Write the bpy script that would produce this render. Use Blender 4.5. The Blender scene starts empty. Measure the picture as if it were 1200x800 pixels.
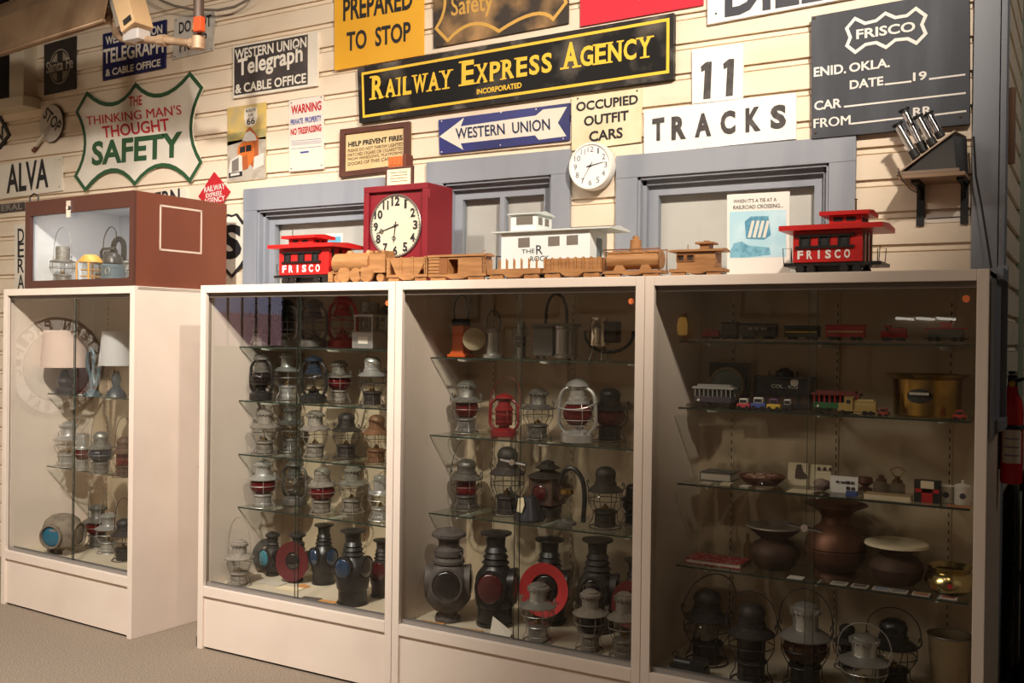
import bpy, bmesh, math, random
from mathutils import Vector as V, Matrix
random.seed(7)
S = bpy.context.scene
PI = math.pi
sin, cos = math.sin, math.cos

# ---------------------------------------------------------------- camera
F = 1166.67
CP = V((3.8844, -3.5440, 1.5940)); YAW, PIT, ROLL = 0.52760, -0.005476, 0.012144
FW = V((-sin(YAW)*cos(PIT), cos(YAW)*cos(PIT), sin(PIT)))
R0 = V((cos(YAW), sin(YAW), 0)); U0 = R0.cross(FW)
RT = R0*cos(ROLL) + U0*sin(ROLL); UP = U0*cos(ROLL) - R0*sin(ROLL)
cam = bpy.data.cameras.new('camera'); co = bpy.data.objects.new('camera', cam)
S.collection.objects.link(co); S.camera = co
cam.sensor_width = 36; cam.lens = 35; cam.clip_start = .05; cam.clip_end = 60
co.matrix_world = Matrix(((RT.x, UP.x, -FW.x, CP.x), (RT.y, UP.y, -FW.y, CP.y), (RT.z, UP.z, -FW.z, CP.z), (0, 0, 0, 1)))
def ray(u, v): return FW + RT*((u-600)/F) + UP*((400-v)/F)
def aty(u, v, y): d = ray(u, v); return CP + d*((y-CP.y)/d.y)      # point of a measured direction on the plane y
def atz(u, v, z): d = ray(u, v); return CP + d*((z-CP.z)/d.z)
def xof(u, y, z):
    k = (u-600)/F; n = RT - FW*k
    return CP.x - (n.y*(y-CP.y) + n.z*(z-CP.z))/n.x
def depth(P): return (V(P)-CP).dot(FW)
def mpp(P): return depth(P)/F

# ---------------------------------------------------------------- view, world, lights
S.view_settings.view_transform = 'Standard'; S.view_settings.look = 'None'
S.view_settings.gamma = 1; S.view_settings.use_curve_mapping = False
S.view_settings.exposure = 0.0
S.cycles.transparent_max_bounces = 40; S.cycles.max_bounces = 10
S.cycles.caustics_reflective = False; S.cycles.caustics_refractive = False
w = bpy.data.worlds.new('world'); S.world = w; w.use_nodes = True
w.node_tree.nodes['Background'].inputs[0].default_value = (.05, .045, .04, 1)
w.node_tree.nodes['Background'].inputs[1].default_value = .3
def lamp(name, kind, loc, target, power, color, size=.3, sy=None, spot=None, blend=.6):
    l = bpy.data.lights.new(name, kind); o = bpy.data.objects.new(name, l); S.collection.objects.link(o)
    l.energy = power; l.color = color
    o.location = loc; o.rotation_euler = (V(target)-V(loc)).to_track_quat('-Z', 'Y').to_euler()
    if kind == 'AREA':
        l.size = size
        if sy: l.shape = 'RECTANGLE'; l.size_y = sy
    elif kind == 'SPOT': l.shadow_soft_size = size; l.spot_size = math.radians(spot); l.spot_blend = blend
    else: l.shadow_soft_size = size
    return o
WARM = (1, .88, .745); WARM2 = (1, .76, .54)
lamp('track_spot_signs', 'SPOT', (4.35, -2.3, 4.15), (1.75, .7, 3.0), 980, WARM, .09, spot=62, blend=.9)
lamp('track_spot_centre', 'SPOT', (2.9, -2.6, 4.2), (1.1, .7, 2.9), 120, WARM, .10, spot=75, blend=.9)
lamp('track_spot_cases', 'SPOT', (1.5, -2.9, 4.2), (-.55, .1,   .9), 1120, (1, .93, .84), .08, spot=64, blend=.9)
lamp('track_spot_middle', 'SPOT', (2.2, -2.6, 4.2), (1.5, .3, .9), 60, WARM, .05, spot=58, blend=.9)
lamp('track_spot_toys', 'SPOT', (3.3, -2.4, 4.2), (3.0, .5, 1.0), 28, WARM2, .05, spot=50, blend=.9)
lamp('ceiling_fixture_light', 'AREA', (-.5, -3.4, 4.45), (-.5, -3.4, 0), 150, (1, .91, .80), 3.0, 1.2)
lamp('added_spot_west_wall', 'SPOT', (-3.4, -2.9, 4.2), (-6, -2.84, 1.3), 2200, WARM, .1, spot=60, blend=.8)  # spot added so the round sign shows up mirrored in the door glass
lamp('added_spot_south_wall', 'SPOT', (-1.6, -4.2, 4.2), (-1.8, -7, 1.8), 330, WARM, .1, spot=95, blend=.9)  # added spot, brightens the framed pictures for their reflections
lamp('case_strip_light', 'AREA', (-.85, .12, 2.30), (-.85, .2, 1.8), 2.2, (.95, .97, 1), .6, .04)
lamp('back_room_fill', 'POINT', (5.6, 1.6, 3.6), (0, 0, 0), 30, (1, .95, .86), .15)  # fill lamp added to lift the dark room past the corner

# ---------------------------------------------------------------- materials
def lin(c):
    return tuple(((x/255)/12.92 if x <= 10 else ((x/255+.055)/1.055)**2.4) for x in c) + (1,)
MT = {}
def mat(name, rgb, rough=.6, metal=0, rgb2=None, scale=12, lo=.45, hi=.7, bump=0, bscale=200, detail=5, coat=0, stretch=None, spec=None):
    if name in MT: return MT[name]
    m = bpy.data.materials.new(name); m.use_nodes = True; nt = m.node_tree; b = nt.nodes['Principled BSDF']
    b.inputs['Base Color'].default_value = lin(rgb); b.inputs['Roughness'].default_value = rough; b.inputs['Metallic'].default_value = metal
    if coat: b.inputs['Coat Weight'].default_value = coat; b.inputs['Coat Roughness'].default_value = .08
    if spec is not None: b.inputs['Specular IOR Level'].default_value = spec
    tc = nt.nodes.new('ShaderNodeTexCoord'); src = tc.outputs['Object']
    if stretch:
        mp = nt.nodes.new('ShaderNodeMapping'); mp.inputs['Scale'].default_value = stretch
        nt.links.new(src, mp.inputs[0]); src = mp.outputs[0]
    if rgb2:
        n = nt.nodes.new('ShaderNodeTexNoise'); n.inputs['Scale'].default_value = scale; n.inputs['Detail'].default_value = detail
        nt.links.new(src, n.inputs['Vector'])
        r = nt.nodes.new('ShaderNodeValToRGB'); r.color_ramp.elements[0].position = lo; r.color_ramp.elements[1].position = hi
        r.color_ramp.elements[0].color = lin(rgb); r.color_ramp.elements[1].color = lin(rgb2)
        nt.links.new(n.outputs['Fac'], r.inputs[0]); nt.links.new(r.outputs[0], b.inputs['Base Color'])
    if bump:
        n = nt.nodes.new('ShaderNodeTexNoise'); n.inputs['Scale'].default_value = bscale; n.inputs['Detail'].default_value = 4
        nt.links.new(src, n.inputs['Vector'])
        bp = nt.nodes.new('ShaderNodeBump'); bp.inputs['Strength'].default_value = bump; bp.inputs['Distance'].default_value = .01
        nt.links.new(n.outputs['Fac'], bp.inputs['Height']); nt.links.new(bp.outputs[0], b.inputs['Normal'])
    MT[name] = m; return m
def glass(name, tint=(1, 1, 1), ior=1.45, rough=0, body=None, bw=0):
    if name in MT: return MT[name]
    m = bpy.data.materials.new(name); m.use_nodes = True; nt = m.node_tree; nt.nodes.clear()
    out = nt.nodes.new('ShaderNodeOutputMaterial'); t = nt.nodes.new('ShaderNodeBsdfTransparent'); t.inputs[0].default_value = (*tint, 1)
    g = nt.nodes.new('ShaderNodeBsdfGlossy'); g.inputs['Roughness'].default_value = rough
    fr = nt.nodes.new('ShaderNodeFresnel'); fr.inputs[0].default_value = ior
    x = nt.nodes.new('ShaderNodeMixShader')
    geo = nt.nodes.new('ShaderNodeNewGeometry'); k1 = nt.nodes.new('ShaderNodeMath'); k1.operation = 'SUBTRACT'; k1.inputs[0].default_value = 1
    nt.links.new(geo.outputs['Backfacing'], k1.inputs[1]); k2 = nt.nodes.new('ShaderNodeMath'); k2.operation = 'MULTIPLY'
    nt.links.new(k1.outputs[0], k2.inputs[0]); nt.links.new(fr.outputs[0], k2.inputs[1]); nt.links.new(k2.outputs[0], x.inputs[0])
    base = t.outputs[0]
    if body:
        d = nt.nodes.new('ShaderNodeBsdfDiffuse'); d.inputs[0].default_value = (*body, 1)
        x2 = nt.nodes.new('ShaderNodeMixShader'); x2.inputs[0].default_value = bw
        nt.links.new(t.outputs[0], x2.inputs[1]); nt.links.new(d.outputs[0], x2.inputs[2]); base = x2.outputs[0]
    nt.links.new(base, x.inputs[1]); nt.links.new(g.outputs[0], x.inputs[2]); nt.links.new(x.outputs[0], out.inputs[0])
    MT[name] = m; return m
SIDING = mat('siding_cream', (229, 212, 189), .5, 0, (218, 198, 172), 2.2, .5, .75, stretch=(1, 1, 3), bump=.04, bscale=40)
BLUEGREY = mat('trim_bluegrey', (144, 148, 157), .5, 0, (131, 136, 146), 6, .5, .7, stretch=(1, 1, .2))
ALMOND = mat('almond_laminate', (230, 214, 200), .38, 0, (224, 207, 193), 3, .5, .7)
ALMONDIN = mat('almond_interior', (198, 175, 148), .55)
CARPET = mat('carpet', (162, 147, 131), .95, 0, (122, 109, 96), 160, .42, .62, bump=.5, bscale=260, spec=.1)
DARKCEIL = mat('dark_ceiling', (70, 60, 50), .9)
ROOMWALL = mat('room_wall', (176, 164, 146), .8, 0, (166, 153, 134), 3)
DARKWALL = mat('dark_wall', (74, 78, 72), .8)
GLASS = glass('door_glass', (.955, .96, .95), 1.5)
SHELFGLASS = glass('shelf_glass', (.90, .93, .91), 1.45)
SHELFEDGE = mat('shelf_edge', (40, 50, 44), .15)
WINGLASS = glass('window_glass', (.93, .94, .94), 1.5)
STEEL = mat('track_aluminium', (172, 168, 166), .38, .7)
GALV = mat('galvanized', (150, 148, 142), .42, .75, (112, 108, 102), 14, .4, .7, bump=.05, bscale=60)
GALVD = mat('galvanized_dark', (112, 108, 102), .45, .6, (84, 78, 72), 12, .4, .7)
SILVER = mat('silver_paint', (188, 186, 182), .32, .7)
TIN = mat('tin_grey', (136, 128, 118), .6, .35, (108, 99, 90), 10, .4, .7)
PEWTER = mat('dusty_grey', (150, 140, 130), .7, .1, (124, 113, 103), 9, .4, .7)
BLACK = mat('black_enamel', (34, 33, 33), .32, .2, (48, 44, 42), 10, .45, .75)
BLACKM = mat('black_matte', (30, 29, 29), .6)
IRON = mat('cast_iron', (48, 44, 42), .55, .3, (66, 58, 53), 16, .4, .7, bump=.1, bscale=90)
RUST = mat('rusty_tin', (92, 66, 50), .65, .3, (70, 52, 42), 14, .4, .65, bump=.1, bscale=80)
BROWNM = mat('brown_metal', (120, 84, 56), .55, .3, (92, 66, 48), 12)
BRASS = mat('brass', (176, 140, 72), .26, 1, (120, 92, 48), 8, .45, .75)
REDP = mat('red_paint', (196, 34, 32), .35, 0, (180, 28, 28), 8, .45, .7)
REDD = mat('dark_red_paint', (112, 20, 24), .4)
ORANGE = mat('orange_plastic', (226, 98, 30), .4)
YELLOWL = mat('yellow_tin', (206, 148, 52), .45, .1)
BLUEM = mat('blue_enamel', (28, 38, 50), .35, .2)
TEALM = mat('teal_grey', (74, 92, 100), .45, .3)
COPPER = mat('copper_dark', (110, 72, 52), .45, .6, (78, 54, 44), 7)
CHROME = mat('chrome', (220, 220, 222), .12, 1)
WHITE = mat('white_paint', (236, 232, 226), .5, 0, (226, 220, 211), 7, .5, .8)
CREAMP = mat('cream_paper', (232, 216, 184), .7, 0, (216, 196, 156), 5)
PAPER = mat('paper', (224, 214, 200), .8)
INK = mat('ink_black', (34, 32, 34), .6)
WHITEINK = mat('lettering_white', (226, 220, 212), .55)
GCLEAR = glass('globe_clear', (.88, .88, .86), 1.5)
GRED = glass('globe_red', (.42, .03, .04), 1.5, body=(.16, .008, .012), bw=.5)
GBLUE = glass('globe_blue', (.10, .16, .30), 1.5, body=(.01, .02, .05), bw=.5)
GDARK = glass('globe_smoked', (.22, .14, .13), 1.5, body=(.02, .012, .012), bw=.5)
GAMBER = glass('globe_amber', (.30, .13, .03), 1.5, body=(.06, .022, .006), bw=.4)
LDARK = mat('lens_dark', (26, 20, 22), .06, coat=1)
LBLUE = mat('lens_blue', (18, 44, 70), .06, coat=1)
LTEAL = mat('lens_teal', (44, 116, 134), .12, coat=1)
LRED = mat('lens_red', (70, 14, 18), .06, coat=1)
LWHITE = mat('lens_clear', (190, 180, 150), .08, .5, coat=1)
WOOD = mat('train_wood', (178, 128, 80), .5, 0, (150, 102, 60), 5, .35, .7, stretch=(2, 14, 14), detail=8)
WOODD = mat('train_wood_dark', (140, 88, 46), .55)
MAROON = mat('maroon_wood', (128, 27, 37), .42, 0, (116, 22, 32), 6)
BROWNBOX = mat('brown_painted_board', (122, 66, 44), .5, 0, (108, 56, 38), 3, .4, .7, stretch=(1, 1, .3))
DBROWN = mat('dark_brown_frame', (82, 48, 38), .5, 0, (96, 58, 46), 10)
BOXIN = mat('white_box_lining', (222, 222, 224), .6)

# ---------------------------------------------------------------- mesh builder
class MB:
    def __init__(s, o=(0, 0, 0)): s.b = bmesh.new(); s.o = V(o); s.sm = False
    def v(s, p): return s.b.verts.new(V(p)-s.o)
    def f(s, vs, smooth=False):
        try: fc = s.b.faces.new(vs); fc.smooth = smooth; return fc
        except ValueError: return None
    def box(s, x0, x1, y0, y1, z0, z1, M=None, bev=0):
        ps = [V((x, y, z)) for z in (z0, z1) for y in (y0, y1) for x in (x0, x1)]
        if M: ps = [M @ p for p in ps]
        q = [s.v(p) for p in ps]
        fs = [s.f([q[i] for i in k]) for k in ((0, 2, 3, 1), (4, 5, 7, 6), (0, 1, 5, 4), (2, 6, 7, 3), (0, 4, 6, 2), (1, 3, 7, 5))]
        if bev:
            es = list({e for f_ in fs for e in f_.edges})
            bmesh.ops.bevel(s.b, geom=es, offset=bev, segments=2, profile=.7, affect='EDGES')
        return s
    def lathe(s, pr, c=(0, 0, 0), n=20, M=None, sx=1, sy=1, a0=0):
        rings = []
        for r, z in pr:
            if r < 1e-6: rings.append([s.v((M @ V((0, 0, z)) if M else V((0, 0, z))) + V(c))])
            else:
                rings.append([])
                for i in range(n):
                    p = V((r*cos(a0+2*PI*i/n)*sx, r*sin(a0+2*PI*i/n)*sy, z)); p = M @ p if M else p
                    rings[-1].append(s.v(p+V(c)))
        for A, B in zip(rings, rings[1:]):
            for i in range(n):
                j = (i+1) % n
                if len(A) == 1 and len(B) == 1: break
                if len(A) == 1: s.f([A[0], B[j], B[i]], True)
                elif len(B) == 1: s.f([A[i], A[j], B[0]], True)
                else: s.f([A[i], A[j], B[j], B[i]], True)
        return s
    def cyl(s, a, b, r, n=12, r2=None):
        a = V(a); b = V(b); d = b-a; M = d.to_track_quat('Z', 'Y').to_matrix(); r2 = r if r2 is None else r2; L = d.length
        return s.lathe([(0, 0), (r, 0), (r, 0), (r2, L), (r2, L), (0, L)], a, n, M)
    def tube(s, pts, r, n=6, closed=False):
        pts = [V(p) for p in pts]; N = len(pts); rings = []; up = None
        for i, p in enumerate(pts):
            t = (pts[(i+1) % N]-pts[i-1]) if closed else (pts[min(i+1, N-1)]-pts[max(i-1, 0)])
            if t.length < 1e-9: t = V((0, 0, 1))
            t.normalize()
            if up is None: up = t.orthogonal().normalized()
            else:
                up = up - t*up.dot(t)
                up = up.normalized() if up.length > 1e-6 else t.orthogonal().normalized()
            sd = t.cross(up)
            rings.append([s.v(p+(up*cos(2*PI*k/n)+sd*sin(2*PI*k/n))*r) for k in range(n)])
        for i in range(N if closed else N-1):
            A, B = rings[i], rings[(i+1) % N]
            for k in range(n): s.f([A[k], A[(k+1) % n], B[(k+1) % n], B[k]], True)
        if not closed: s.f(rings[0][::-1]); s.f(rings[-1])
        return s
    def ring(s, R, r, c=(0, 0, 0), n=24, M=None, k=6):
        pts = []
        for i in range(n):
            p = V((R*cos(2*PI*i/n), R*sin(2*PI*i/n), 0)); pts.append((M @ p if M else p)+V(c))
        return s.tube(pts, r, k, True)
    def prism(s, pts, off):                                # extrude a world polygon by the vector off
        off = V(off); A = [s.v(p) for p in pts]; B = [s.v(V(p)+off) for p in pts]; n = len(pts)
        s.f(A); s.f(B[::-1])
        for i in range(n): s.f([A[i], B[i], B[(i+1) % n], A[(i+1) % n]])
        return s
    def ball(s, c, r, n=12, sz=1):
        m = n//2
        return s.lathe([(r*sin(PI*i/m) if 0 < i < m else 0, -r*cos(PI*i/m)*sz) for i in range(m+1)], c, n)
    def mesh(s, name):
        bmesh.ops.recalc_face_normals(s.b, faces=s.b.faces)
        for e in s.b.edges:
            if len(e.link_faces) == 2 and e.calc_face_angle(0) > .62: e.smooth = False
        me = bpy.data.meshes.new(name); s.b.to_mesh(me); s.b.free(); return me
    def build(s, name, m, parent=None):
        return link(name, s.mesh(name), m, parent, s.o if parent is None else None)
def link(name, me, m, parent=None, loc=None):
    o = bpy.data.objects.new(name, me); S.collection.objects.link(o)
    if not me.materials: me.materials.append(None)
    o.material_slots[0].link = 'OBJECT'; o.material_slots[0].material = m
    if parent: o.parent = parent
    elif loc is not None: o.location = loc
    return o
def tag(o, label=None, cat=None, group=None, kind=None):
    if label: o['label'] = label
    if cat: o['category'] = cat
    if group: o['group'] = group
    if kind: o['kind'] = kind
    return o
def thing(name, label, cat, loc, group=None, rz=0):
    o = bpy.data.objects.new(name, None); o.empty_display_size = .05; S.collection.objects.link(o)
    o.location = loc; o.rotation_euler = (0, 0, rz); return tag(o, label, cat, group)
def struct(name, mb, m): return tag(mb.build(name, m), kind='structure')

_tc = {}
def text_verts(s, bold):
    k = (s, bold)
    if k not in _tc:
        cu = bpy.data.curves.new('t', 'FONT'); cu.body = s; cu.offset = bold; cu.resolution_u = 3; cu.fill_mode = 'BOTH'
        o = bpy.data.objects.new('t', cu); S.collection.objects.link(o)
        dg = bpy.context.evaluated_depsgraph_get(); dg.update()
        me = bpy.data.meshes.new_from_object(o.evaluated_get(dg))
        vs = [v.co.copy() for v in me.vertices]; fs = [tuple(p.vertices) for p in me.polygons]
        bpy.data.objects.remove(o); bpy.data.meshes.remove(me); bpy.data.curves.remove(cu)
        xs = [v.x for v in vs]; ys = [v.y for v in vs]
        x0, x1, y0, y1 = min(xs), max(xs), min(ys), max(ys)
        _tc[k] = ([((v.x-x0)/(x1-x0), (v.y-y0)/(y1-y0)) for v in vs], fs)
    return _tc[k]
def put_text(M, s, BL, BR, TL, bold=.01, lift=V((0, -.0012, 0))):      # lay flat raised letters in the frame BL, BR, TL
    thick = 0
    if bold > .004 and 'M' in s: thick, bold = bold, 0
    vs, fs = text_verts(s, bold); BL, BR, TL = V(BL), V(BR), V(TL); a = BR-BL; b = TL-BL
    for k in ((-1, 0, 1) if thick else (0,)):                            # bold by three closely overlapping passes
        sh = b.length*thick*1.1*k*a.normalized()+lift*(.03*k)
        q = [M.v(BL+a*x+b*y+lift+sh) for x, y in vs]
        for f in fs: M.f([q[i] for i in f])
    return M
def flat(M, pts, lift=(0, -.001, 0)):                                 # a thin raised patch
    pts = [V(p) for p in pts]; M.prism([p+V(lift) for p in pts], V(lift)*-.9); return M
def ribbon(M, pts, wd, closed=False, lift=V((0, -.0012, 0)), nrm=V((0, -1, 0))):
    pts = [V(p) for p in pts]; N = len(pts); L = []; Rr = []
    for i, p in enumerate(pts):
        a = (p-pts[i-1]) if (closed or i > 0) else (pts[1]-p)
        b = (pts[(i+1) % N]-p) if (closed or i < N-1) else (p-pts[i-1])
        a.normalize(); b.normalize(); na = a.cross(nrm); nb = b.cross(nrm); m = na+nb
        m = m/max(m.length_squared/2, .35)
        L.append(M.v(p+m*wd/2+lift)); Rr.append(M.v(p-m*wd/2+lift))
    for i in range(N if closed else N-1):
        j = (i+1) % N; M.f([L[i], L[j], Rr[j], Rr[i]])
    return M
def cr(pts, n=5):                                                     # smooth curve through the points
    p = [V(q) for q in pts]; p = [p[0]*2-p[1]]+p+[p[-1]*2-p[-2]]; o = []
    for i in range(1, len(p)-2):
        a, b, c, d = p[i-1:i+3]
        for k in range(n):
            t = k/n; o.append(.5*((2*b)+(c-a)*t+(2*a-5*b+4*c-d)*t*t+(3*b-a-3*c+d)*t**3))
    return o+[p[-2]]
def arc3(a, m, b, n=7):                                                # quadratic through a, m, b
    a, m, b = V(a), V(m), V(b); c = m*2-(a+b)/2
    return [a*(1-t)**2+c*2*t*(1-t)+b*t*t for t in [i/n for i in range(n)]]
# ================================================================ the room
YW = .70; WX = 3.568
struct('floor', MB((1, 0, 0)).box(-6, 9, -7, 7, -.1, 0), CARPET)
struct('ceiling', MB((1, 0, 4.6)).box(-6, 9, -7, 7, 4.6, 4.7), DARKCEIL)
struct('wall_south', MB((1, -7, 2)).box(-6, 9, -7.1, -7, 0, 4.6), ROOMWALL)
struct('wall_west', MB((-6, 0, 2)).box(-6.1, -6, -7, 7, 0, 4.6), ROOMWALL)
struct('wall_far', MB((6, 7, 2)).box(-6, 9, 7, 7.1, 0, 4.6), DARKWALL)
struct('wall_outer', MB((9, 0, 2)).box(9, 9.1, -7, 7, 0, 4.6), ROOMWALL)
# drop siding with a cove at the head of every board, cut round the windows
OPEN = [(-.292, .52, 1.0, 2.301), (1.004, 1.629, 1.0, 2.370), (2.077, 2.933, 1.0, 2.327), (-4.0, -2.53, 3.19, 3.9)]
PER, Z0 = .1335, 2.250-17*.1335
def boards(M, xa, xb, mapf, openings):
    z = Z0
    while z < 4.6:
        cuts = sorted((o[0], o[1]) for o in openings if z+PER > o[2]+.02 and z < o[3]-.02)
        segs = []; a = xa
        for c0, c1 in cuts: segs.append((a, c0)); a = c1
        segs.append((a, xb))
        pr = [(.030, z), (0, z), (0, z+.100), (.012, z+.1015), (.003, z+.106), (.014, z+.113), (.015, z+.1325), (.030, z+.1335)]
        for s0, s1 in segs:
            if s1-s0 < .01: continue
            A = [M.v(mapf(s0, d, zz)) for d, zz in pr]; B = [M.v(mapf(s1, d, zz)) for d, zz in pr]
            for i in range(len(pr)-1): M.f([A[i], B[i], B[i+1], A[i+1]])
            M.f(A); M.f(B[::-1])
        z += PER
M = MB((0, YW, 0)); boards(M, -4.5, WX-.02, lambda x, d, z: (x, YW+d, z), OPEN); struct('wall_north', M, SIDING)
M = MB((WX, 2, 0)); boards(M, YW+.02, 5.0, lambda y, d, z: (WX-d, y, z), []); struct('wall_east', M, SIDING)
struct('trim_1', MB((3.52, YW, 2)).box(3.474, WX+.004, YW-.022, YW, .0, 4.6, bev=.002).box(WX-.002, WX+.022, YW-.022, YW+.10, 0, 4.6), BLUEGREY)
# windows of the little depot
GREYPANEL = mat('grey_board_behind_glass', (212, 207, 200), .5, 0, (200, 194, 187), 3)
def depot_window(n, x0, x1, z1, tw, th, mull):
    r = tag(MB(((x0+x1)/2, YW, 1.9)).box(x0-tw, x1+tw, YW-.026, YW, z1, z1+th, bev=.002).build('window_%d' % n, BLUEGREY), kind='structure')
    o = V(r.location); L = MB(o)
    L.box(x0-tw, x0, YW-.024, YW, 1.15, z1, bev=.002).box(x1, x1+tw, YW-.024, YW, 1.15, z1, bev=.002).build('window_casing', BLUEGREY, r)
    J = MB(o)
    J.box(x0-.01, x0+.012, YW-.012, YW+.12, 1.1, z1).box(x1-.012, x1+.01, YW-.012, YW+.12, 1.1, z1).box(x0, x1, YW-.012, YW+.12, z1-.012, z1+.01).box(x0-.05, x1+.05, YW-.05, YW+.12, 1.06, 1.10)
    J.box(x0+.012, x0+.03, YW+.02, YW+.05, 1.1, z1-.012).box(x1-.03, x1-.012, YW+.02, YW+.05, 1.1, z1-.012).box(x0+.012, x1-.012, YW+.02, YW+.05, z1-.034, z1-.012)
    J.build('window_jamb', BLUEGREY, r)
    K = MB(o); a, b, t = x0+.03, x1-.03, z1-.034; fw = .045
    K.box(a, a+fw, YW+.05, YW+.085, 1.1, t).box(b-fw, b, YW+.05, YW+.085, 1.1, t).box(a+fw, b-fw, YW+.05, YW+.085, t-fw, t).box(a+fw, b-fw, YW+.05, YW+.085, 1.1, 1.16)
    if mull: K.box((a+b)/2-.014, (a+b)/2+.014, YW+.05, YW+.085, 1.16, t-fw)
    K.build('window_sash', BLUEGREY, r)
    MB(o).box(a+fw-.004, b-fw+.004, YW+.066, YW+.070, 1.155, t-fw+.004).build('window_pane', WINGLASS, r)
    MB(o).box(x0-.02, x1+.02, YW+.10, YW+.115, 1.11, z1-.002).build('blind_panel', GREYPANEL, r)
depot_window(1, -.292, .52, 2.301, .104, .128, False)
depot_window(2, 1.004, 1.629, 2.370, .102, .115, True)
depot_window(3, 2.077, 2.933, 2.327, .106, .105, False)
# dark little window at the far left, under the heater
NIGHT = mat('dark_glass', (18, 20, 26), .08)
LEFTCREAM = mat('cream_frame', (214, 202, 178), .5)
r = tag(MB((-2.45, YW, 3.4)).box(-2.53, -2.37, YW-.10, YW+.02, 3.16, 3.95, bev=.003).build('window_4', LEFTCREAM), kind='structure')
MB(r.location).box(-4.2, -2.33, YW-.13, YW+.02, 3.10, 3.17, bev=.003).build('window_sill', LEFTCREAM, r)
MB(r.location).box(-4.1, -2.53, YW+.02, YW+.03, 3.17, 3.95).build('window_pane', NIGHT, r)
MB(r.location).box(-4.1, -2.53, YW-.01, YW+.02, 3.53, 3.56).box(-3.02, -2.99, YW-.01, YW+.02, 3.17, 3.53).build('window_frame', BLACKM, r)
# ================================================================ display cabinets
H, DEP = 1.83, .59
DOT = mat('orange_sticker', (226, 116, 56), .6)
WHITEPL = mat('white_bracket', (226, 222, 208), .6)
DECKM = mat('cabinet_deck', (200, 186, 164), .7, 0, (186, 170, 146), 5)
def cabinet(label, x0, y0, wd, rz, shelves, split, sx0, sx1, dot=True, lock=None):
    r = thing('display_cabinet', label, 'cabinet', (x0, y0, 0), 'almond glass-front display cabinets', rz)
    P = .037
    MB().box(0, .018, .02, DEP, 0, H-.002, bev=.002).build('side_panel', ALMOND, r)
    MB().box(wd-.018, wd, .02, DEP, 0, H-.002, bev=.002).build('side_panel', ALMOND, r)
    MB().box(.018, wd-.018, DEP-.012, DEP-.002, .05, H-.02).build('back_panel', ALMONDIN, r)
    MB().box(.0, wd, .02, DEP, H-.02, H).build('top_panel', ALMOND, r)
    MB().box(.018, wd-.018, .05, DEP-.012, .285, .305).build('deck', DECKM, r)
    f = MB(); f.box(0, P, 0, .022, 0, H, bev=.003).box(wd-P, wd, 0, .022, 0, H, bev=.003).box(P, wd-P, 0, .022, H-.038, H, bev=.003).box(P, wd-P, 0, .022, .268, .317, bev=.003)
    f.build('face_frame', ALMOND, r)
    MB().box(P-.002, wd-P+.002, .012, .024, .012, .270).build('kick_panel', ALMOND, r)
    t = MB(); t.box(P, wd-P, .024, .056, .310, .321).box(P, wd-P, .024, .027, .321, .336).box(P, wd-P, .053, .056, .321, .334)
    t.build('door_track', STEEL, r)
    MB().box(P, wd-P, .024, .056, H-.06, H-.038).build('upper_track', mat('upper_track_dark', (120, 108, 98), .5), r)
    g = MB().box(P+.001, split+.03, .030, .036, .322, H-.045).build('glass_door', GLASS, r)
    g2 = MB().box(split, wd-P-.001, .042, .048, .322, H-.045).build('glass_door', GLASS, r)
    EDGE = SHELFEDGE
    MB().box(split+.0302, split+.0312, .030, .036, .322, H-.045).build('polished_edge', EDGE, g)
    MB().box(split-.0012, split-.0002, .042, .048, .322, H-.045).build('polished_edge', EDGE, g2)
    if dot:
        d = MB().lathe([(0, 0), (.012, 0), (.012, .001), (0, .001)], (wd-P-.035, .0415, H-.095), 16, Matrix.Rotation(PI/2, 3, 'X')).build('price_dot', DOT, g2)
    if lock:
        l = MB().cyl((split-.06, .026, lock), (split+.06, .028, lock-.014), .006, 8).cyl((split, .012, lock-.006), (split, .03, lock-.006), .013, 12)
        l.build('lock_bar', CHROME, g)
    for x in (.165, wd/2, wd-.175):
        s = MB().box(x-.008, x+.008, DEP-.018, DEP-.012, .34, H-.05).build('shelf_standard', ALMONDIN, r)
        k = MB(); z = .38
        while z < H-.08: k.box(x-.002, x+.002, DEP-.0186, DEP-.0178, z, z+.016); z += .032
        k.build('slot_row', BLACKM, s)
    for z in shelves:
        s = MB().box(sx0, sx1, .25, .555, z-.007, z).build('glass_shelf', SHELFGLASS, r)
        MB().box(sx0, sx1, .2485, .2499, z-.007, z).build('shelf_edge', SHELFEDGE, s)
        for x in (.165, wd/2, wd-.175):
            b = MB().prism([V((x-.004, DEP-.02, z-.008)), V((x-.004, DEP-.02, z-.028)), V((x-.004, .30, z-.018)), V((x-.004, .262, z-.016)), V((x-.004, .262, z-.008))], (.008, 0, 0))
            b.build('shelf_bracket', WHITEPL, r)
    return r
AX, AY, ARZ = -.389, -.086, math.radians(-2.6)
AW = 1.2
A0 = (AX-AW*cos(ARZ), AY-AW*sin(ARZ))
def AL(x, y, z=0):                                           # a point given in the first cabinet's own axes
    return V((A0[0]+x*cos(ARZ)-y*sin(ARZ), A0[1]+x*sin(ARZ)+y*cos(ARZ), z))
cabA = cabinet('almond glass cabinet with two table lamps inside, standing under the brown case', A0[0], A0[1], AW, ARZ, [1.218, .783], .62, .05, 1.15, dot=False)
BX, CX, DX, EX = 0, 1.219, 2.405, 3.596
cabB = cabinet('almond glass cabinet with five rows of lanterns, under the small red caboose and wooden locomotive', BX, 0, CX-BX-.002, 0, [1.522, 1.240, .959, .682], xof(345.5,.036,1), .02, 1.19)
cabC = cabinet('almond glass cabinet with three glass shelves of lanterns, under the white caboose', CX+.001, 0, DX-CX-.003, 0, [1.492, 1.133, .772], xof(602.5,.036,1)-CX-.001, .02, 1.15, lock=1.078)
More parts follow.
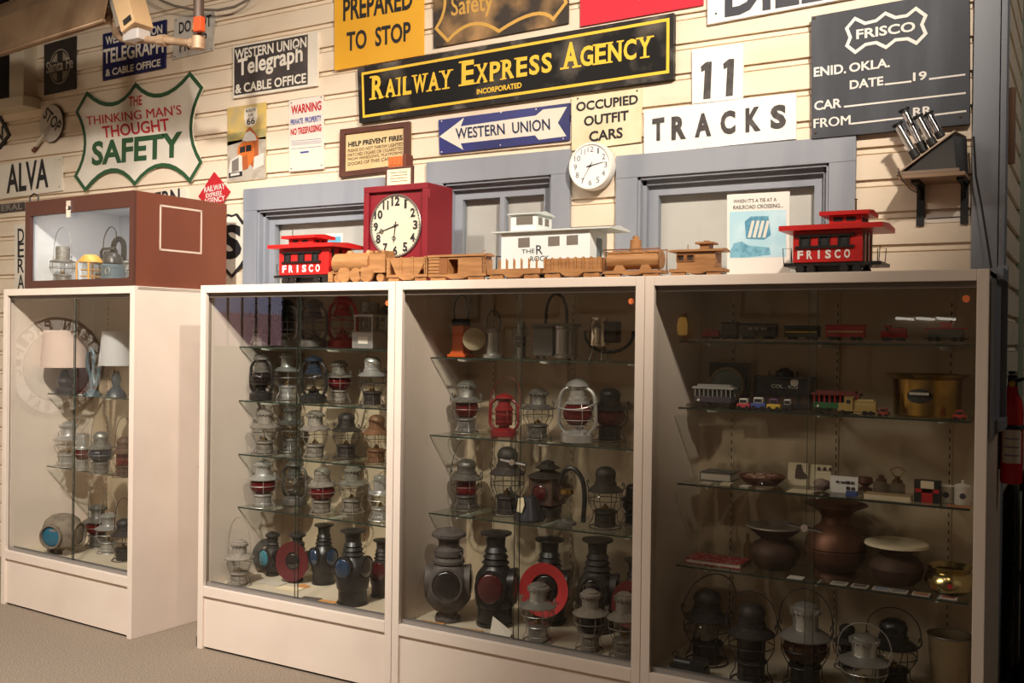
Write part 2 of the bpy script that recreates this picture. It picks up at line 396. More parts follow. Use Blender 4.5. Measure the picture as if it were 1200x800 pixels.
cabD = cabinet('almond glass cabinet holding model trains and spittoons, under the larger red caboose', DX, 0, EX-DX, 0, [1.582, 1.317, 1.012, .684], xof(944.5,.036,1)-DX, .045, 1.12, lock=.935)
# ================================================================ signs on the wall
class Sign:
    def __init__(s, name, label, quad, th, m, cat='sign', y=None, group=None, pts=None):
        s.y = (YW if y is None else y)-th; P = [aty(u, v, s.y) for u, v in (pts or quad)]
        c = sum(P, V())/len(P); s.o = V((c.x, s.y+th, c.z))
        s.r = tag(MB(s.o).prism(P, (0, th-.001, 0)).build(name, m), label, cat, group); s.n = 0
    def p(s, u, v): return aty(u, v, s.y)
    def text(s, t, m, BL, BR, TL, bold=.012, name='lettering'):
        s._t([(t, BL, BR, TL)], m, bold, name)
        return s
    def _t(s, rows, m, bold, name):
        M = MB(s.o)
        for t, BL, BR, TL in rows: put_text(M, t, s.p(*BL), s.p(*BR), s.p(*TL), bold, V((0, -.0024, 0)))
        return M.build(name, m, s.r)
    def poly(s, pts, m, name='painted_field', k=1):
        flat(MBx := MB(s.o), [s.p(u, v) for u, v in pts], (0, -.0005*k, 0)); MBx.build(name, m, s.r); return s
    def line(s, pts, m, wd, closed=False, name='painted_line', k=3, raw=False):
        ribbon(MBx := MB(s.o), pts if raw else [s.p(u, v) for u, v in pts], wd, closed, V((0, -.0005*k, 0))); MBx.build(name, m, s.r); return s
    def holes(s, pts, r=.006, m=None):
        M = MB(s.o)
        for u, v in pts:
            q = s.p(u, v); M.lathe([(0, 0), (r, 0), (r*.7, .003), (0, .004)], q, 8, Matrix.Rotation(PI/2, 3, 'X'))
        M.build('screw', m or IRON, s.r); return s
ENAMELW = mat('enamel_white', (228, 220, 206), .42, 0, (218, 208, 190), 4, .45, .75)
SIGNWHITE = mat('sign_white', (240, 236, 230), .5, 0, (230, 222, 212), 3, .55, .8)
GREENP = mat('sign_green', (44, 84, 52), .5); SRED = mat('sign_red', (190, 36, 46), .5, 0, (180, 30, 40), 3)
NAVY = mat('enamel_navy', (36, 38, 84), .35, 0, (30, 30, 64), 5); NAVYINK = mat('navy_ink', (40, 44, 78), .5)
CHALK = mat('chalkboard', (54, 57, 65), .6, 0, (76, 80, 88), 3, .45, .8, stretch=(3, 1, .6)); YEL = mat('sign_yellow', (232, 172, 40), .5, 0, (226, 164, 36), 2)
GOLD = mat('gold_paint', (236, 190, 52), .45); GOLDD = mat('old_gold_paint', (206, 160, 76), .5)
REABLK = mat('rea_black', (15, 13, 12), .45, 0, (96, 88, 80), 4, .54, .74, detail=9, spec=.25); REAFR = mat('rea_frame', (36, 32, 31), .45, .1, (112, 104, 98), 8, .50, .72, detail=9, spec=.3)
BLUEINK = mat('blue_ink', (64, 70, 150), .5); SLATE = mat('slate_sign', (58, 52, 52), .5, 0, (80, 72, 70), 6)

# THE THINKING MAN'S THOUGHT - SAFETY, a scalloped shield
y = YW-.012
def P_(u, v): return aty(u, v, y)
ctl = [((101, 108.6), (131, 121), (159, 97)), ((159, 97), (190, 110), (224, 85)), ((224, 85), None, (238, 102)), ((238, 102), (225.3, 149), (237, 190.6)), ((237, 190.6), None, (224, 212.6)),
       ((224, 212.6), (191, 194.7), (158, 217.6)), ((158, 217.6), (129, 201), (99, 223.6)), ((99, 223.6), None, (87.5, 207)), ((87.5, 207), (98.5, 168.6), (89, 130.6)), ((89, 130.6), None, (101, 108.6))]
pts = []
for a, m_, b in ctl: pts += arc3(P_(*a), P_(*m_), P_(*b), 8) if m_ else [P_(*a)]
o = V((-1.9, YW, 2.9))
sh = tag(MB(o).prism(pts, (0, .011, 0)).build('safety_shield_sign', ENAMELW), "scalloped white shield sign with green border reading The Thinking Man's Thought Safety", 'sign')
cen = sum(pts, V())/len(pts)
ribbon(M := MB(o), [p+(cen-p).normalized()*.012 for p in pts], .026, True, V((0, -.0015, 0))); M.build('border', GREENP, sh)
M = MB(o)
for t, a, b, c in (("THE", (151, 125), (166.5, 123), (151, 113.5)), ("THINKING MAN'S", (102, 147), (213, 134), (101, 136.3)), ("THOUGHT", (121, 162), (199, 153), (119.5, 148))):
    put_text(M, t, P_(*a), P_(*b), P_(*c), .022)
M.build('red_lettering', SRED, sh)
M = MB(o); put_text(M, 'SAFETY', P_(107.5, 194.5), P_(213.5, 184), P_(108, 166), .034); M.build('green_lettering', GREENP, sh)

s = Sign('railroad_emblem_sign', 'dark square sign with a pale circle and cross reading Santa Fe', [(51.6, 52.5), (89, 42), (88, 104), (51.6, 111.6)], .01, mat('emblem_black', (44, 38, 36), .5, 0, (56, 48, 44), 6))
c = s.p(70.2, 78); R_ = .106
EMB = mat('emblem_grey', (150, 138, 120), .6, 0, (120, 110, 96), 8)
ring = [V((c.x+R_*cos(t), s.y, c.z+R_*sin(t)*1.07)) for t in [2*PI*i/36 for i in range(36)]]
s.line(ring, EMB, .009, True, 'circle', raw=True)
for sx in (-1, 1):
    for sz in (-1, 1):
        q = [V((c.x+sx*.03, s.y, c.z+sz*.034))]+[V((c.x+sx*.094*cos(t), s.y, c.z+sz*.099*sin(t))) for t in [.40+.86*i/6 for i in range(7)]]
        flat(M := MB(s.o), q, (0, -.0008, 0)); M.build('quarter_field', EMB, s.r)
s.text('Santa Fe', mat('emblem_letters', (176, 162, 142), .6), (54.5, 86.5), (86, 79.5), (54.5, 73), .02)

s = Sign('telegraph_sign', 'dark blue Western Union Telegraph and Cable Office sign behind the gas pipe', [(120.5, 40), (194.5, 22.8), (193.2, 79.5), (120.5, 94.5)], .012, NAVY)
s._t([('WESTERN UNION', (124, 53), (190.5, 39), (124, 43)), ('TELEGRAPH', (121.5, 75.5), (192, 61.5), (121.5, 58)), ('& CABLE OFFICE', (124, 90), (188.5, 77.5), (124, 81.5))], ENAMELW, .028, 'lettering')

s = Sign('do_not_hump_sign', 'grey weathered Do Not Hump sign behind the vertical pipe', [(205, 21), (252, 12), (250, 59), (202, 70)], .008, mat('weathered_white', (196, 190, 180), .6, 0, (170, 158, 146), 8, .5, .7))
s._t([('DO NOT', (210, 40), (248, 30.5), (210, 26.5)), ('HUMP', (211, 62), (242.5, 52.5), (211, 48))], INK, .02, 'lettering')
s.holes([(206.5, 24), (249.5, 15), (247.5, 57), (205, 66.5)], .004)

# round STOP paddle, tilted, with its handle
c = aty(59.5, 144.5, YW-.02); Rr = .124
t = thing('stop_paddle', 'round white Stop paddle hanging tilted with a wooden handle, peeling', 'paddle', (c.x, YW, c.z))
RM = Matrix.Rotation(PI/2, 3, 'X')
MB(t.location).lathe([(0, 0), (Rr, 0), (Rr, .014), (0, .014)], (c.x, YW-.006, c.z), 40, RM).build('disc', mat('paddle_white', (200, 190, 178), .7, 0, (120, 96, 82), 7, .55, .72, detail=9), t)
MB(t.location).ring(Rr, .005, (c.x, YW-.012, c.z), 40, RM).build('rim', mat('paddle_rim', (70, 50, 44), .6), t)
ang = math.radians(-38); ux = V((cos(ang), 0, sin(ang))); uz = V((-sin(ang), 0, cos(ang)))
b0 = V((c.x, YW-.0202, c.z))-ux*.102-uz*.03+V((.010, 0, .012))
put_text(M := MB(t.location), 'STOP', b0, b0+ux*.205, b0+uz*.085, .025); M.build('lettering', INK, t)
hd = (aty(33, 184, YW-.02)-aty(50, 163, YW-.02)).normalized(); h0 = aty(48, 166, YW-.012)
M = MB(t.location); M.cyl(h0-hd*.05, h0+hd*.10, .012, 10, .015); M.build('handle', mat('paddle_handle', (110, 62, 44), .6), t)
M = MB(t.location); M.box(-.019, .019, -.012, .002, -.075, .045, Matrix.Translation(h0+V((0, -.006, 0))) @ hd.to_track_quat('Z', 'Y').to_matrix().to_4x4()); M.build('socket', ENAMELW, t)

s = Sign('hexagonal_sign', 'black-edged white pointed sign cut by the photo edge below the dark window', [], .01, INK, pts=[(-30, 140), (-2, 131), (11.5, 158), (0, 174.5), (-30, 182)])
s.poly([(-30, 145), (-2.5, 137), (8.5, 157.5), (-1, 169.5), (-30, 177)], ENAMELW, 'white_field'); s.text('N', INK, (-6, 167), (4, 164), (-6, 150), .02)
s = Sign('station_sign', 'long white board reading Alva in tall black letters', [(-20, 196), (72.5, 183), (73, 223), (-20, 236)], .012, ENAMELW)
s.text('ALVA', INK, (8, 227), (57, 219.5), (8, 193.5), .022); s.holes([(70, 187), (69.5, 219)], .004)
s = Sign('dark_strip_sign', 'narrow dark strip sign ending in neral beside the brown case', [(-40, 243.5), (28, 236.5), (28, 246.5), (-40, 254)], .01, SLATE)
s.text('GENERAL', mat('faded_letters', (150, 140, 128), .6), (-20, 250), (26.5, 245), (-20, 243), .01)
s = Sign('derail_sign', 'narrow upright white sign spelling Derail downwards beside the brown case', [(17, 263.5), (31, 262), (31, 372), (17, 372)], .01, ENAMELW)
s._t([(ch, (21, v+17), (28.5, v+16.3), (21, v)) for ch, v in (('D', 268), ('E', 285), ('R', 303), ('A', 322), ('I', 341), ('L', 356))], INK, .01, 'lettering')
s = Sign('white_place_sign', 'white board mostly hidden behind the brown case showing black RN', [(138, 236), (218, 221), (218, 252), (138, 262)], .012, ENAMELW)
s.text('WESTERN', INK, (140, 252), (211, 240), (140, 233), .02)

s = Sign('express_diamond_sign', 'small red diamond sign reading Railway Express Agency in white', [(250.5, 201.5), (269.3, 224.5), (251.5, 250.5), (232.3, 230)], .01, SRED)
s.line([(250.5, 204.5), (267, 224.6), (251.4, 247.5), (234.5, 229.8)], SRED, .002, True, 'edge_line')
s._t([('RAILWAY', (239.5, 226), (264, 221.2), (239.5, 219)), ('EXPRESS', (241.5, 232.2), (260, 228.5), (241.5, 227)), ('AGENCY', (239, 239.8), (264, 235), (239, 233.4))], WHITEINK, .018, 'lettering')

SH = [(271.5, 252), (277, 249.8), (285.5, 261.5), (288.6, 260), (288.6, 303), (281.5, 313), (271.5, 324.7), (262, 314), (254.8, 305), (254.8, 263), (258.5, 261), (266.5, 250.5)]
s = Sign('whistle_post_sign', 'white shield sign with black edge and a large black letter S', [], .012, INK, pts=SH)
cx_, cy_ = 271.7, 285
s.poly([(cx_+(u-cx_)*.87, cy_+(v-cy_)*.92) for u, v in SH], ENAMELW, 'white_field')
s.text('S', INK, (257.5, 304.5), (283.5, 303), (257.5, 264), .045)

s = Sign('telegraph_board_sign', 'white board with black panel reading Western Union Telegraph and Cable Office', [(273, 54), (372.5, 36.5), (371.3, 100.3), (273, 115.3)], .018, ENAMELW)
s.poly([(274.5, 56), (360.8, 40.2), (360.6, 98.7), (274.5, 112)], SLATE, 'black_panel')
s._t([('WESTERN UNION', (275.5, 70.5), (359.5, 55.5), (275.5, 58.5)), ('Telegraph', (279, 95.5), (355, 78), (279, 70)), ('& CABLE OFFICE', (276, 110), (359, 97), (276, 99))], ENAMELW, .024, 'lettering')

# route 66 picture
s = Sign('highway_picture', 'unframed colour picture of an orange lorry under a Route 66 shield', [(266.4, 126.4), (311.7, 119.5), (311.5, 209.4), (266.4, 214.2)], .006, mat('picture_ochre', (214, 182, 96), .5, 0, (176, 160, 128), 9, .35, .7), 'picture')
s.poly([(266.6, 166), (311.5, 160), (311.5, 209), (266.6, 213.8)], mat('picture_road', (182, 172, 158), .5, 0, (154, 140, 124), 14), 'road')
s.poly([(287, 128), (294, 125), (301, 126), (301.5, 137), (299.5, 145), (294, 149), (288, 147), (286, 138)], PAPER, 'route_shield', 2)
s._t([('ROUTE', (288.5, 132), (300, 130), (288.5, 128.5)), ('US', (291.5, 136.5), (297, 135.6), (291.5, 133.5)), ('66', (289.5, 146.5), (299, 145), (289.5, 138.5))], INK, .014, 'lettering')
OR1, OR2, WHT, GRY = mat('picture_orange', (170, 90, 48), .5), mat('picture_orange2', (206, 110, 44), .5), mat('picture_white', (212, 206, 196), .5), mat('picture_grey', (120, 112, 106), .5)
s.poly([(266.6, 157), (311.5, 150), (311.5, 163), (292, 163), (266.6, 171)], mat('picture_sage', (160, 152, 104), .5, 0, (196, 170, 92), 30), 'desert', 1)
s.poly([(285, 163), (289, 153), (293, 148), (298, 154), (303, 161), (303, 190), (296, 196), (285, 180)], OR1, 'lorry_trailer', 2)
s.poly([(284, 165), (288, 156), (293, 153), (299, 158), (301, 164), (292, 166)], WHT, 'wind_deflector', 3)
s.poly([(279, 172), (283, 167), (294, 165), (298, 169), (298, 186), (290, 197), (278, 190)], OR2, 'lorry_cab', 3)
s.poly([(281.5, 172.5), (287.5, 171), (287.5, 178), (281, 179.5)], INK, 'windscreen', 4); s.poly([(288.5, 170.8), (294.5, 169.5), (295, 176.5), (288.5, 178)], INK, 'windscreen', 4)
s.poly([(270, 188), (281, 181), (284, 183), (284, 203), (270, 206), (268.5, 200)], WHT, 'lorry_hood', 4)
s.poly([(298, 184), (309, 179), (309, 193), (297, 199)], WHT, 'side_tank', 3)
s.poly([(272, 189), (280, 184.5), (280, 200), (272, 202)], GRY, 'lorry_grille', 5); s.poly([(284, 184), (290, 181), (291, 197), (285, 200)], OR1, 'mudguard', 5)
s.poly([(268.5, 203), (284, 200.5), (284, 206), (268.5, 208.5)], INK, 'bumper', 5); s.poly([(270.5, 203.8), (281, 202), (281, 204.8), (270.5, 206.6)], WHT, 'number_plate', 6)
s = Sign('warning_sign', 'white Warning Private Property No Trespassing sign in red and blue letters', [(338.6, 117.8), (378.7, 111.7), (379.8, 197.5), (338.6, 201.3)], .006, mat('warning_white', (222, 212, 200), .5))
s._t([('WARNING', (341.5, 134.5), (376.8, 128.8), (341.5, 123.8)), ('NO TRESPASSING', (341, 159), (376.8, 153.5), (341, 151))], SRED, .03, 'red_lettering')
s._t([('PRIVATE  PROPERTY', (341, 146.8), (376.8, 141.5), (341, 140.2))], BLUEINK, .02, 'blue_lettering')
for v in (165.5, 168, 170, 174.5): s.line([(341.5, v), (376.5, v-3.2)], mat('fine_print', (150, 146, 170), .6), .0025, name='fine_print')
s.line([(352, 178.8), (362, 177.6)], BLUEINK, .009, name='blue_arrow'); s.holes([(341.5, 120.5), (376.5, 114), (341.3, 197.5), (376.8, 193.5)], .004)

s = Sign('prepared_to_stop_sign', 'large yellow sign reading Be Prepared To Stop in black', [(391.8, -52), (496.5, -72), (496.2, 64.5), (391.8, 82.5)], .01, YEL)
s._t([('PREPARED', (402.5, 25), (484, 10.5), (402.5, -2)), ('TO  STOP', (406.5, 60.3), (481.5, 48), (406.5, 38))], INK, .024, 'lettering')

s = Sign('safety_first_sign', 'dark weathered square sign with gold scalloped outline and script Safety', [(507, -75), (665.7, -103), (665.6, 27), (508, 55.8)], .014, mat('worn_black_gold', (52, 42, 34), .5, 0, (178, 138, 88), 3.2, .50, .68, detail=9))
q = lambda u, v: s.p(500+u/6.667, v/6.667)
ln = [q(140, -60)]+arc3(q(140, -40), q(135, 90), q(75, 222), 6)+[q(75, 222)]+arc3(q(166, 318), q(360, 188), q(565, 244), 9)+arc3(q(565, 244), q(830, 112), q(990, 150), 8)+[q(990, 150), q(1090, 20), q(1060, -60)]
s.line(ln, GOLDD, .017, name='gold_outline', raw=True)
s.text('Safety', GOLDD, (529, 26), (578, 18.5), (529, -3), .008)

# RAILWAY EXPRESS AGENCY, raised frame, serif capitals
s = Sign('express_agency_sign', 'long black Railway Express Agency sign with worn gold letters and moulded frame', [(418.8, 79.5), (789.5, 15), (788.8, 92), (421, 144)], .03, REAFR)
s.poly([(424.5, 86), (783.5, 22.5), (783, 84.5), (426, 137)], REABLK, 'black_panel')
s.line([(425, 86.5), (783, 23), (782.6, 84), (426.5, 136.5)], GOLD, .014, True, 'gold_line')
SER = dict(R='lt lb rb', A='lb rb', I='ct cb', L='lt lb', W='lt rt', Y='lt rt cb', E='lt lb', X='lt rt lb rb', P='lt lb', N='lt lb rt', S='', G='', C='')
ADV = dict(I=.42, W=1.32, L=.86, N=1.08, C=1.0, G=1.05, A=1.05, R=1.0, E=.88, S=.82, P=.88, X=1.02, Y=1.0, O=1.1)
def serif(M, word, P0, P1, hc, hl, gap=.16):
    ws = [ADV[c]*(1.22 if i == 0 else 1) for i, c in enumerate(word)]; tot = sum(ws)+gap*(len(word)-1); x = 0
    a = P1-P0; up = V((0, 0, 1))
    for i, c in enumerate(word):
        h = hc if i == 0 else hl; L0 = P0+a*(x/tot); L1 = P0+a*((x+ws[i])/tot); wv = L1-L0
        iw = .5 if c == 'I' else 1
        A_ = L0+wv*(.5-iw/2); B_ = L0+wv*(.5+iw/2)
        put_text(M, c, A_, B_, A_+up*h, .03, V((0, -.0024, 0)))
        e = wv.normalized()
        for k in SER[c].split():
            f = {'l': .1, 'c': .5, 'r': .9}[k[0]]; b = L0+wv*f+(up*(h*.93) if k[1] == 't' else V()); w_ = h*(.19 if k[0] != 'c' else .24)
            qd = [b-e*w_, b+e*w_, b+e*w_+up*h*.075, b-e*w_+up*h*.075]
            M.prism([p+V((0, -.0031, 0)) for p in qd], (0, .0005, 0))
        x += ws[i]+gap
M = MB(s.o)
serif(M, 'RAILWAY', s.p(436, 117), s.p(529, 103.5), .125, .096); serif(M, 'EXPRESS', s.p(541, 101), s.p(647, 84.5), .125, .096); serif(M, 'AGENCY', s.p(660, 81.5), s.p(763.5, 67), .125, .096)
M.build('lettering', GOLD, s.r)
M = MB(s.o); put_text(M, 'INCORPORATED', s.p(559, 111), s.p(611.5, 103), s.p(559, 104.5), .03, V((0, -.0024, 0)))
M.build('small_lettering', GOLD, s.r)

# framed HELP PREVENT FIRES
t = Sign('framed_notice', 'dark framed yellowed Help Prevent Fires notice above the red clock', [(400, 152), (481, 142.5), (481, 198), (398.8, 208)], .012, mat('notice_paper', (214, 188, 140), .6, 0, (200, 172, 122), 6), 'notice')
M = MB(t.o); F4 = [t.p(*q) for q in ((400, 152), (481, 142.5), (481, 198), (398.8, 208))]; I4 = [t.p(*q) for q in ((405.5, 157.3), (474.5, 149), (474.5, 193), (405, 201.3))]
for i in range(4):
    j = (i+1) % 4; M.prism([F4[i]+V((0, -.012, 0)), F4[j]+V((0, -.012, 0)), I4[j]+V((0, -.012, 0)), I4[i]+V((0, -.012, 0))], (0, .020, 0))
M.build('frame', DBROWN, t.r)
t._t([('HELP PREVENT FIRES', (408.5, 172.5), (472, 164), (408.5, 166.5))], INK, .03, 'heading')
t._t([(x, (408, 178.6+5.2*i), (472-(14 if i == 3 else 0), 170.4+5.2*i+(1.6 if i == 3 else 0)), (408, 174.8+5.2*i)) for i, x in enumerate(('PLEASE DO NOT THROW LIGHTED', 'MATCHES CIGARS OR CIGARETTES', 'FROM WINDOWS, PLATFORMS', 'DOORS OF THIS CAR.'))], mat('notice_ink', (110, 86, 60), .6), .01, 'lettering')

# blue WESTERN UNION arrow
s = Sign('western_union_arrow_sign', 'blue enamel sign with a white arrow pointing left reading Western Union', [(513.8, 140.5), (667.5, 120.5), (667, 164), (515, 180.5)], .012, mat('enamel_blue', (48, 52, 118), .35, 0, (38, 40, 92), 4))
z3 = lambda u, v: (500+u/4, v/4)
s.poly([z3(*k) for k in ((60, 640), (175, 552), (160, 592), (512, 541), (545, 513), (658, 500), (615, 575), (655, 638), (525, 655), (508, 634), (160, 672), (172, 702))], ENAMELW, 'white_arrow')
s.text('WESTERN  UNION', NAVYINK, (534.5, 163.3), (645, 152.2), (534, 150.5), .014); s.holes([z3(70, 568), z3(348, 527), z3(513, 512), z3(345, 680), z3(70, 712), z3(640, 650)], .004, PAPER)

s = Sign('outfit_cars_sign', 'yellowed square sign reading Occupied Outfit Cars above the white clock', [(669.5, 114), (752, 103), (751, 166), (670, 176.5)], .012, CREAMP)
s._t([('OCCUPIED', (675.5, 131), (748, 121.8), (675.5, 120)), ('OUTFIT', (684.5, 148.2), (737, 141), (684.5, 136.5)), ('CARS', (690.5, 166.5), (730, 161.5), (690.5, 154.2))], INK, .028, 'lettering')
s.holes([(677, 115.5), (746.5, 106.3)], .005, RUST)
s = Sign('red_sign', 'plain bright red sign cut off by the top of the photo', [(679.5, -60), (824, -88), (823.8, 5.5), (680, 31)], .012, mat('sign_bright_red', (208, 26, 50), .45)); s.holes([(749, -.5)], .004, PAPER)
s = Sign('diesel_sign', 'long white sign cut off at the top with big black letters DIEL', [(829, -60), (1020, -96), (1020, -7), (829, 28.5)], .02, SIGNWHITE)
s.text('DIEL', mat('grey_black_ink', (58, 60, 68), .5), (849.5, 20.5), (969, -.5), (849.5, -32), .03); s.holes([(839, 16)], .005)
s = Sign('eleven_sign', 'small white board with a bold black number 11', [(810.8, 58), (871, 51), (870, 115.2), (811, 121.6)], .016, SIGNWHITE)
GREYINK = mat('worn_letters', (62, 58, 56), .6, 0, (84, 80, 78), 40)
z5 = lambda u, v: (660+u/4, v/4)
for dx, dy in ((0, 0), (105, -13)):
    s.poly([z5(u+dx, v+dy) for u, v in ((645, 312), (672, 290), (697, 288), (690, 462), (657, 465), (664, 330), (648, 338))], GREYINK, 'numeral', 3)
s.poly([z5(*k) for k in ((698, 482), (756, 475), (756, 506), (700, 512))], mat('tape', (220, 190, 160), .6), 'tape', 2)
s = Sign('tracks_sign', 'white board reading Tracks in widely spaced black letters', [(754.5, 129.3), (933, 108.3), (932.5, 162.5), (754.5, 180.5)], .018, SIGNWHITE)
s._t([(ch, z5(*a), z5(*b), z5(*c)) for ch, a, b, c in (('T', (418, 664), (475, 655), (418, 558)), ('R', (508, 658), (577, 650), (508, 548)), ('A', (617, 645), (695, 637), (617, 535)), ('C', (738, 633), (808, 626), (738, 522)), ('K', (855, 622), (927, 612), (855, 508)), ('S', (972, 608), (1046, 599), (972, 496)))], GREYINK, .05, 'lettering')

s = Sign('train_board', 'large dark slate board with white scalloped badge reading Frisco Enid Okla', [(950.7, 19.5), (1136, -14), (1136, 145), (951.4, 162.5)], .034, CHALK)
z6 = lambda u, v: (930+u/4.444, v/4.444)
bp = [(320, 97), (372, 122), (430, 108), (478, 70), (530, 92), (590, 82), (637, 45), (688, 82), (668, 128), (688, 175), (640, 225), (595, 202), (530, 208), (482, 247), (430, 222), (375, 232), (322, 272), (278, 238), (296, 195), (277, 148)]
s.line([z6(*k) for k in bp], WHITEINK, .013, True, 'badge_outline')
s._t([('FRISCO', z6(327, 206), z6(634, 163), z6(327, 155)), ('ENID.', z6(106, 402), z6(274, 382), z6(106, 352)), ('OKLA.', z6(290, 378), z6(502, 350), z6(290, 330)), ('DATE', z6(293, 466), z6(468, 444), z6(293, 420)), ('19', z6(622, 424), z6(694, 415), z6(622, 378)), ('CAR', z6(108, 577), z6(250, 560), z6(108, 528)), ('FROM', z6(106, 668), z6(296, 648), z6(106, 620)), ('RR', z6(622, 605), z6(722, 594), z6(622, 562))], WHITEINK, .026, 'lettering')
for a, b in (((475, 440), (614, 424)), ((706, 412), (895, 388)), ((262, 556), (897, 484)), ((298, 645), (620, 608)), ((735, 598), (900, 578))): s.line([z6(*a), z6(*b)], WHITEINK, .007, name='ruled_line')
s.holes([z6(108, 95), z6(113, 692), z6(870, 608)], .006, RUST)
s = Sign('shelf_label', 'small white typed strip under the shelf with the chrome tubes', [(1084, 251), (1134.5, 247), (1134.5, 259.5), (1084, 261.5)], .003, PAPER, 'label')
s.line([(1086, 256.5), (1132, 253.5)], INK, .004, name='typed_line')
# ================================================================ on top of the cabinets
def X(u, y, z=1.9): return xof(u, y, z)
def Zv(u, v, y): return aty(u, v, y).z
WHEELM = mat('model_wheel', (40, 36, 34), .45, .3)
def wheel(M, x, y, z, r, t): M.lathe([(0, 0), (r*1.12, 0), (r*1.12, t*.3), (r, t*.4), (r, t), (0, t)], (x, y, z), 14, Matrix.Rotation(PI/2, 3, 'X'))
def caboose(name, label, u0, u1, fy, dy, roofu, vroof, vcup, vbot, paint, roofm, trim, word, wy, cup, scale=1):
    zb = H; x0, x1 = X(u0, fy), X(u1, fy); y1 = fy+dy; um = (u0+u1)/2
    zr = Zv(um, vroof, fy); L = x1-x0; h = zr-zb; rx0, rx1 = X(roofu[0], fy-.03), X(roofu[1], fy-.03)
    t = thing(name, label, 'model caboose', ((x0+x1)/2, fy+dy/2, H)); o = t.location
    zp = zb+h*.26
    MB(o).box(x0, x1, fy, y1, zp, zr-.004, bev=.003).build('body', paint, t)
    b = MB(o).prism([(rx0, fy-.03, zr-.006), (rx1, fy-.03, zr-.006), (rx1, fy+dy*.5, zr+.008), (rx1, y1+.03, zr-.006), (rx0, y1+.03, zr-.006), (rx0, fy+dy*.5, zr+.008)][:0] or [(rx0, fy-.03, zr-.004), (rx0, fy-.03, zr+.014), (rx0, fy+dy*.5, zr+.022), (rx0, y1+.03, zr+.014), (rx0, y1+.03, zr-.004)], (rx1-rx0, 0, 0)); b.build('roof', roofm, t)
    c0, c1, czv = X(cup[0], fy+.03), X(cup[1], fy+.03), Zv((cup[0]+cup[1])/2, vcup, fy+.03)
    MB(o).box(c0, c1, fy+.03, y1-.03, zr, czv, bev=.002).build('cupola', paint, t)
    MB(o).prism([(c0-.03, fy+.008, czv), (c0-.03, fy+.008, czv+.014), (c0-.03, fy+dy*.5, czv+.022), (c0-.03, y1-.008, czv+.014), (c0-.03, y1-.008, czv)], (c1-c0+.06, 0, 0)).build('cupola_roof', roofm, t)
    W = MB(o)
    for k in (.28, .68):
        a = c0+(c1-c0)*k; W.box(a-.016, a+.016, fy+.0285, fy+.0305, zr+.028, czv-.006)
    for k in (.3, .7):
        a = fy+.03+(dy-.06)*k; W.box(c1-.001, c1+.0015, a-.014, a+.014, zr+.028, czv-.006)
    W.build('cupola_window', BLACKM, t)
    P = MB(o).box(rx0+.01, rx1-.01, fy+.005, y1-.005, zp-.013, zp, bev=.002); P.box(x0+.03, x1-.03, fy+.03, y1-.03, max(zp-.038, zb+.008), zp-.012); P.build('platform', trim, t)
    for q in (.10, .26, .74, .92):
        for yy in (fy+.014, y1-.004):
            M = MB(o); wheel(M, x0+L*q, yy, zb+h*.106, h*.094, .012); M.build('wheel', WHEELM, t)
    return t, x0, x1, zp, zr, L, h, o, y1
def red_caboose(label, *a, **k):
    fy = a[2]; t, x0, x1, zp, zr, L, h, o, y1 = caboose('model_caboose', label, *a, **k)
    z0, z1 = zp+(zr-zp)*.47, zp+(zr-zp)*.80
    M = MB(o); M.box(x0+L*.08, x1-L*.26, fy-.007, fy+.001, z0, z0+.008).box(x0+L*.08, x1-L*.26, fy-.007, fy+.001, z1-.008, z1)
    xs = [x0+L*(.18+.28*i) for i in range(3)]
    M = MB(o)
    for xx in xs: M.box(xx-.020, xx-.014, fy-.006, fy+.001, z0, z1).box(xx+.014, xx+.020, fy-.006, fy+.001, z0, z1)
    M.box(xs[0]-.034, xs[2]+.036, fy-.009, fy+.001, z0-.006, z0+.003).box(xs[0]-.034, xs[2]+.036, fy-.009, fy+.001, z1-.003, z1+.004)
    M.build('window_frame', BLACK, t)
    for xx in xs: MB(o).box(xx-.014, xx+.014, fy-.001, fy+.001, z0, z1).build('window_pane', BLACKM, t)
    M = MB(o); n = len('FRISCO')
    for i, ch in enumerate('FRISCO'):
        a = x0+L*(.07+.135*i); wd = L*(.085 if ch != 'I' else .03); a2 = a+(L*.028 if ch == 'I' else 0); q = V((a2, fy, zp+.012)); hh = (zr-zp)*.27
        put_text(M, ch, q, q+V((wd, 0, 0)), q+V((0, 0, hh)), .04, V((0, -.0012, 0)))
    M.build('lettering', WHITEINK, t)
    M = MB(o)
    for yy in (fy+.03, (fy+y1)/2, y1-.03): M.box(x1-.001, x1+.003, yy-.008, yy+.008, zp, zr-.01)
    M.build('end_post', BLACK, t)
    for xe, sg in ((x1+.05, 1), (x0-.04, -1)):
        M = MB(o)
        for yy in (fy+.03, y1-.04): M.tube([(xe, yy, zp), (xe+.004*sg, yy, zp+.055), (xe-.026*sg, yy+.002, zp+.055), (xe-.026*sg, yy, zp)], .0018, 6)
        M.build('end_rail', BLACK, t)
    return t, (x0+x1)/2, fy, zr
ca = red_caboose('small red wooden Frisco caboose behind the wooden locomotive, end of the row', 327, 385, .085, .17, (313, 389), 289.5, 279.5, 330, REDP, REDP, BLACK, 'F', 0, (338, 366))
cb = red_caboose('larger red wooden Frisco caboose on the cabinet top in front of the crossing poster', 929, 1010.5, .085, .19, (912, 1034), 268, 252, 318, REDP, REDP, BLACK, 'F', 0, (971, 1009))
M = MB(ca[0].location); q = aty(343, 272, .17); M.cyl(q-V((0, 0, .03)), q+V((0, 0, .02)), .002, 6).build('stove_pipe', BLACK, ca[0])
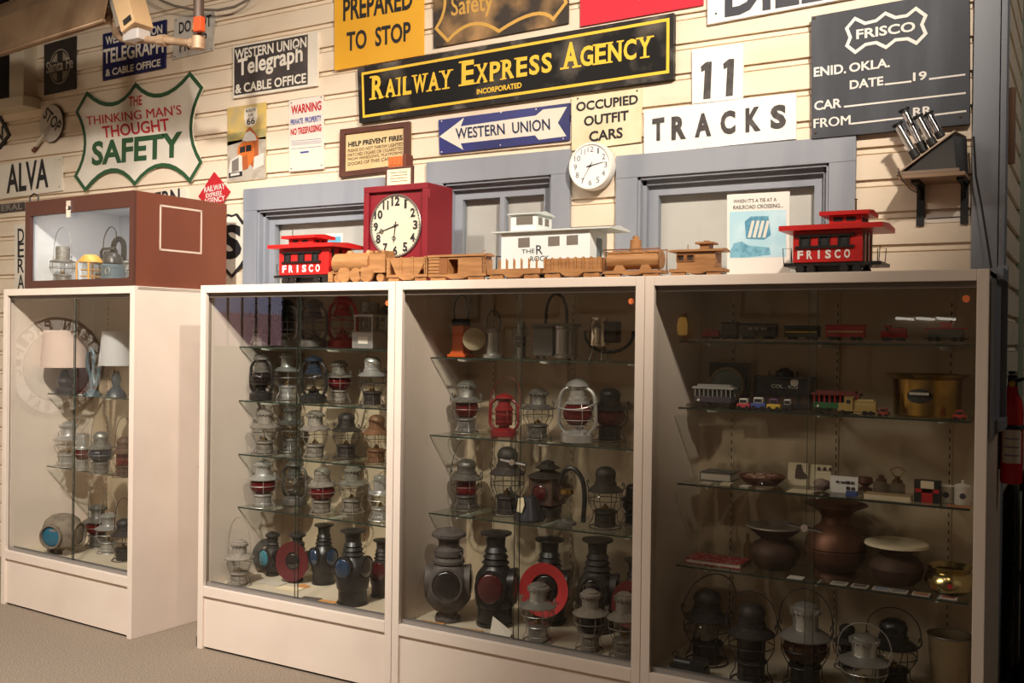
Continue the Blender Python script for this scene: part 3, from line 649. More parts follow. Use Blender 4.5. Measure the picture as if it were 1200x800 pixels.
M = MB(cb[0].location); q = aty(1003, 238, .18); M.cyl(q-V((0, 0, .03)), q+V((0, 0, .012)), .003, 6).cyl(q+V((0, 0, .012)), q+V((0, 0, .016)), .006, 8).build('stove_pipe', BRASS, cb[0])

# white caboose THE ROCK
WB = mat('white_caboose', (224, 230, 228), .5); fy = .20
x0, x1 = X(587, fy), X(691, fy); dy = .17; zr = Zv(640, 271, fy); zb = H+.045
t = thing('model_caboose', 'white model caboose with black lettering The Rock behind the wooden train', 'model caboose', ((x0+x1)/2, fy+dy/2, H)); o = t.location
MB(o).box(x0, x1, fy, fy+dy, zb, zr, bev=.002).build('body', WB, t)
M = MB(o); rx0, rx1 = x0-.04, x1+.10
M.prism([(rx0, fy-.02, zr), (rx0, fy-.02, zr+.006), (rx0, fy+dy/2, zr+.02), (rx0, fy+dy+.02, zr+.006), (rx0, fy+dy+.02, zr)], (rx1-rx0, 0, 0)); M.build('roof', mat('caboose_roof', (200, 206, 202), .5), t)
c0, c1 = X(598, fy+.02), X(628, fy+.02); cz = Zv(612, 251.5, fy+.02)
MB(o).box(c0, c1, fy+.02, fy+dy-.01, zr, cz).build('cupola', WB, t)
MB(o).prism([(c0-.012, fy+.008, cz), (c0-.012, fy+.008, cz+.005), (c0-.012, fy+dy/2, cz+.018), (c0-.012, fy+dy+.002, cz+.005), (c0-.012, fy+dy+.002, cz)], (c1-c0+.024, 0, 0)).build('cupola_roof', MT['caboose_roof'], t)
CW = mat('model_window', (120, 112, 104), .15)
def quad(y, pts): return [aty(u, v, y) for u, v in pts]
z8 = lambda u, v: (480+u/5, 180+v/5)
M = MB(o)
flat(M, quad(fy+.02, [z8(*k) for k in ((626, 372), (722, 366), (722, 414), (626, 418))]), (0, -.001, 0))
for ya in (fy+.055, fy+.115): M.box(c1-.001, c1+.001, ya-.018, ya+.018, zr+.035, cz-.012)
M.build('cupola_window', CW, t)
M = MB(o)
for u, v in ((637, 495), (812, 487), (920, 480)): flat(M, quad(fy, [z8(u, v), z8(u+67, v-5), z8(u+67, v+52), z8(u, v+56)]), (0, -.001, 0))
M.build('side_window', CW, t)
M = MB(o)
for tx, a, b, c in (('THE', (657, 586), (733, 581), (657, 562)), ('R', (742, 590), (780, 588), (742, 537)), ('ROCK', (708, 632), (818, 626), (708, 602))): put_text(M, tx, *quad(fy, [z8(*a), z8(*b), z8(*c)]), .0, V((0, -.0012, 0)))
M.build('lettering', INK, t)
MB(o).box(x1-.001, x1+.002, fy+.065, fy+.115, zb, zr-.03).build('end_door', mat('model_door', (110, 122, 124), .5), t)
M = MB(o); M.box(rx0+.01, rx1-.02, fy+.01, fy+dy-.01, zb-.012, zb+.002)
for xe in (x1+.07, x1+.045, x0-.03):
    for yy in (fy+.01, fy+dy-.015): M.tube([(xe, yy, zb), (xe, yy, zb+.07)], .0025, 6)
M.tube([(x1+.07, fy+.01, zb+.07), (x1+.07, fy+dy-.015, zb+.07)], .0025, 6).tube([(x0-.03, fy+.01, zb+.07), (x0-.03, fy+dy-.015, zb+.07)], .0025, 6); M.build('platform', BLACK, t)
for q in (.12, .28, .72, .88):
    for yy in (fy+.02, fy+dy-.01):
        M = MB(o); wheel(M, x0+(x1-x0)*q, yy, H+.0235, .0205, .012); M.build('wheel', WHEELM, t)

# the wooden train
TY0, TY1 = .02, .10
def truck(t, o, xc, L, h=.05):
    M = MB(o); a = L/2; pr = []
    for i in range(7): an = PI/2+PI*i/6; pr.append((xc-a+h*.45+h*.45*cos(an), TY0+.002, H+h*.48+h*.47*sin(an)))
    pr += [(xc-a*.25, TY0+.002, H+h*.02), (xc-a*.15, TY0+.002, H+h*.14), (xc+a*.15, TY0+.002, H+h*.14), (xc+a*.25, TY0+.002, H+h*.02)]
    for i in range(7): an = -PI/2+PI*i/6; pr.append((xc+a-h*.45+h*.45*cos(an), TY0+.002, H+h*.48+h*.47*sin(an)))
    pr += [(xc+a*.2, TY0+.002, H+h*.8), (xc-a*.2, TY0+.002, H+h*.8)]
    M.prism(pr, (0, .014, 0)); M.build('truck', WOOD, t)
    M = MB(o)
    for s in (-.55, .55):
        for yy in (TY0+.028, TY1-.004): wheel(M, xc+s*a, yy, H+h*.44, h*.38, .01)
    M.build('wheelset', WOODD, t)
def wcar(name, label, u0, u1, vdeck):
    x0, x1 = X(u0, TY0), X(u1, TY0); t = thing(name, label, 'model train car', ((x0+x1)/2, .06, H), 'wooden train on the cabinet tops'); o = t.location
    zd = Zv((u0+u1)/2, vdeck, TY0); L = x1-x0
    M = MB(o); M.prism([(x0, TY0, zd-.012), (x0, TY0, zd), (x1, TY0, zd), (x1, TY0, zd-.012), (x1-L*.3, TY0, zd-.012), (x1-L*.4, TY0, max(zd-.032, H+.006)), (x0+L*.4, TY0, max(zd-.032, H+.006)), (x0+L*.3, TY0, zd-.012)], (0, TY1-TY0, 0)); M.build('underframe', WOOD, t)
    for q in (.17, .83): truck(t, o, x0+L*q, L*.27, zd-.014-H)
    MB(o).cyl((x0-.004, .06, zd-.006), (x0+.002, .06, zd-.012), .004, 8).build('coupler', WOODD, t)
    return t, o, x0, x1, zd, L
# hopper with diagonal cut-outs
t, o, x0, x1, zd, L = wcar('wooden_hopper_car', 'wooden hopper car with triangular cut-outs, right behind the locomotive', 453, 500.5, 321.5)
zt = Zv(477, 301.5, TY0)
for yy in (TY0+.004, TY1-.01): MB(o).prism([(x0+.01, yy, zt), (x1-.004, yy, zt), (x1-.05, yy, zd), (x0+.05, yy, zd)], (0, .006, 0)).build('side_board', WOODD if yy > .05 else WOOD, t)
MB(o).box(x0, x0+.008, TY0, TY1, zd, zt).box(x1-.01, x1-.002, TY0, TY1, zd, zt).build('end_board', WOOD, t)
for q in (.06, .36, .64, .95): MB(o).box(x0+L*q-.005, x0+L*q+.004, TY0, TY0+.008, zd, zt+.003).build('stake', WOOD, t)
# boxcar
t, o, x0, x1, zd, L = wcar('wooden_boxcar', 'wooden boxcar with an open square doorway in front of the red clock', 502, 569, 320.5)
zt = Zv(535, 300.5, TY0); xa, xb = X(525, TY0), X(533.5, TY0)
B_ = MB(o).box(x0, xa, TY0+.003, TY1, zd, zt).box(xb+.012, x1-.02, TY0+.003, TY1, zd, zt).box(xa, xb+.012, TY1-.01, TY1, zd, zt).box(xa, xb+.012, TY0+.003, TY1, zt-.01, zt); B_.build('body', WOOD, t)
MB(o).prism([(x0-.004, TY0-.003, zt), (x0-.004, TY0-.003, zt+.008), (x0-.004, .06, zt+.014), (x0-.004, TY1+.003, zt+.008), (x0-.004, TY1+.003, zt)], (L+.0, 0, 0)).build('roof', WOOD, t)
MB(o).box(xa-.045, xa-.002, TY0-.002, TY0+.004, zd, zt-.006).build('sliding_door', WOODD, t)
M = MB(o)
for i in range(5): M.box(x0, xa-.045, TY0, TY0+.004, zd+.004+i*(zt-zd)/5, zd+(i+.9)*(zt-zd)/5)
M.build('side_planks', WOOD, t)
M = MB(o)
for xx in (x1-.014, x1-.004): M.box(xx, xx+.003, TY0, TY0+.004, zd, zt+.008)
for i in range(6): M.box(x1-.014, x1-.001, TY0, TY0+.003, zd+.006+i*.017, zd+.010+i*.017)
M.build('ladder', WOOD, t)
# stake flat
t, o, x0, x1, zd, L = wcar('wooden_flatcar', 'wooden flatcar with a row of upright stakes, in front of the white caboose', 571, 633, 317.5)
MB(o).box(x0, x1, TY0, TY1, zd, zd+.010).build('deck', WOOD, t)
for i in range(7):
    xx = x0+.02+(L-.04)*i/6
    for yy in (TY0+.004, TY1-.006): MB(o).cyl((xx, yy, zd+.006), (xx, yy, zd+.052), .0032, 6).build('stake', WOOD, t)
# ribbed gondola
t, o, x0, x1, zd, L = wcar('wooden_gondola', 'wooden gondola car with eight ribs on its high side', 635.5, 705, 315.5)
zt = Zv(670, 301, TY0); MB(o).box(x0+.004, x1-.004, TY0+.006, TY1-.006, zd, zt-.004).build('body', WOOD, t)
for i in range(8):
    xx = x0+.01+(L-.022)*i/7; MB(o).box(xx-.004, xx+.004, TY0, TY0+.007, zd, zt).build('rib', WOOD, t)
# tank car
t, o, x0, x1, zd, L = wcar('wooden_tank_car', 'wooden tank car with a round barrel and short upright dome', 706.5, 774.5, 316.5)
zc = Zv(740, 305, .06); r_ = .036
MB(o).cyl((x0+.012, .06, zc), (x1-.012, .06, zc), r_, 20).build('barrel', WOOD, t)
MB(o).lathe([(0, 0), (.022, 0), (.022, .05), (.012, .055), (.012, .066), (0, .068)], ((x0+x1)/2, .06, zc+r_-.008), 14).build('dome', WOOD, t)
for q in (.27, .72):
    xx = x0+L*q; MB(o).prism([(xx-.026, TY0+.01, zd), (xx-.010, TY0+.01, zd+.03), (xx-.006, TY0+.01, zc+.03), (xx+.006, TY0+.01, zc+.03), (xx+.010, TY0+.01, zd+.03), (xx+.026, TY0+.01, zd)], (0, .010, 0)).build('saddle', WOOD, t)
M = MB(o)
for yy in (TY0, TY1): M.tube([(x0+.004, yy, zc+r_+.004), (x1-.004, yy, zc+r_+.004)], .0025, 6)
for q in (.03, .97):
    for yy in (TY0, TY1): M.tube([(x0+L*q, yy, zd-.004), (x0+L*q, yy, zc+r_+.004)], .0022, 6)
M.build('handrail', WOODD, t)
# wooden caboose
t, o, x0, x1, zd, L = wcar('wooden_caboose', 'small wooden caboose with two square windows, last car of the wooden train', 784, 847, 314.5)
zt = Zv(815, 294.5, TY0)
wz0, wz1 = zd+(zt-zd)*.48, zt-.012; w_ = [(X(793.5, TY0), X(801, TY0)), (X(805, TY0), X(812.5, TY0))]
B_ = MB(o).box(x0+.03, x1-.03, TY0+.003, TY1-.003, zd, wz0).box(x0+.03, x1-.03, TY0+.003, TY1-.003, wz1, zt)
for a, b in ((x0+.03, w_[0][0]), (w_[0][1], w_[1][0]), (w_[1][1], x1-.03)): B_.box(a, b, TY0+.003, TY1-.003, wz0, wz1)
B_.build('body', WOOD, t)
M = MB(o)
for a, b in w_: M.box(a-.001, a+.006, TY0-.001, TY0+.006, wz0, wz1).box(a, b, TY0+.03, TY0+.034, wz0, wz1) if 0 else M.box(a-.004, a, TY0, TY0+.006, wz0-.004, wz1+.004).box(b, b+.004, TY0, TY0+.006, wz0-.004, wz1+.004).box(a, b, TY0, TY0+.006, wz1, wz1+.004).box(a, b, TY0, TY0+.006, wz0-.004, wz0)
M.build('window_frame', WOODD, t)
MB(o).prism([(x0, TY0-.008, zt), (x0, TY0-.008, zt+.006), (x0, .06, zt+.013), (x0, TY1+.008, zt+.006), (x0, TY1+.008, zt)], (L, 0, 0)).build('roof', WOOD, t)
c0, c1 = X(819.5, .03), X(830, .03)
MB(o).box(c0, c1, TY0+.014, TY1-.014, zt, zt+.028).build('cupola', WOOD, t)
MB(o).box(c0-.016, c1+.016, TY0+.004, TY1-.004, zt+.028, zt+.036, bev=.002).build('cupola_roof', WOOD, t)
MB(o).cyl((x0+.06, .06, zt+.008), (x0+.06, .06, zt+.03), .002, 6).cyl(((c0+c1)/2, .06, zt+.036), ((c0+c1)/2, .06, zt+.042), .012, 10).build('smoke_pipe', WOODD, t)
# locomotive
x0, x1 = X(386, TY0), X(452, TY0); t = thing('wooden_locomotive', 'chunky wooden toy locomotive with three big disc wheels in front of the red caboose', 'model locomotive', ((x0+x1)/2, .06, H), 'wooden train on the cabinet tops'); o = t.location; L = x1-x0
z9 = lambda u, v: (300+u/5.4545, 265+v/5.4545)
zx = lambda u: X(z9(u, 0)[0], TY0); zz = lambda v: Zv(420, 265+v/5.4545, TY0)
MB(o).box(zx(470), zx(800), TY0+.012, TY1-.012, zz(300), zz(278), bev=.002).build('running_board', WOOD, t)
MB(o).cyl((zx(492), .055, zz(232)), (zx(720), .055, zz(232)), .047, 20).build('boiler', WOOD, t)
MB(o).prism([(zx(500), TY0+.004, zz(280)), (zx(500), TY0+.004, zz(222)), (zx(540), TY0+.004, zz(200)), (zx(718), TY0+.004, zz(196)), (zx(718), TY0+.004, zz(280))], (0, .012, 0)).build('boiler_side', WOOD, t)
MB(o).box(zx(612), zx(712), TY0+.0025, TY0+.005, zz(258), zz(222)).build('side_recess', WOODD, t)
for u, r in ((570, .02), (688, .016)): MB(o).lathe([(0, 0), (r, 0), (r, .02), (r*.6, .032), (0, .034)], (zx(u), .055, zz(196)), 12).build('dome', WOOD, t)
MB(o).box(zx(720), zx(822), TY0+.002, TY1-.002, zz(300), zz(178), bev=.002).build('cab', WOOD, t)
for u in (735, 765, 808): MB(o).box(zx(u)-.006, zx(u)+.008, TY0+.002, TY1-.002, zz(176), zz(160), bev=.001).build('cab_roof_rib', WOOD, t)
for u, r in ((566, .036), (640, .033), (708, .038)):
    for yy in (TY0+.006, TY1+.002):
        M = MB(o); M.lathe([(0, 0), (r, 0), (r, .012), (0, .012)], (zx(u), yy, H+r+.0006), 20, Matrix.Rotation(PI/2, 3, 'X')); M.build('driving_wheel', WOOD, t)
for u in (512, 785):
    M = MB(o); M.lathe([(0, 0), (.020, 0), (.020, .06), (0, .06)], (zx(u), TY0+.07, H+.0208), 14, Matrix.Rotation(PI/2, 3, 'X')); M.build('small_wheel', WOOD, t)
MB(o).prism([(zx(452), TY0+.01, H+.006), (zx(452), TY0+.01, zz(285)), (zx(480), TY0+.01, zz(285)), (zx(480), TY0+.01, H+.006)], (0, .06, 0)).build('pilot', WOOD, t)

# red case clock
cy0 = .26
x0, x1 = X(427, cy0), X(501.5, cy0); z1 = (Zv(427, 220.5, cy0)+Zv(501, 213, cy0))/2; cyb = .46
t = thing('case_clock', 'big dark red square wooden case clock with white dial reading about 8:32', 'clock', ((x0+x1)/2, cy0+.1, H)); o = t.location
MB(o).box(x0, x1, cy0+.006, cyb, H+.001, z1, bev=.004).build('case', MAROON, t)
M = MB(o); fr = .030; M.box(x0, x1, cy0-.012, cy0+.008, z1-fr, z1, bev=.004).box(x0, x1, cy0-.012, cy0+.008, H+.001, H+fr, bev=.004).box(x0, x0+fr, cy0-.012, cy0+.008, H+fr, z1-fr, bev=.004).box(x1-fr, x1, cy0-.012, cy0+.008, H+fr, z1-fr, bev=.004); M.build('front_frame', MAROON, t)
c = aty(463.3, 264.5, cy0); r_ = (aty(463.3, 228.5, cy0).z-aty(463.3, 300.5, cy0).z)/2
RX = Matrix.Rotation(PI/2, 3, 'X')
MB(o).lathe([(0, 0), (r_, 0), (r_, .004), (0, .005)], c+V((0, .006, 0)), 48, RX).build('dial', mat('dial_cream', (206, 196, 172), .45), t)
MB(o).ring(r_, .005, c+V((0, .0, 0)), 48, RX).build('bezel', mat('bezel_grey', (130, 120, 112), .4, .5), t)
def dial_numbers(o, c, r, s, m, y, nums, par, bold=.02, rad=.80):
    M = MB(o)
    for n in nums:
        a = PI/2-n*PI/6; p = V((c.x+r*rad*cos(a), y, c.z+r*rad*sin(a))); st = str(n); w_ = s*(.62 if n < 10 else 1.15) if n != 1 else s*.3
        if n == 11: w_ = s*.8
        put_text(M, st, p+V((-w_/2, 0, -s/2)), p+V((w_/2, 0, -s/2)), p+V((-w_/2, 0, s/2)), bold, V((0, -.001, 0)))
    return M.build('numerals', m, par)
dial_numbers(o, c, r_, .042, INK, cy0, range(1, 13), t, .03)
M = MB(o)
for i in range(60):
    a = 2*PI*i/60; e = V((cos(a), 0, sin(a))); g = V((-sin(a), 0, cos(a)))*(.0012 if i % 5 else .0026)
    b = V((c.x, cy0, c.z)); M.prism([b+e*r_*.925-g+V((0, -.0006, 0)), b+e*r_*.925+g+V((0, -.0006, 0)), b+e*r_*.955+g+V((0, -.0006, 0)), b+e*r_*.955-g+V((0, -.0006, 0))], (0, .0005, 0))
M.build('minute_track', INK, t)
def hand(o, c, y, ang, L, w_, m, par, loop=None, tail=.02):
    e = V((sin(ang), 0, cos(ang))); g = V((e.z, 0, -e.x)); b = V((c.x, y, c.z))
    M = MB(o); M.prism([b-e*tail-g*w_, b-e*tail+g*w_, b+e*L+g*w_*.35, b+e*L-g*w_*.35], (0, .0012, 0))
    if loop: M.ring(loop, .0016, b+e*L*.72, 16, RX)
    return M.build('clock_hand', m, par)
hand(o, c, cy0-.003, math.radians(254), r_*.80, .003, INK, t, .010); hand(o, c, cy0-.002, math.radians(187), r_*.56, .003, INK, t, .009)
MB(o).lathe([(0, 0), (.008, 0), (.006, .006), (0, .007)], V((c.x, cy0, c.z)), 12, RX).build('hand_boss', INK, t)
M = MB(o)
for za in (z1-.05, H+.12): M.cyl((x1+.002, cy0-.002, za-.02), (x1+.002, cy0-.002, za+.02), .005, 8)
M.build('hinge', MAROON, t)
# little framed card standing on the clock, and the orange thing behind it
p = aty(466, 214, .32); zt = z1; a, b = X(451.5, .32, 2.4), X(483.5, .32, 2.4); ht = Zv(467, 195, .32)
t = thing('framed_card', 'small framed white card standing on top of the red clock', 'picture frame', ((a+b)/2, .32, zt)); o = t.location
MB(o).box(a, b, .322, .334, zt+.001, ht).build('frame', DBROWN, t)
MB(o).box(a+.012, b-.012, .3195, .322, zt+.004, ht-.012).build('card', CREAMP, t)
M = MB(o)
for i in range(4): M.box(a+.03, b-.03, .319, .3196, ht-.03-i*.014, ht-.027-i*.014)
M.build('typed_line', mat('notice_ink', (110, 86, 60)), t)
a, b = X(456.5, .37, 2.45), X(477, .37, 2.45); zt2 = Zv(467, 181.5, .37)
t = thing('wooden_box', 'small orange wooden box perched behind the framed card on the red clock', 'box', ((a+b)/2, .38, z1)); o = t.location
OW = mat('orange_wood', (196, 104, 50), .5, 0, (170, 84, 40), 8)
MB(o).box(a, b-.02, .36, .42, z1+.001, zt2-.008, bev=.002).build('body', OW, t); MB(o).box(b-.02, b, .36, .42, z1+.001, zt2, bev=.002).build('end_block', mat('dark_wood', (104, 52, 36), .5), t)
for i in range(3): MB(o).box(a+.008+i*.026, a+.026+i*.026, .357, .36, zt2-.05, zt2-.008).build('slat', OW, t)

# round white wall clock
yy = YW-.075; c = aty(691, 194, yy); r_ = (aty(691, 166, yy).z-aty(691, 222, yy).z)/2
t = thing('wall_clock', 'round white plastic wall clock with black numerals hanging between the windows', 'clock', (c.x, YW, c.z)); o = t.location
MB(o).lathe([(0, 0), (r_*.97, 0), (r_, .008), (r_, .05), (r_*.97, .058), (r_*.90, .058), (r_*.88, .05), (0, .05)], V((c.x, YW-.016, c.z)), 48, RX).build('case', WHITE, t)
yf = YW-.066
MB(o).lathe([(0, 0), (r_*.88, 0), (r_*.88, .0006), (0, .0006)], V((c.x, yf-.0004, c.z)), 40, RX).build('dial', mat('dial_white', (238, 236, 234), .5), t)
dial_numbers(o, c, r_, .026, mat('grey_numeral', (96, 92, 92), .5), yf-.001, range(1, 13), t, .0, .70)
hand(o, c, yf-.004, math.radians(79), r_*.60, .003, INK, t); hand(o, c, yf-.005, math.radians(211), r_*.70, .0014, INK, t)
MB(o).lathe([(0, 0), (.005, 0), (.005, .005), (0, .006)], V((c.x, yf-.002, c.z)), 10, RX).build('hand_boss', INK, t)
MB(o).cyl((c.x+.02, YW-.03, c.z-.02), (c.x+.02, YW, c.z-.02), .03, 12).build('movement_box', BLACKM, t)

# crossing poster leaning behind the caboose
yp = .42; Q = [aty(u, v, yp) for u, v in ((852, 228), (925.4, 224), (925.4, 316), (852, 321))]; zb = H
Q[2].z = Q[3].z = H+.001
t = tag(MB(((Q[0].x+Q[1].x)/2, yp, H)).prism(Q, (0, .006, 0)).build('poster', mat('poster_white', (226, 220, 212), .6)), 'white poster reading When it\'s a tie at a railroad crossing with blue picture', 'poster'); o = t.location
zA = lambda u, v: aty(770+u/4.138, 215+v/4.138, yp)
flat(M := MB(o), [zA(352, 138), zA(626, 126), zA(626, 355), zA(352, 362)], (0, -.0006, 0)); M.build('picture', mat('poster_blue', (170, 208, 222), .5, 0, (196, 222, 232), 10), t)
TB = mat('poster_teal', (76, 136, 164), .5, 0, (110, 168, 190), 40)
M = MB(o)
for ps in (((425, 185), (455, 160), (540, 158), (552, 250), (520, 272), (432, 268)),): flat(M, [zA(*k) for k in ps], (0, -.0012, 0))
M.build('locomotive_print', TB, t)
M = MB(o)
for i in range(4):
    a = 440+i*24; flat(M, [zA(a, 262), zA(a+14, 262), zA(a+34, 180), zA(a+20, 180)], (0, -.0018, 0))
M.build('stripe_print', PAPER, t)
M = MB(o); flat(M, [zA(*k) for k in ((354, 330), (372, 290), (412, 280), (440, 300), (545, 310), (552, 345), (440, 358), (356, 358))], (0, -.0012, 0)); M.build('car_print', mat('poster_teal2', (120, 176, 196), .5, 0, (70, 128, 158), 30), t)
M = MB(o); put_text(M, "WHEN IT'S A TIE AT A", zA(370, 96), zA(580, 86), zA(370, 78), .01, V((0, -.001, 0))); put_text(M, 'RAILROAD CROSSING...', zA(370, 126), zA(612, 116), zA(370, 107), .01, V((0, -.001, 0))); M.build('lettering', INK, t)
# small blue print behind the little caboose
yp = .46; Q = [aty(u, v, yp) for u, v in ((374, 274.5), (401.5, 273), (401.5, 300), (374, 300))]; Q[2].z = Q[3].z = H+.001
t = tag(MB(((Q[0].x+Q[1].x)/2, yp, H)).prism(Q, (0, .005, 0)).build('print_card', PAPER), 'pale-bordered blue print standing behind the small red caboose', 'picture'); o = t.location
flat(M := MB(o), [aty(u, v, yp) for u, v in ((375.5, 278), (399.5, 276.8), (399.5, 298), (375.5, 298))], (0, -.001, 0)); M.build('picture', mat('print_blue', (92, 158, 184), .5), t)

# brown glass-fronted case standing on the first cabinet
bx0, bx1 = .205, 1.18; by0, by1 = .02, .62
zb, zt = H+.001, 2.325
t = thing('wooden_case', 'brown wooden glass-fronted case of lanterns on top of the corner cabinet', 'case', AL((bx0+bx1)/2, .3, H), rz=ARZ)
cxl = AL((bx0+bx1)/2, .3, H)
def bl(): return MB(((bx0+bx1)/2, .3, H))
bl().box(bx1-.016, bx1, by0, by1, zb, zt, bev=.002).build('side_panel', BROWNBOX, t); bl().box(bx0, bx0+.016, by0, by1, zb, zt, bev=.002).build('side_panel', BROWNBOX, t)
bl().box(bx0+.016, bx1-.016, by0+.02, by1, zb, zb+.016).build('base_panel', BROWNBOX, t); bl().box(bx0+.016, bx1-.016, by0+.02, by1, zt-.014, zt).build('top_panel', BROWNBOX, t)
bl().box(bx0+.016, bx1-.016, by1-.014, by1, zb, zt).build('back_panel', BROWNBOX, t)
bl().box(bx0+.016, bx0+.02, by0+.02, by1-.014, zb+.016, zt-.014).box(bx1-.02, bx1-.016, by0+.02, by1-.014, zb+.016, zt-.014).box(bx0+.02, bx1-.02, by1-.018, by1-.014, zb+.016, zt-.014).box(bx0+.02, bx1-.02, by0+.02, by1-.018, zb+.016, zb+.019).box(bx0+.02, bx1-.02, by0+.02, by1-.018, zt-.017, zt-.014).build('white_lining', BOXIN, t)
f = bl(); f.box(bx0, bx0+.05, by0-.016, by0+.004, zb, zt, bev=.002).box(bx1-.034, bx1, by0-.016, by0+.004, zb, zt, bev=.002).box(bx0+.05, bx1-.034, by0-.016, by0+.004, zt-.085, zt, bev=.002).box(bx0+.05, bx1-.034, by0-.016, by0+.004, zb, zb+.042, bev=.002); f.build('front_frame', mat('shaded_brown_front', (80, 44, 34), .5, 0, (80, 44, 34), 5), t)  # front's shade is put into a darker brown than the sides
bl().box(bx0+.05, bx1-.034, by0+.004, by0+.008, zb+.03, zt-.07).build('glass_front', GLASS, t)
bl().box(bx0+.40, bx0+.44, by0-.022, by0-.014, zt-.11, zt-.02).cyl((bx0+.42, by0-.03, zt-.06), (bx0+.42, by0-.014, zt-.06), .012, 8).build('latch', CHROME, t)
bl().tube([(bx0+.02, by0, zt), (bx0+.02, by0, zt+.03), (bx0+.06, by0, zt+.045), (bx0+.10, by0, zt+.03), (bx0+.10, by0, zt)], .005, 6).build('carry_handle', IRON, t)
ya, yb, za, zc = .17, .44, zb+.20, zt-.06
M = bl()
for k in (((ya, za), (yb, za+.0)), ((yb, za), (yb, zc)), ((yb, zc), (ya, zc)), ((ya, zc), (ya, za))):
    (y0_, z0_), (y1_, z1_) = k; M.box(bx1-.0005, bx1+.0015, min(y0_, y1_)-.005, max(y0_, y1_)+.005, min(z0_, z1_)-.005, max(z0_, z1_)+.005)
M.build('tape_mark', mat('old_tape', (206, 186, 170), .7), t)
# ================================================================ lanterns
_pc = {}
def seg(n, f): return [f(i/n) for i in range(n+1)]
GL = {'std': [(.13, .30), (.19, .34), (.235, .41), (.25, .47), (.235, .54), (.20, .60), (.16, .63)], 'cyl': [(.17, .30), (.185, .32), (.185, .60), (.165, .63)],
      'fat': [(.14, .30), (.22, .34), (.275, .41), (.285, .47), (.27, .53), (.21, .60), (.17, .63)], 'tall': [(.15, .26), (.20, .30), (.225, .42), (.21, .55), (.16, .64)]}
def hand_meshes(style, gl):
    k = (style, gl)
    if k in _pc: return _pc[k]
    d = {}; n = 20
    tall = gl == 'tall'
    M = MB(); M.lathe([(0, .02), (.17, .02), (.185, .035), (.185, .09), (.17, .10), (.18, .12), (.18, .235), (.20, .25), (.20, .285), (.13, .30), (0, .30)], n=n); d['base'] = M.mesh('base')
    M = MB(); M.lathe([(.05, .29), (.06, .30), (.06, .345), (.03, .36), (.02, .39), (0, .39)], n=10); d['burner'] = M.mesh('burner')
    M = MB(); M.lathe(GL[gl], n=24); d['globe'] = M.mesh('globe')
    M = MB()
    if style == 'dome': pr = [(.14, .62), (.27, .60), (.305, .595), (.31, .61), (.26, .65), (.21, .68), (.19, .70), (.19, .74), (.17, .75), (.17, .84), (.18, .85), (.18, .89), (.15, .95), (.08, .99), (0, 1.0)]
    elif style == 'crown': pr = [(.14, .62), (.27, .60), (.33, .59), (.335, .605), (.27, .64), (.21, .675), (.165, .69), (.16, .70), (.16, .87), (.195, .885), (.195, .915), (.15, .94), (.15, .96), (.09, .99), (0, 1.0)]
    else: pr = [(.15, .62), (.26, .61), (.29, .61), (.29, .625), (.22, .655), (.165, .67), (.165, .97), (.15, .975), (.15, 1.0), (0, 1.0)]
    M.lathe(pr, n=n)
    if style == 'crown':
        for i in range(16):
            a = 2*PI*i/16; M.box(.150, .2, -.012, .012, .86, .925, Matrix.Rotation(a, 4, 'Z'))
    d['cap'] = M.mesh('cap')
    M = MB(); wr = .0072
    M.ring(.275, wr*1.3, (0, 0, .0125), 24); M.ring(.295, wr, (0, 0, .46), 24); M.ring(.21, wr, (0, 0, .26), 20); M.ring(.285, wr, (0, 0, .60), 24)
    for i in range(6):
        a = 2*PI*(i+.25)/6; M.tube([(r*cos(a), r*sin(a), z) for r, z in ((.275, .013), (.27, .06), (.215, .14), (.205, .26), (.255, .34), (.295, .42), (.298, .50), (.287, .60))], wr, 5)
    d['guard'] = M.mesh('guard')
    M = MB()
    for s_ in (-1, 1): M.tube([(s_*.30, 0, .60), (s_*.345, 0, .66), (s_*.35, 0, .73), (s_*.325, 0, .76), (s_*.31, 0, .70)], wr*1.5, 5)
    d['ear'] = M.mesh('ear')
    for b, (an, hh) in dict(up=(0, .78), mid=(0, .44), lean=(12, .74), back=(48, .60), low=(112, .40), front=(-112, .34)).items():
        M = MB(); pts = []
        for t_ in range(15):
            a = PI*t_/14; q = V((-.345*cos(a), 0, hh*sin(a)**.8 if 0 < t_ < 14 else 0)); q = Matrix.Rotation(math.radians(-an), 3, 'X') @ q; pts.append(q+V((0, 0, .71)))
        M.tube(pts, wr*1.1, 6); d['bail_'+b] = M.mesh('bail')
    _pc[k] = d; return d
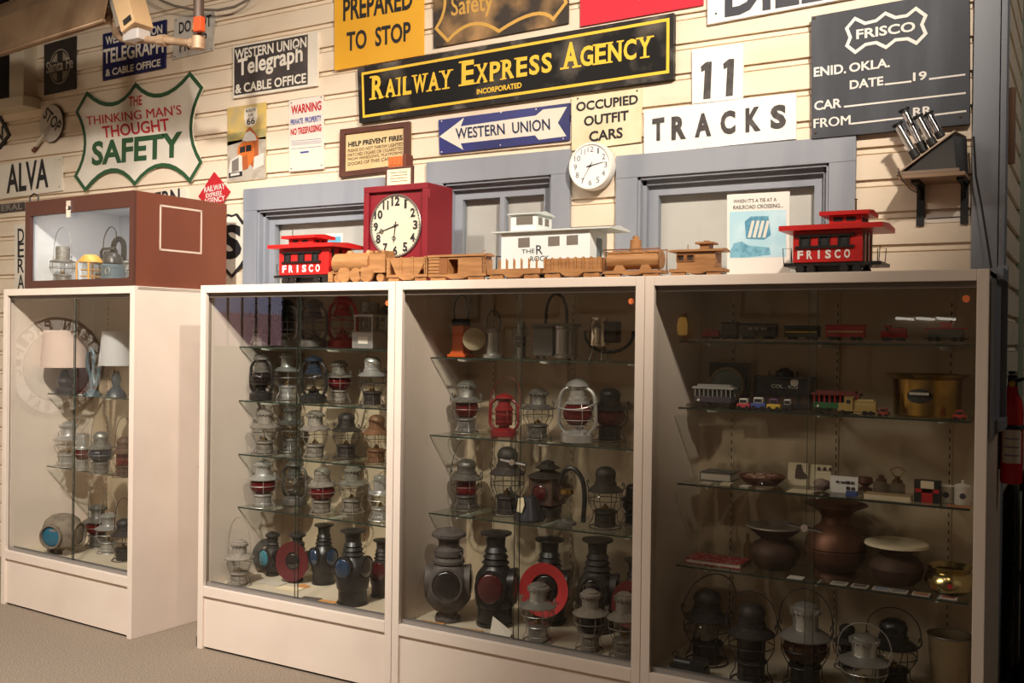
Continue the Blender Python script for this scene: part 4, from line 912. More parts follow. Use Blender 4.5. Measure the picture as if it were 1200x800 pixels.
def barn_meshes(gl):
    k = ('barn', gl)
    if k in _pc: return _pc[k]
    d = {}; n = 20
    M = MB(); M.lathe([(0, 0), (.25, 0), (.27, .015), (.27, .13), (.25, .155), (.15, .19), (.11, .21), (.11, .255), (.17, .262), (.17, .28), (0, .28)], n=n).cyl((.17, -.12, .15), (.2, -.15, .2), .04, 10); d['tank'] = M.mesh('tank')
    M = MB(); M.lathe([(.05, .27), (.06, .28), (.06, .32), (.025, .34), (.02, .37), (0, .37)], n=10); d['burner'] = M.mesh('burner')
    M = MB(); M.lathe([(r*.95, z-.02) for r, z in GL[gl]], n=24); d['globe'] = M.mesh('globe')
    M = MB(); M.lathe([(.15, .60), (.20, .605), (.20, .625), (.165, .65), (.165, .70), (.13, .725), (.13, .80), (.115, .81), (.115, .87), (.19, .875), (.20, .885), (.16, .94), (.06, .99), (0, 1.0)], n=n); d['chimney'] = M.mesh('chimney')
    M = MB(); t_ = .032
    for s_ in (-1, 1): M.tube(cr([(s_*.20, 0, .14), (s_*.27, 0, .20), (s_*.325, 0, .28), (s_*.335, 0, .40), (s_*.325, 0, .60), (s_*.31, 0, .72), (s_*.26, 0, .80), (s_*.18, 0, .845), (s_*.10, 0, .85)], 3), t_, 8)
    d['side_tube'] = M.mesh('side_tube')
    M = MB()
    for z in (.36, .52): M.ring(.262, .007, (0, 0, z), 22)
    for i in range(4):
        a = PI/4+PI/2*i; M.tube([(.20*cos(a), .2*sin(a), .26), (.262*cos(a), .262*sin(a), .36), (.262*cos(a), .262*sin(a), .52), (.2*cos(a), .2*sin(a), .61)], .007, 5)
    d['guard'] = M.mesh('guard')
    for b, (an, hh) in dict(up=(0, .74), mid=(0, .5), lean=(12, .72), back=(48, .58), low=(112, .40), front=(-112, .34)).items():
        M = MB(); pts = []
        for q_ in range(15):
            a = PI*q_/14; q = V((-.36*cos(a), 0, hh*sin(a)**.8 if 0 < q_ < 14 else 0)); q = Matrix.Rotation(math.radians(-an), 3, 'X') @ q; pts.append(q+V((0, 0, .66)))
        M.tube(pts, .0105, 6); d['bail_'+b] = M.mesh('bail')
    _pc[k] = d; return d
def at_base(y, z, u, v0, v1):                                       # where it stands and how tall it is
    P = V((xof(u, y, z), y, z+.001)); return P, (v0-v1)*mpp(P)
CABX = ((0, 1.217), (1.219, 2.403), (2.405, 3.596))
def fit(u, v0, v1, y, z, r, lo=.054, hi=.565):                       # keep clear of the doors, the sides and the back board
    x = xof(u, y, z); xa, xb = [c for c in CABX if c[0]-.1 < x+.02*0 and x < c[1]+.2][-1] if x > -.1 else (-9, 9)
    for _ in range(6):
        P = V((xof(u, y, z), y, z)); h = (v0-v1)*mpp(P)
        if P.x-r*h < xa+.024: y -= (xa+.024-P.x+r*h)/.75
        if P.x+r*h > xb-.024: y += (P.x+r*h-xb+.024)/.75
        y = min(max(y, lo+r*h), hi-r*h)
    x = min(max(xof(u, y, z), xa+.022+r*h), xb-.022-r*h)
    return V((x, y, z+.001)), h
def lantern(kind, P, h, label, body, globe, bail='back', gl='std', wx=1.0, rot=0, burner=BRASS, capm=None, guard=None, group=None, name=None):
    body_k = kind in ('dome', 'crown', 'plain')
    t = thing(name or ('hand_lantern' if body_k else 'barn_lantern'), label, 'lantern', P, group, math.radians(rot)); t.scale = (h*wx, h*wx, h)
    gm = guard or body
    if body_k:
        d = hand_meshes(kind, gl); link('base', d['base'], body, t); link('cap', d['cap'], capm or body, t); link('wire_guard', d['guard'], gm, t); link('ear', d['ear'], gm, t)
    else:
        d = barn_meshes(gl); link('fuel_tank', d['tank'], body, t); link('chimney', d['chimney'], capm or body, t); link('side_tube', d['side_tube'], body, t); link('wire_guard', d['guard'], gm, t)
    g = link('globe', d['globe'], globe, t); link('burner', d['burner'], burner, t)
    if bail: link('bail', d['bail_'+bail], gm, t)
    return t
# switch lamps: a bulbous cast body with round lenses on its sides
def lens_at(t, M0, r, dep, lensm, ringm, hood=.0):
    M = MB(); M.ring(r, r*.13, (0, 0, 0), 24, M0.to_3x3(), 6) if 0 else None
    M = MB(); R3 = M0.to_3x3(); c = M0.to_translation()
    M.lathe([(r*.86, -.10), (r*1.02, -.08), (r*1.12, -.01), (r*1.12, .012+hood), (r*.98, .016+hood), (r*.95, 0)], c, 24, R3); hd = M.build('lens_hood', ringm, t)
    M = MB(); M.lathe([(r*.97, -.01)]+[(r*.95*cos(a), dep*sin(a)) for a in seg(6, lambda q: q*PI/2)[:-1]]+[(0, dep)], c, 24, R3); M.build('lens', lensm, t)
def faced(ang, el, dist, z):
    dv = V((sin(ang), -cos(ang), 0)); return Matrix.Translation(V((0, 0, z))+dv*dist) @ dv.to_track_quat('Z', 'Y').to_matrix().to_4x4()
def switch_lamp(P, h, label, body, lenses, prof='cast', wx=1.0, bail=False, group=None, discs=(), lr=.125, name='switch_lamp'):
    t = thing(name, label, 'railroad lamp', P, group); t.scale = (h*wx, h*wx, h)
    B = {'cast': [(0, .12), (.16, .12), (.19, .15), (.25, .22), (.275, .32), (.27, .46), (.23, .54), (.17, .60), (.15, .62), (0, .62)],
         'tall': [(0, .02), (.20, .02), (.21, .05), (.21, .19), (.23, .21), (.245, .30), (.245, .46), (.22, .54), (.15, .62), (.12, .66), (0, .66)],
         'round': [(0, .10), (.15, .10), (.24, .2), (.29, .34), (.27, .48), (.2, .58), (.13, .64), (0, .64)]}[prof]
    MB().lathe(B, n=24).build('body', body, t)
    if prof != 'tall':
        M = MB(); M.lathe([(0, 0), (.15, 0), (.155, .03), (.11, .045), (.105, .11), (.16, .125), (0, .125)], n=20)
        for s_ in (-1, 1): M.box(s_*.10-.035, s_*.10+.035, -.05, .05, 0, .07)
        M.build('base', body, t)
    else: MB().lathe([(0, 0), (.225, 0), (.23, .03), (0, .03)], n=20).build('base', body, t)
    C = {'cast': [(.15, .60), (.185, .62), (.185, .65), (.15, .68), (.17, .70), (.17, .76), (.12, .79), (.12, .85), (.15, .88), (.20, .90), (.20, .93), (.14, .97), (0, 1.0)],
         'tall': [(.13, .63), (.17, .65), (.13, .69), (.155, .71), (.12, .75), (.14, .77), (.11, .82), (.12, .92), (.19, .95), (.19, .97), (.08, .985), (0, 1.0)],
         'round': [(.13, .62), (.16, .65), (.12, .68), (.15, .71), (.11, .75), (.13, .78), (.13, .86), (.17, .88), (.17, .92), (.10, .97), (0, 1.0)]}[prof]
    MB().lathe(C, n=20).build('chimney', body, t)
    for ang, lm, z in lenses: lens_at(t, faced(math.radians(ang), 0, .245, z), lr, .045, lm, body)
    for ang, z, r, m in discs:
        M0 = faced(math.radians(ang), 0, .275, z); M = MB(); M.lathe([(lr*1.06, 0), (r, .05), (r, .062), (lr*1.06, .012)], M0.to_translation(), 36, M0.to_3x3()); M.build('target_disc', m, t)
    if bail:
        MB().tube([(.16, 0, .60), (.21, -.02, .68), (.19, -.03, .74), (.13, 0, .70)], .014, 6).build('side_handle', body, t)
    return t
def L(cab, y, z, u, v0, v1, kind, label, body, globe, bail='back', gl='std', wx=1.0, **k):
    P, h = fit(u, v0, v1, y, z, .33*wx); return lantern(kind, P, h, label, body, globe, bail, gl, wx, group=cab, **k)
A_, B_, C_, D_ = ('lanterns in the corner cabinet', 'lanterns in the second cabinet', 'lanterns in the third cabinet', 'lanterns in the fourth cabinet')
# --- second cabinet
z = 1.5225
L(B_, .31, z, 306, 405, 351, 'crown', 'grey hand lantern with clear globe at the left end of the second cabinet top shelf', TIN, GCLEAR, 'low', wx=.98)
L(B_, .47, z, 336, 405, 350, 'barn', 'tall slim lantern with deep blue globe and white base on second cabinet top shelf', SILVER, GBLUE, None, 'cyl', .85, capm=BLUEM)
L(B_, .34, z, 367, 406, 349, 'barn', 'grey barn lantern with large clear globe beside the red lantern, second cabinet top shelf', GALVD, GCLEAR, 'front', 'fat', 1.05)
L(B_, .46, z, 401, 408, 346, 'barn', 'red painted barn lantern with clear globe on the second cabinet top shelf', REDP, GCLEAR, 'low', 'std', 1.0)
L(B_, .50, z, 454, 404, 352, 'barn', 'grey lantern half hidden by the frame at the right end of second cabinet top shelf', GALVD, GCLEAR, None, 'std', .9)
P, h = at_base(.34, z, 434, 407, 349)                              # square tin lantern
t = thing('square_lantern', 'silver square tin lantern with windowed sides on the second cabinet top shelf', 'lantern', P, B_); t.scale = (h, h, h)
MB().box(-.26, .26, -.26, .26, 0, .34, bev=.02).lathe([(.24, .34), (.16, .40), (0, .40)], n=20).build('base', SILVER, t)
M = MB()
for x in (-.22, .22):
    for y in (-.22, .22): M.cyl((x, y, .34), (x, y, .66), .018, 8)
M.box(-.25, .25, -.25, .25, .64, .68); M.build('corner_post', SILVER, t)
MB().lathe([(.15, .38), (.19, .46), (.19, .56), (.15, .64)], n=20).build('globe', GCLEAR, t)
MB().lathe([(.26, .68), (.2, .73), (.18, .74), (.18, .90), (.16, .93), (0, .94)], n=20).build('cap', GALV, t)
MB().box(-.10, .14, -.264, -.26, .10, .24).build('paper_label', PAPER, t)
z = 1.2405
L(B_, .31, z, 306, 467, 413, 'barn', 'dark lantern with purple-black globe at the left end of second cabinet second shelf', BLACK, GDARK, 'low', 'std', .95, capm=GALVD)
L(B_, .47, z, 337, 470, 415, 'crown', 'silver lantern with clear globe and pale base, second cabinet second shelf', SILVER, GCLEAR, None, 'std', .95)
L(B_, .33, z, 367.5, 471, 415, 'barn', 'barn lantern with blue cap, clear globe and black tank on second cabinet second shelf', BLACK, GCLEAR, 'front', 'std', 1.0, capm=BLUEM)
L(B_, .46, z, 397, 472, 423, 'crown', 'grey hand lantern with wide red globe on the second cabinet second shelf', TIN, GRED, 'low', 'fat', 1.05)
L(B_, .36, z, 436, 475, 417, 'dome', 'silver-capped lantern with clear globe over a knurled dark base, second cabinet second shelf', IRON, GCLEAR, 'low', 'std', .95, capm=SILVER)
z = .9593
L(B_, .31, z, 310, 528, 475, 'crown', 'grey hand lantern with clear globe at the left end of second cabinet third shelf', TIN, GCLEAR, 'low', 'fat')
L(B_, .48, z, 340, 532, 478, 'crown', 'hand lantern with dark ribbed crown and white tag, second cabinet third shelf', GALV, GCLEAR, None, 'fat', .92, capm=GALVD)
L(B_, .34, z, 369, 536, 480, 'crown', 'grey hand lantern with clear globe in the middle of second cabinet third shelf', TIN, GCLEAR, 'front', 'fat', .98)
L(B_, .44, z, 405.5, 538, 485, 'dome', 'black hand lantern with clear globe on second cabinet third shelf', IRON, GCLEAR, 'low', 'std', 1.05)
L(B_, .36, z, 441, 541, 484, 'dome', 'brown hand lantern at the right end of second cabinet third shelf', BROWNM, GCLEAR, 'low', 'std', .95)
z = .6825
L(B_, .31, z, 308, 592, 537, 'crown', 'bright silver hand lantern with red globe on second cabinet fourth shelf', SILVER, GRED, 'low', 'fat', capm=SILVER)
L(B_, .46, z, 345, 593, 541, 'barn', 'grey barn lantern with clear globe between two red lanterns on second cabinet fourth shelf', GALVD, GCLEAR, 'low', 'std', 1.05)
L(B_, .34, z, 377, 599, 545, 'dome', 'grey hand lantern with red globe in the middle of second cabinet fourth shelf', TIN, GRED, 'front', 'fat')
L(B_, .44, z, 412, 603, 548, 'crown', 'grey hand lantern with clear globe under a wide brim on second cabinet fourth shelf', TIN, GCLEAR, 'low', 'std', .98)
L(B_, .36, z, 446, 606, 554, 'plain', 'pale wire-framed lantern at the right end of second cabinet fourth shelf', SILVER, GCLEAR, 'back', 'tall', 1.0)
DK = .305
def LF(cab, u, v0, v1, kind, label, body, globe, bail='back', gl='std', wx=1.0, **k):
    P, h = fit(u, v0, v1, atz(u, v0, DK).y, DK, .33*wx); return lantern(kind, P, h, label, body, globe, bail, gl, wx, group=cab, **k)
LF(B_, 280, 685, 632, 'crown', 'dusty grey hand lantern with raised bail at the left of second cabinet floor', PEWTER, GCLEAR, 'up', 'std', .98)
def SF(cab, u, v0, v1, *a, **k):
    P, h = fit(u, v0, v1, atz(u, v0, DK).y, DK, .36*k.get('wx', 1)); return switch_lamp(P, h, *a, group=cab, **k)
P = atz(322, 672, DK); h = 50*mpp(P)
SF(B_, 319, 674, 622, 'dark round-bodied lamp with teal lens and grey disc behind, second cabinet floor', IRON, [(-12, LTEAL, .42), (78, LDARK, .42)], 'round', wx=.95, discs=[(250, .42, .36, GALVD)], lr=.19)
SF(B_, 348, 680, 622, 'lamp with a large dark red target disc on second cabinet floor', IRON, [(20, LDARK, .42), (110, LDARK, .42)], 'cast', wx=.85, discs=[(20, .44, .40, mat('target_dark_red', (84, 20, 26), .45))], lr=.17)
SF(B_, 379, 683, 612, 'black switch lamp with small blue lens beside the red disc on second cabinet floor', BLACK, [(-12, LBLUE, .46), (78, LBLUE, .46)], 'tall', wx=.85, lr=.14)
SF(B_, 413, 707, 618, 'largest black switch lamp with blue-tinted lens on second cabinet floor', BLACK, [(2, LBLUE, .50), (92, LDARK, .50)], 'tall', wx=.9, lr=.14)
SF(B_, 447, 698, 630, 'dark lamp with maroon lens half behind the frame, right end of second cabinet floor', IRON, [(20, LRED, .46), (110, LDARK, .46)], 'tall', wx=.82, lr=.17)
def card(u, v, lx, ly, label, m, rz=0, z=None, name='card', cat='card', th=.004, print_=None, pu=None):
    P = atz(u, v, (DK if z is None else z)); P.z += .0012; a = math.radians(rz); t = tag(MB(P).box(-lx/2, lx/2, -ly/2, ly/2, 0, th, Matrix.Translation(P) @ Matrix.Rotation(a, 4, 'Z')).build(name, m), label, cat)
    if print_: MB(P).box(-lx*.38, lx*.38, -ly*.36, ly*.36, th, th+.0006, Matrix.Translation(P) @ Matrix.Rotation(a, 4, 'Z')).build('printed_area', print_, t)
    return t
card(340, 690, .13, .06, 'cream label card lying in front of the red disc lamp', CREAMP, 8); card(356, 687, .07, .04, 'small orange-brown tag lying behind the cream label card', mat('tag_ochre', (200, 140, 80), .7), -20)
card(383, 706, .10, .05, 'ochre card lying before the largest black switch lamp', mat('tag_ochre', (200, 140, 80)), 6); card(364, 702, .10, .05, 'dark printed card beside the ochre card, second cabinet floor', mat('card_dark', (96, 84, 80), .6), 10)
card(318, 683, .16, .07, 'pale grey paper beside the dusty grey lantern', mat('paper_grey', (190, 180, 168), .8), 4)
# --- third cabinet
z = 1.4925; yq = .38
P, h = at_base(.36, z, 540, 417, 376)
t = thing('electric_lantern', 'bright orange electric lantern with dark top and big reflector, third cabinet top shelf', 'lantern', P, C_); t.scale = (h, h, h)
MB().box(-.30, .30, -.26, .26, 0, .08, bev=.02).lathe([(.34, .06), (.27, .2), (.25, .5), (.26, .86), (.22, .90), (0, .90)], n=4, a0=PI/4).build('body', ORANGE, t)
MB().box(-.20, .20, -.20, .20, .90, 1.08, bev=.03).build('top_cap', BLUEM, t); MB().tube(cr([(-.2, 0, 1.0), (-.25, 0, 1.35), (-.16, 0, 1.66), (0, 0, 1.76), (.16, 0, 1.66), (.25, 0, 1.35), (.2, 0, 1.0)]), .02, 6).build('handle', BLACK, t)
P, h = at_base(.34, z, 571, 417.5, 383)
t = thing('electric_lantern', 'grey electric lantern with a wide brass-coloured reflector beside the orange one', 'lantern', P, C_); t.scale = (h, h, h)
MB().lathe([(0, 0), (.36, 0), (.36, .10), (.25, .13), (.24, .78), (.27, .84), (.18, 1.0), (0, 1.0)], (.18, .1, 0), 20).build('body', SILVER, t)
M0 = faced(math.radians(30), 0, .16, .62); MB().lathe([(.30, -.22), (.37, -.02), (.38, 0), (.35, .015), (.2, .03), (0, .034)], M0.to_translation()+V((-.40, -.22, 0)), 28, M0.to_3x3()).build('reflector', mat('reflector_gold', (226, 208, 172), .22, .35), t)
MB().tube(cr([(-.05, .1, .9), (-.08, .1, 1.3), (.04, .1, 1.54), (.18, .1, 1.6), (.32, .1, 1.54), (.44, .1, 1.3), (.42, .1, .9)]), .022, 6).build('handle', BLACK, t)
L(C_, .40, z, 610, 416, 372, 'dome', 'small silver lantern with purple-red globe at the door edge, third cabinet top shelf', SILVER, GRED, None, 'cyl', .78)
P, h = at_base(.36, z, 652, 419, 378)                               # big twin box lamp with loop handle
t = thing('inspection_lamp', 'grey box-shaped lamp with round drum and black loop handle, third cabinet top shelf', 'lamp', P, C_); t.scale = (h, h, h)
MB().box(-.62, .02, -.28, .28, .10, .96, bev=.03).build('box_body', mat('lamp_grey', (110, 106, 102), .45, .4), t)
MB().lathe([(0, .05), (.34, .05), (.36, .12), (.33, .16), (.33, .84), (.36, .88), (.36, .95), (0, .95)], (.30, 0, 0), 24).build('drum', mat('lamp_silver', (160, 156, 152), .25, .8), t)
MB().box(-.66, .64, -.30, .30, .93, 1.02, bev=.02).build('top_plate', MT['lamp_grey'], t)
MB().tube([(-.3, 0, .98)]+[(-.02-.34*cos(PI*i/12), 0, 1.02+.85*sin(PI*i/12)**.7) for i in range(13)]+[(.34, 0, .98)], .045, 8).build('handle', BLACK, t)
M = MB()
for x in (-.5, .5):
    for y in (-.2, .2): M.cyl((x, y, 0), (x, y, .12), .04, 8)
M.build('foot', BLACK, t)
P, h = at_base(.34, z, 702, 421, 371)
t = thing('bulb_lantern', 'wire-footed electric lantern with shining glass bulb case and black loop, third cabinet top shelf', 'lantern', P, C_); t.scale = (h, h, h)
MB().lathe([(0, .34), (.22, .34), (.23, .38), (.23, .84), (.2, .90), (.2, 1.0), (0, 1.0)], (0, 0, 0), 24).build('bulb_case', mat('bright_tin', (210, 200, 184), .12, .95), t)
MB().box(.18, .5, -.14, .14, .42, .92, bev=.03).build('battery_box', IRON, t)
MB().tube([(.34-.62*cos(a)-.10, 0, .62-.42*sin(a)) for a in seg(14, lambda q: PI*q*1.12-.2)], .04, 8).build('loop_handle', BLACK, t)
M = MB()
for s_ in (-1, 1):
    for y in (-.2, .2): M.tube([(s_*.16, y, .0), (s_*.12, y*.6, .2), (s_*.16, 0, .36)], .018, 6)
M.build('wire_foot', GALV, t)
z = 1.1335
L(C_, .40, z, 546, 505, 443, 'crown', 'galvanized hand lantern with red globe at the left of third cabinet middle shelf', GALV, GRED, 'low', 'std', .95)
L(C_, .38, z, 590.5, 509.5, 459, 'barn', 'small red painted lantern with red globe on the third cabinet middle shelf', REDD, GRED, 'lean', 'cyl', 1.15)
L(C_, .38, z, 630, 511, 452, 'crown', 'galvanized hand lantern with clear globe in the middle of the third cabinet', GALVD, GCLEAR, 'low', 'std', 1.02)
L(C_, .34, z, 676, 514, 439, 'barn', 'tall silver barn lantern with red globe on the third cabinet middle shelf', SILVER, GRED, 'front', 'std', .95)
L(C_, .47, z, 714, 516, 453, 'dome', 'black hand lantern with red globe at the right of third cabinet middle shelf', BLACK, GRED, 'low', 'std', 1.15)
z = .772
L(C_, .42, z, 546, 595, 536, 'dome', 'hand lantern with small red globe and raised bail, third cabinet lower shelf', GALVD, GRED, 'lean', 'cyl', 1.08)
L(C_, .40, z, 594, 604, 524, 'dome', 'tall dark caged lantern behind the lock, third cabinet lower shelf', IRON, GCLEAR, None, 'std', .85)
P, h = at_base(.345, z, 620, 607, 579)
t = thing('oil_can', 'dark cone-shaped oil can with a long spout and paper tag, third cabinet lower shelf', 'oil can', P); t.scale = (h, h, h)
MB().lathe([(0, 0), (.66, 0), (.68, .05), (.66, .12), (.30, .92), (.28, 1.0), (0, 1.0)], n=24).build('body', mat('can_dark', (54, 54, 60), .3, .5), t)
MB().tube([(-.3, 0, .55), (-.62, -.1, .9), (-.9, -.1, 1.3)], .05, 8).build('spout', MT['can_dark'], t)
MB().prism([V((-.28, -.56, .42)), V((-.02, -.60, .36)), (.10, -.58, .7), V((0, -.5, 1.0)), V((-.24, -.5, .95))], (0, -.012, 0)).build('paper_tag', CREAMP, t)
P, h = at_base(.475, z, 641, 600, 534)
t = thing('square_lamp', 'dark square-bodied lamp with red lens and pagoda top, third cabinet lower shelf', 'railroad lamp', P, C_, math.radians(-4)); t.scale = (h, h, h)
MB().box(-.24, .24, -.24, .24, .22, .70, bev=.01).build('body', RUST, t); MB().lathe([(.36, .70), (.2, .78), (.14, .80), (.14, .83), (.24, .86), (.12, .92), (.12, .96), (0, 1.0)], n=20).build('roof', IRON, t)
MB().lathe([(0, 0), (.22, 0), (.22, .16), (.18, .2), (0, .22)], n=20).build('base', IRON, t)
for an in (0, 90): lens_at(t, faced(math.radians(an), 0, .245, .44), .15, .04, LRED, IRON)
P, h = at_base(.34, z, 664, 604, 565)
t = thing('signal_lantern', 'small clear glass lantern under a large black curved handle, third cabinet lower shelf', 'lantern', P, C_); t.scale = (h, h, h)
MB().lathe([(0, 0), (.3, 0), (.3, .08), (.18, .14), (.18, .2), (0, .2)], n=18).build('base', GALV, t); MB().lathe([(.16, .2), (.24, .35), (.24, .7), (.14, .95)], n=20).build('globe', GCLEAR, t)
MB().lathe([(.22, .93), (.2, 1.06), (0, 1.1)], n=18).build('cap', BRASS, t)
MB().tube(cr([(.5, .1, .1), (.54, .1, .9), (.44, .1, 1.4), (.15, .1, 1.68), (-.15, .1, 1.58), (-.3, .1, 1.2)]), .075, 8).build('curved_handle', BLACK, t)
L(C_, .37, z, 709, 612, 540, 'dome', 'black caged hand lantern with clear globe, right of third cabinet lower shelf', IRON, GCLEAR, None, 'fat', .95)
L(C_, .50, z, 741, 608, 560, 'dome', 'dark lantern cut by the frame at the right end of third cabinet lower shelf', BLACK, GDARK, 'low', 'std', 1.0)
SF(C_, 525, 722, 612, 'grey cast switch lamp with large round lens at the left of third cabinet floor', mat('cast_grey', (92, 84, 80), .6, .2, (72, 66, 62), 12), [(28, LDARK, .42), (118, LDARK, .42), (-62, LDARK, .42)], 'cast', wx=.92, bail=True, lr=.165)
SF(C_, 580, 731, 620, 'glossy black switch lamp with dark red lens, second on third cabinet floor', BLACK, [(16, LRED, .42), (106, LDARK, .42)], 'tall', wx=.88, lr=.17)
SF(C_, 643, 721, 621, 'black switch lamp with bright red target disc round its lens, third cabinet floor', BLACK, [(16, LDARK, .44), (106, LDARK, .44)], 'tall', wx=.92, discs=[(16, .44, .31, mat('target_red', (206, 56, 58), .45))], lr=.165)
SF(C_, 699, 734, 624, 'tall black switch lamp behind the dusty lantern on third cabinet floor', IRON, [(14, LDARK, .45), (104, LDARK, .45)], 'tall', wx=.88, lr=.15)
SF(C_, 744, 744, 652, 'dark lamp with reddish disc cut by the frame, right end of third cabinet floor', IRON, [(8, LDARK, .45)], 'tall', wx=.8, discs=[(8, .45, .3, mat('target_dull_red', (120, 44, 40), .6))], lr=.15)
LF(C_, 630, 751, 682, 'crown', 'silver hand lantern with clear globe in front of the red disc, third cabinet floor', SILVER, GCLEAR, 'low', 'fat', .95)
LF(C_, 691, 762, 690, 'crown', 'dusty hand lantern with dark globe before the tall black lamp, third cabinet floor', PEWTER, GDARK, 'low', 'std', .86)
LF(C_, 731, 770, 693, 'crown', 'grey hand lantern with clear globe at the right front of third cabinet floor', TIN, GCLEAR, 'low', 'tall', .82)
card(505, 731, .12, .05, 'orange-brown label card at the left front of third cabinet floor', mat('tag_ochre', (200, 140, 80)), 6); card(551, 740, .10, .05, 'orange label card between the two left switch lamps', mat('tag_ochre', (200, 140, 80)), 6)
P = atz(587, 744, DK); P.z += .0012
tag(MB(P).prism([P+V(k) for k in ((-.045, -.02, .0), (.06, -.03, .0), (.055, .0, .022), (-.042, .0, .075))], (0, .001, 0)).build('folded_card', PAPER), 'white folded paper standing before the glossy black lamp', 'card')
# --- corner cabinet
z = .783
def AP(u, v, y, z): return V((xof(u, y, z), y, z+.0012))
for u, v0, v1, y, bm, gm, kd, gl, bl_, lab in ((80, 541, 488, .26, SILVER, GCLEAR, 'crown', 'std', 'back', 'silver hand lantern with clear globe at the left of the corner cabinet shelf'),
    (97, 543, 502, .22, SILVER, GRED, 'plain', 'std', 'up', 'silver lantern with pale red globe and raised wire bail, corner cabinet shelf'),
    (118, 547, 497, .16, GALV, GBLUE, 'dome', 'fat', 'up', 'galvanized hand lantern with dark blue globe on the corner cabinet shelf'),
    (145, 551, 504, .16, RUST, GRED, 'dome', 'cyl', 'up', 'reddish lantern at the right end of the corner cabinet shelf')):
    P = AP(u, v0, y, z); lantern(kd, P, (v0-v1)*mpp(P), lab, bm, gm, bl_, gl, 1.0, group=A_)
z = DK
for u, v0, v1, bm, gm, kd, gl, lab in ((114, 640, 590, GALV, GRED, 'crown', 'fat', 'hand lantern with reddish globe and raised bail on corner cabinet floor'),
    (127, 647, 600, SILVER, GCLEAR, 'crown', 'fat', 'silver hand lantern with clear globe at the front of corner cabinet floor'),
    (145, 656, 607, IRON, GCLEAR, 'dome', 'std', 'dark hand lantern cut by the frame on corner cabinet floor')):
    P = atz(u, v0, DK); lantern(kd, P, (v0-v1)*mpp(P), lab, bm, gm, 'up', gl, 1.0, group=A_)
P = AP(73, 634, .13, DK); h = 46*mpp(P)
t = thing('signal_lamp', 'dusty grey signal lamp with turquoise ribbed lens on the corner cabinet floor', 'railroad lamp', P, A_); t.scale = (h, h, h)
MB().lathe([(0, .16), (.30, .16), (.42, .24), (.46, .4), (.46, .66), (.40, .84), (.26, .96), (.12, 1.0), (0, 1.0)], n=24, sx=1.1).build('body', mat('dusty_brown_grey', (132, 118, 102), .75, 0, (104, 92, 82), 7), t)
M = MB()
for x in (-.32, -.02, .28): M.box(x-.06, x+.06, -.16, .1, 0, .2)
M.build('mounting_foot', MT['dusty_brown_grey'], t)
for an, lm in ((18, mat('lens_turquoise', (26, 100, 128), .2, coat=1)), (112, LDARK)):
    M0 = faced(math.radians(an), 0, .42, .50); lens_at(t, M0, .27, .05, lm, MT['dusty_brown_grey'], .06)
# two table lamps on the upper shelf
z = 1.218
SHADE1 = mat('shade_pink', (210, 184, 170), .8); SHADE2 = mat('shade_grey', (186, 184, 184), .8)
P = AP(76, 460, .24, z); k = mpp(P)
t = thing('table_lamp', 'small table lamp with wrinkled pinkish drum shade in the corner cabinet', 'lamp', P, 'table lamps in the corner cabinet')
MB().lathe([(0, 0), (11*k, 0), (12*k, 4*k), (7*k, 8*k), (10*k, 14*k), (7*k, 20*k), (3*k, 28*k), (0, 28*k)], n=20).build('base', mat('lamp_base_dark', (60, 52, 52), .25, .3), t)
MB().lathe([(27*k, 31*k), (23.5*k, 74*k), (23*k, 74*k), (26.4*k, 31*k), (27*k, 31*k)], n=32).build('lamp_shade', SHADE1, t)
MB().cyl((0, 0, 26*k), (0, 0, 60*k), 1.2*k, 8).build('stem', BRASS, t)
P = AP(136, 466, .27, z); k = mpp(P)
t = thing('table_lamp', 'table lamp with pale grey shade cut by the corner cabinet frame', 'lamp', P, 'table lamps in the corner cabinet')
MB().lathe([(0, 0), (12*k, 0), (10*k, 5*k), (4*k, 12*k), (6*k, 20*k), (3*k, 30*k), (0, 30*k)], n=20).build('base', mat('lamp_base_blue', (54, 62, 70), .3), t)
MB().lathe([(20*k, 36*k), (16*k, 76*k), (15.6*k, 76*k), (19.4*k, 36*k), (20*k, 36*k)], n=32).build('lamp_shade', SHADE2, t)
MB().cyl((0, 0, 28*k), (0, 0, 62*k), 1.2*k, 8).build('stem', BRASS, t)
P = AP(99, 455, .42, z)
t = thing('lamp_base', 'dark red bell-shaped lamp base between the two shades in the corner cabinet', 'lamp', P); MB().lathe([(0, 0), (.062, 0), (.066, .03), (.05, .09), (.042, .16), (.03, .19), (0, .195)], n=24).build('body', REDD, t); MB().cyl((0, 0, .19), (0, 0, .22), .010, 10).build('socket', BRASS, t)
P = AP(108, 461, .20, z)
t = thing('lens_stand', 'blue-grey loop-shaped stand beside the grey lamp shade', 'stand', P); MB().lathe([(0, 0), (.055, 0), (.05, .012), (.015, .04), (0, .04)], n=20).build('base', TEALM, t)
MB().tube(cr([(-.004, 0, .02), (-.012, 0, .10), (-.045, 0, .18), (-.035, 0, .25), (-.005, 0, .27), (.012, 0, .22), (.008, 0, .12), (.03, 0, .06), (.045, 0, .10), (.06, 0, .17)]), .010, 8).build('loop', TEALM, t)
P = AP(103, 464, .225, 1.218); tag(MB(P).box(P.x-.05, P.x+.03, P.y-.03, P.y+.015, P.z, P.z+.003).build('card', PAPER), 'white paper lying before the lamp bases in the corner cabinet', 'card')
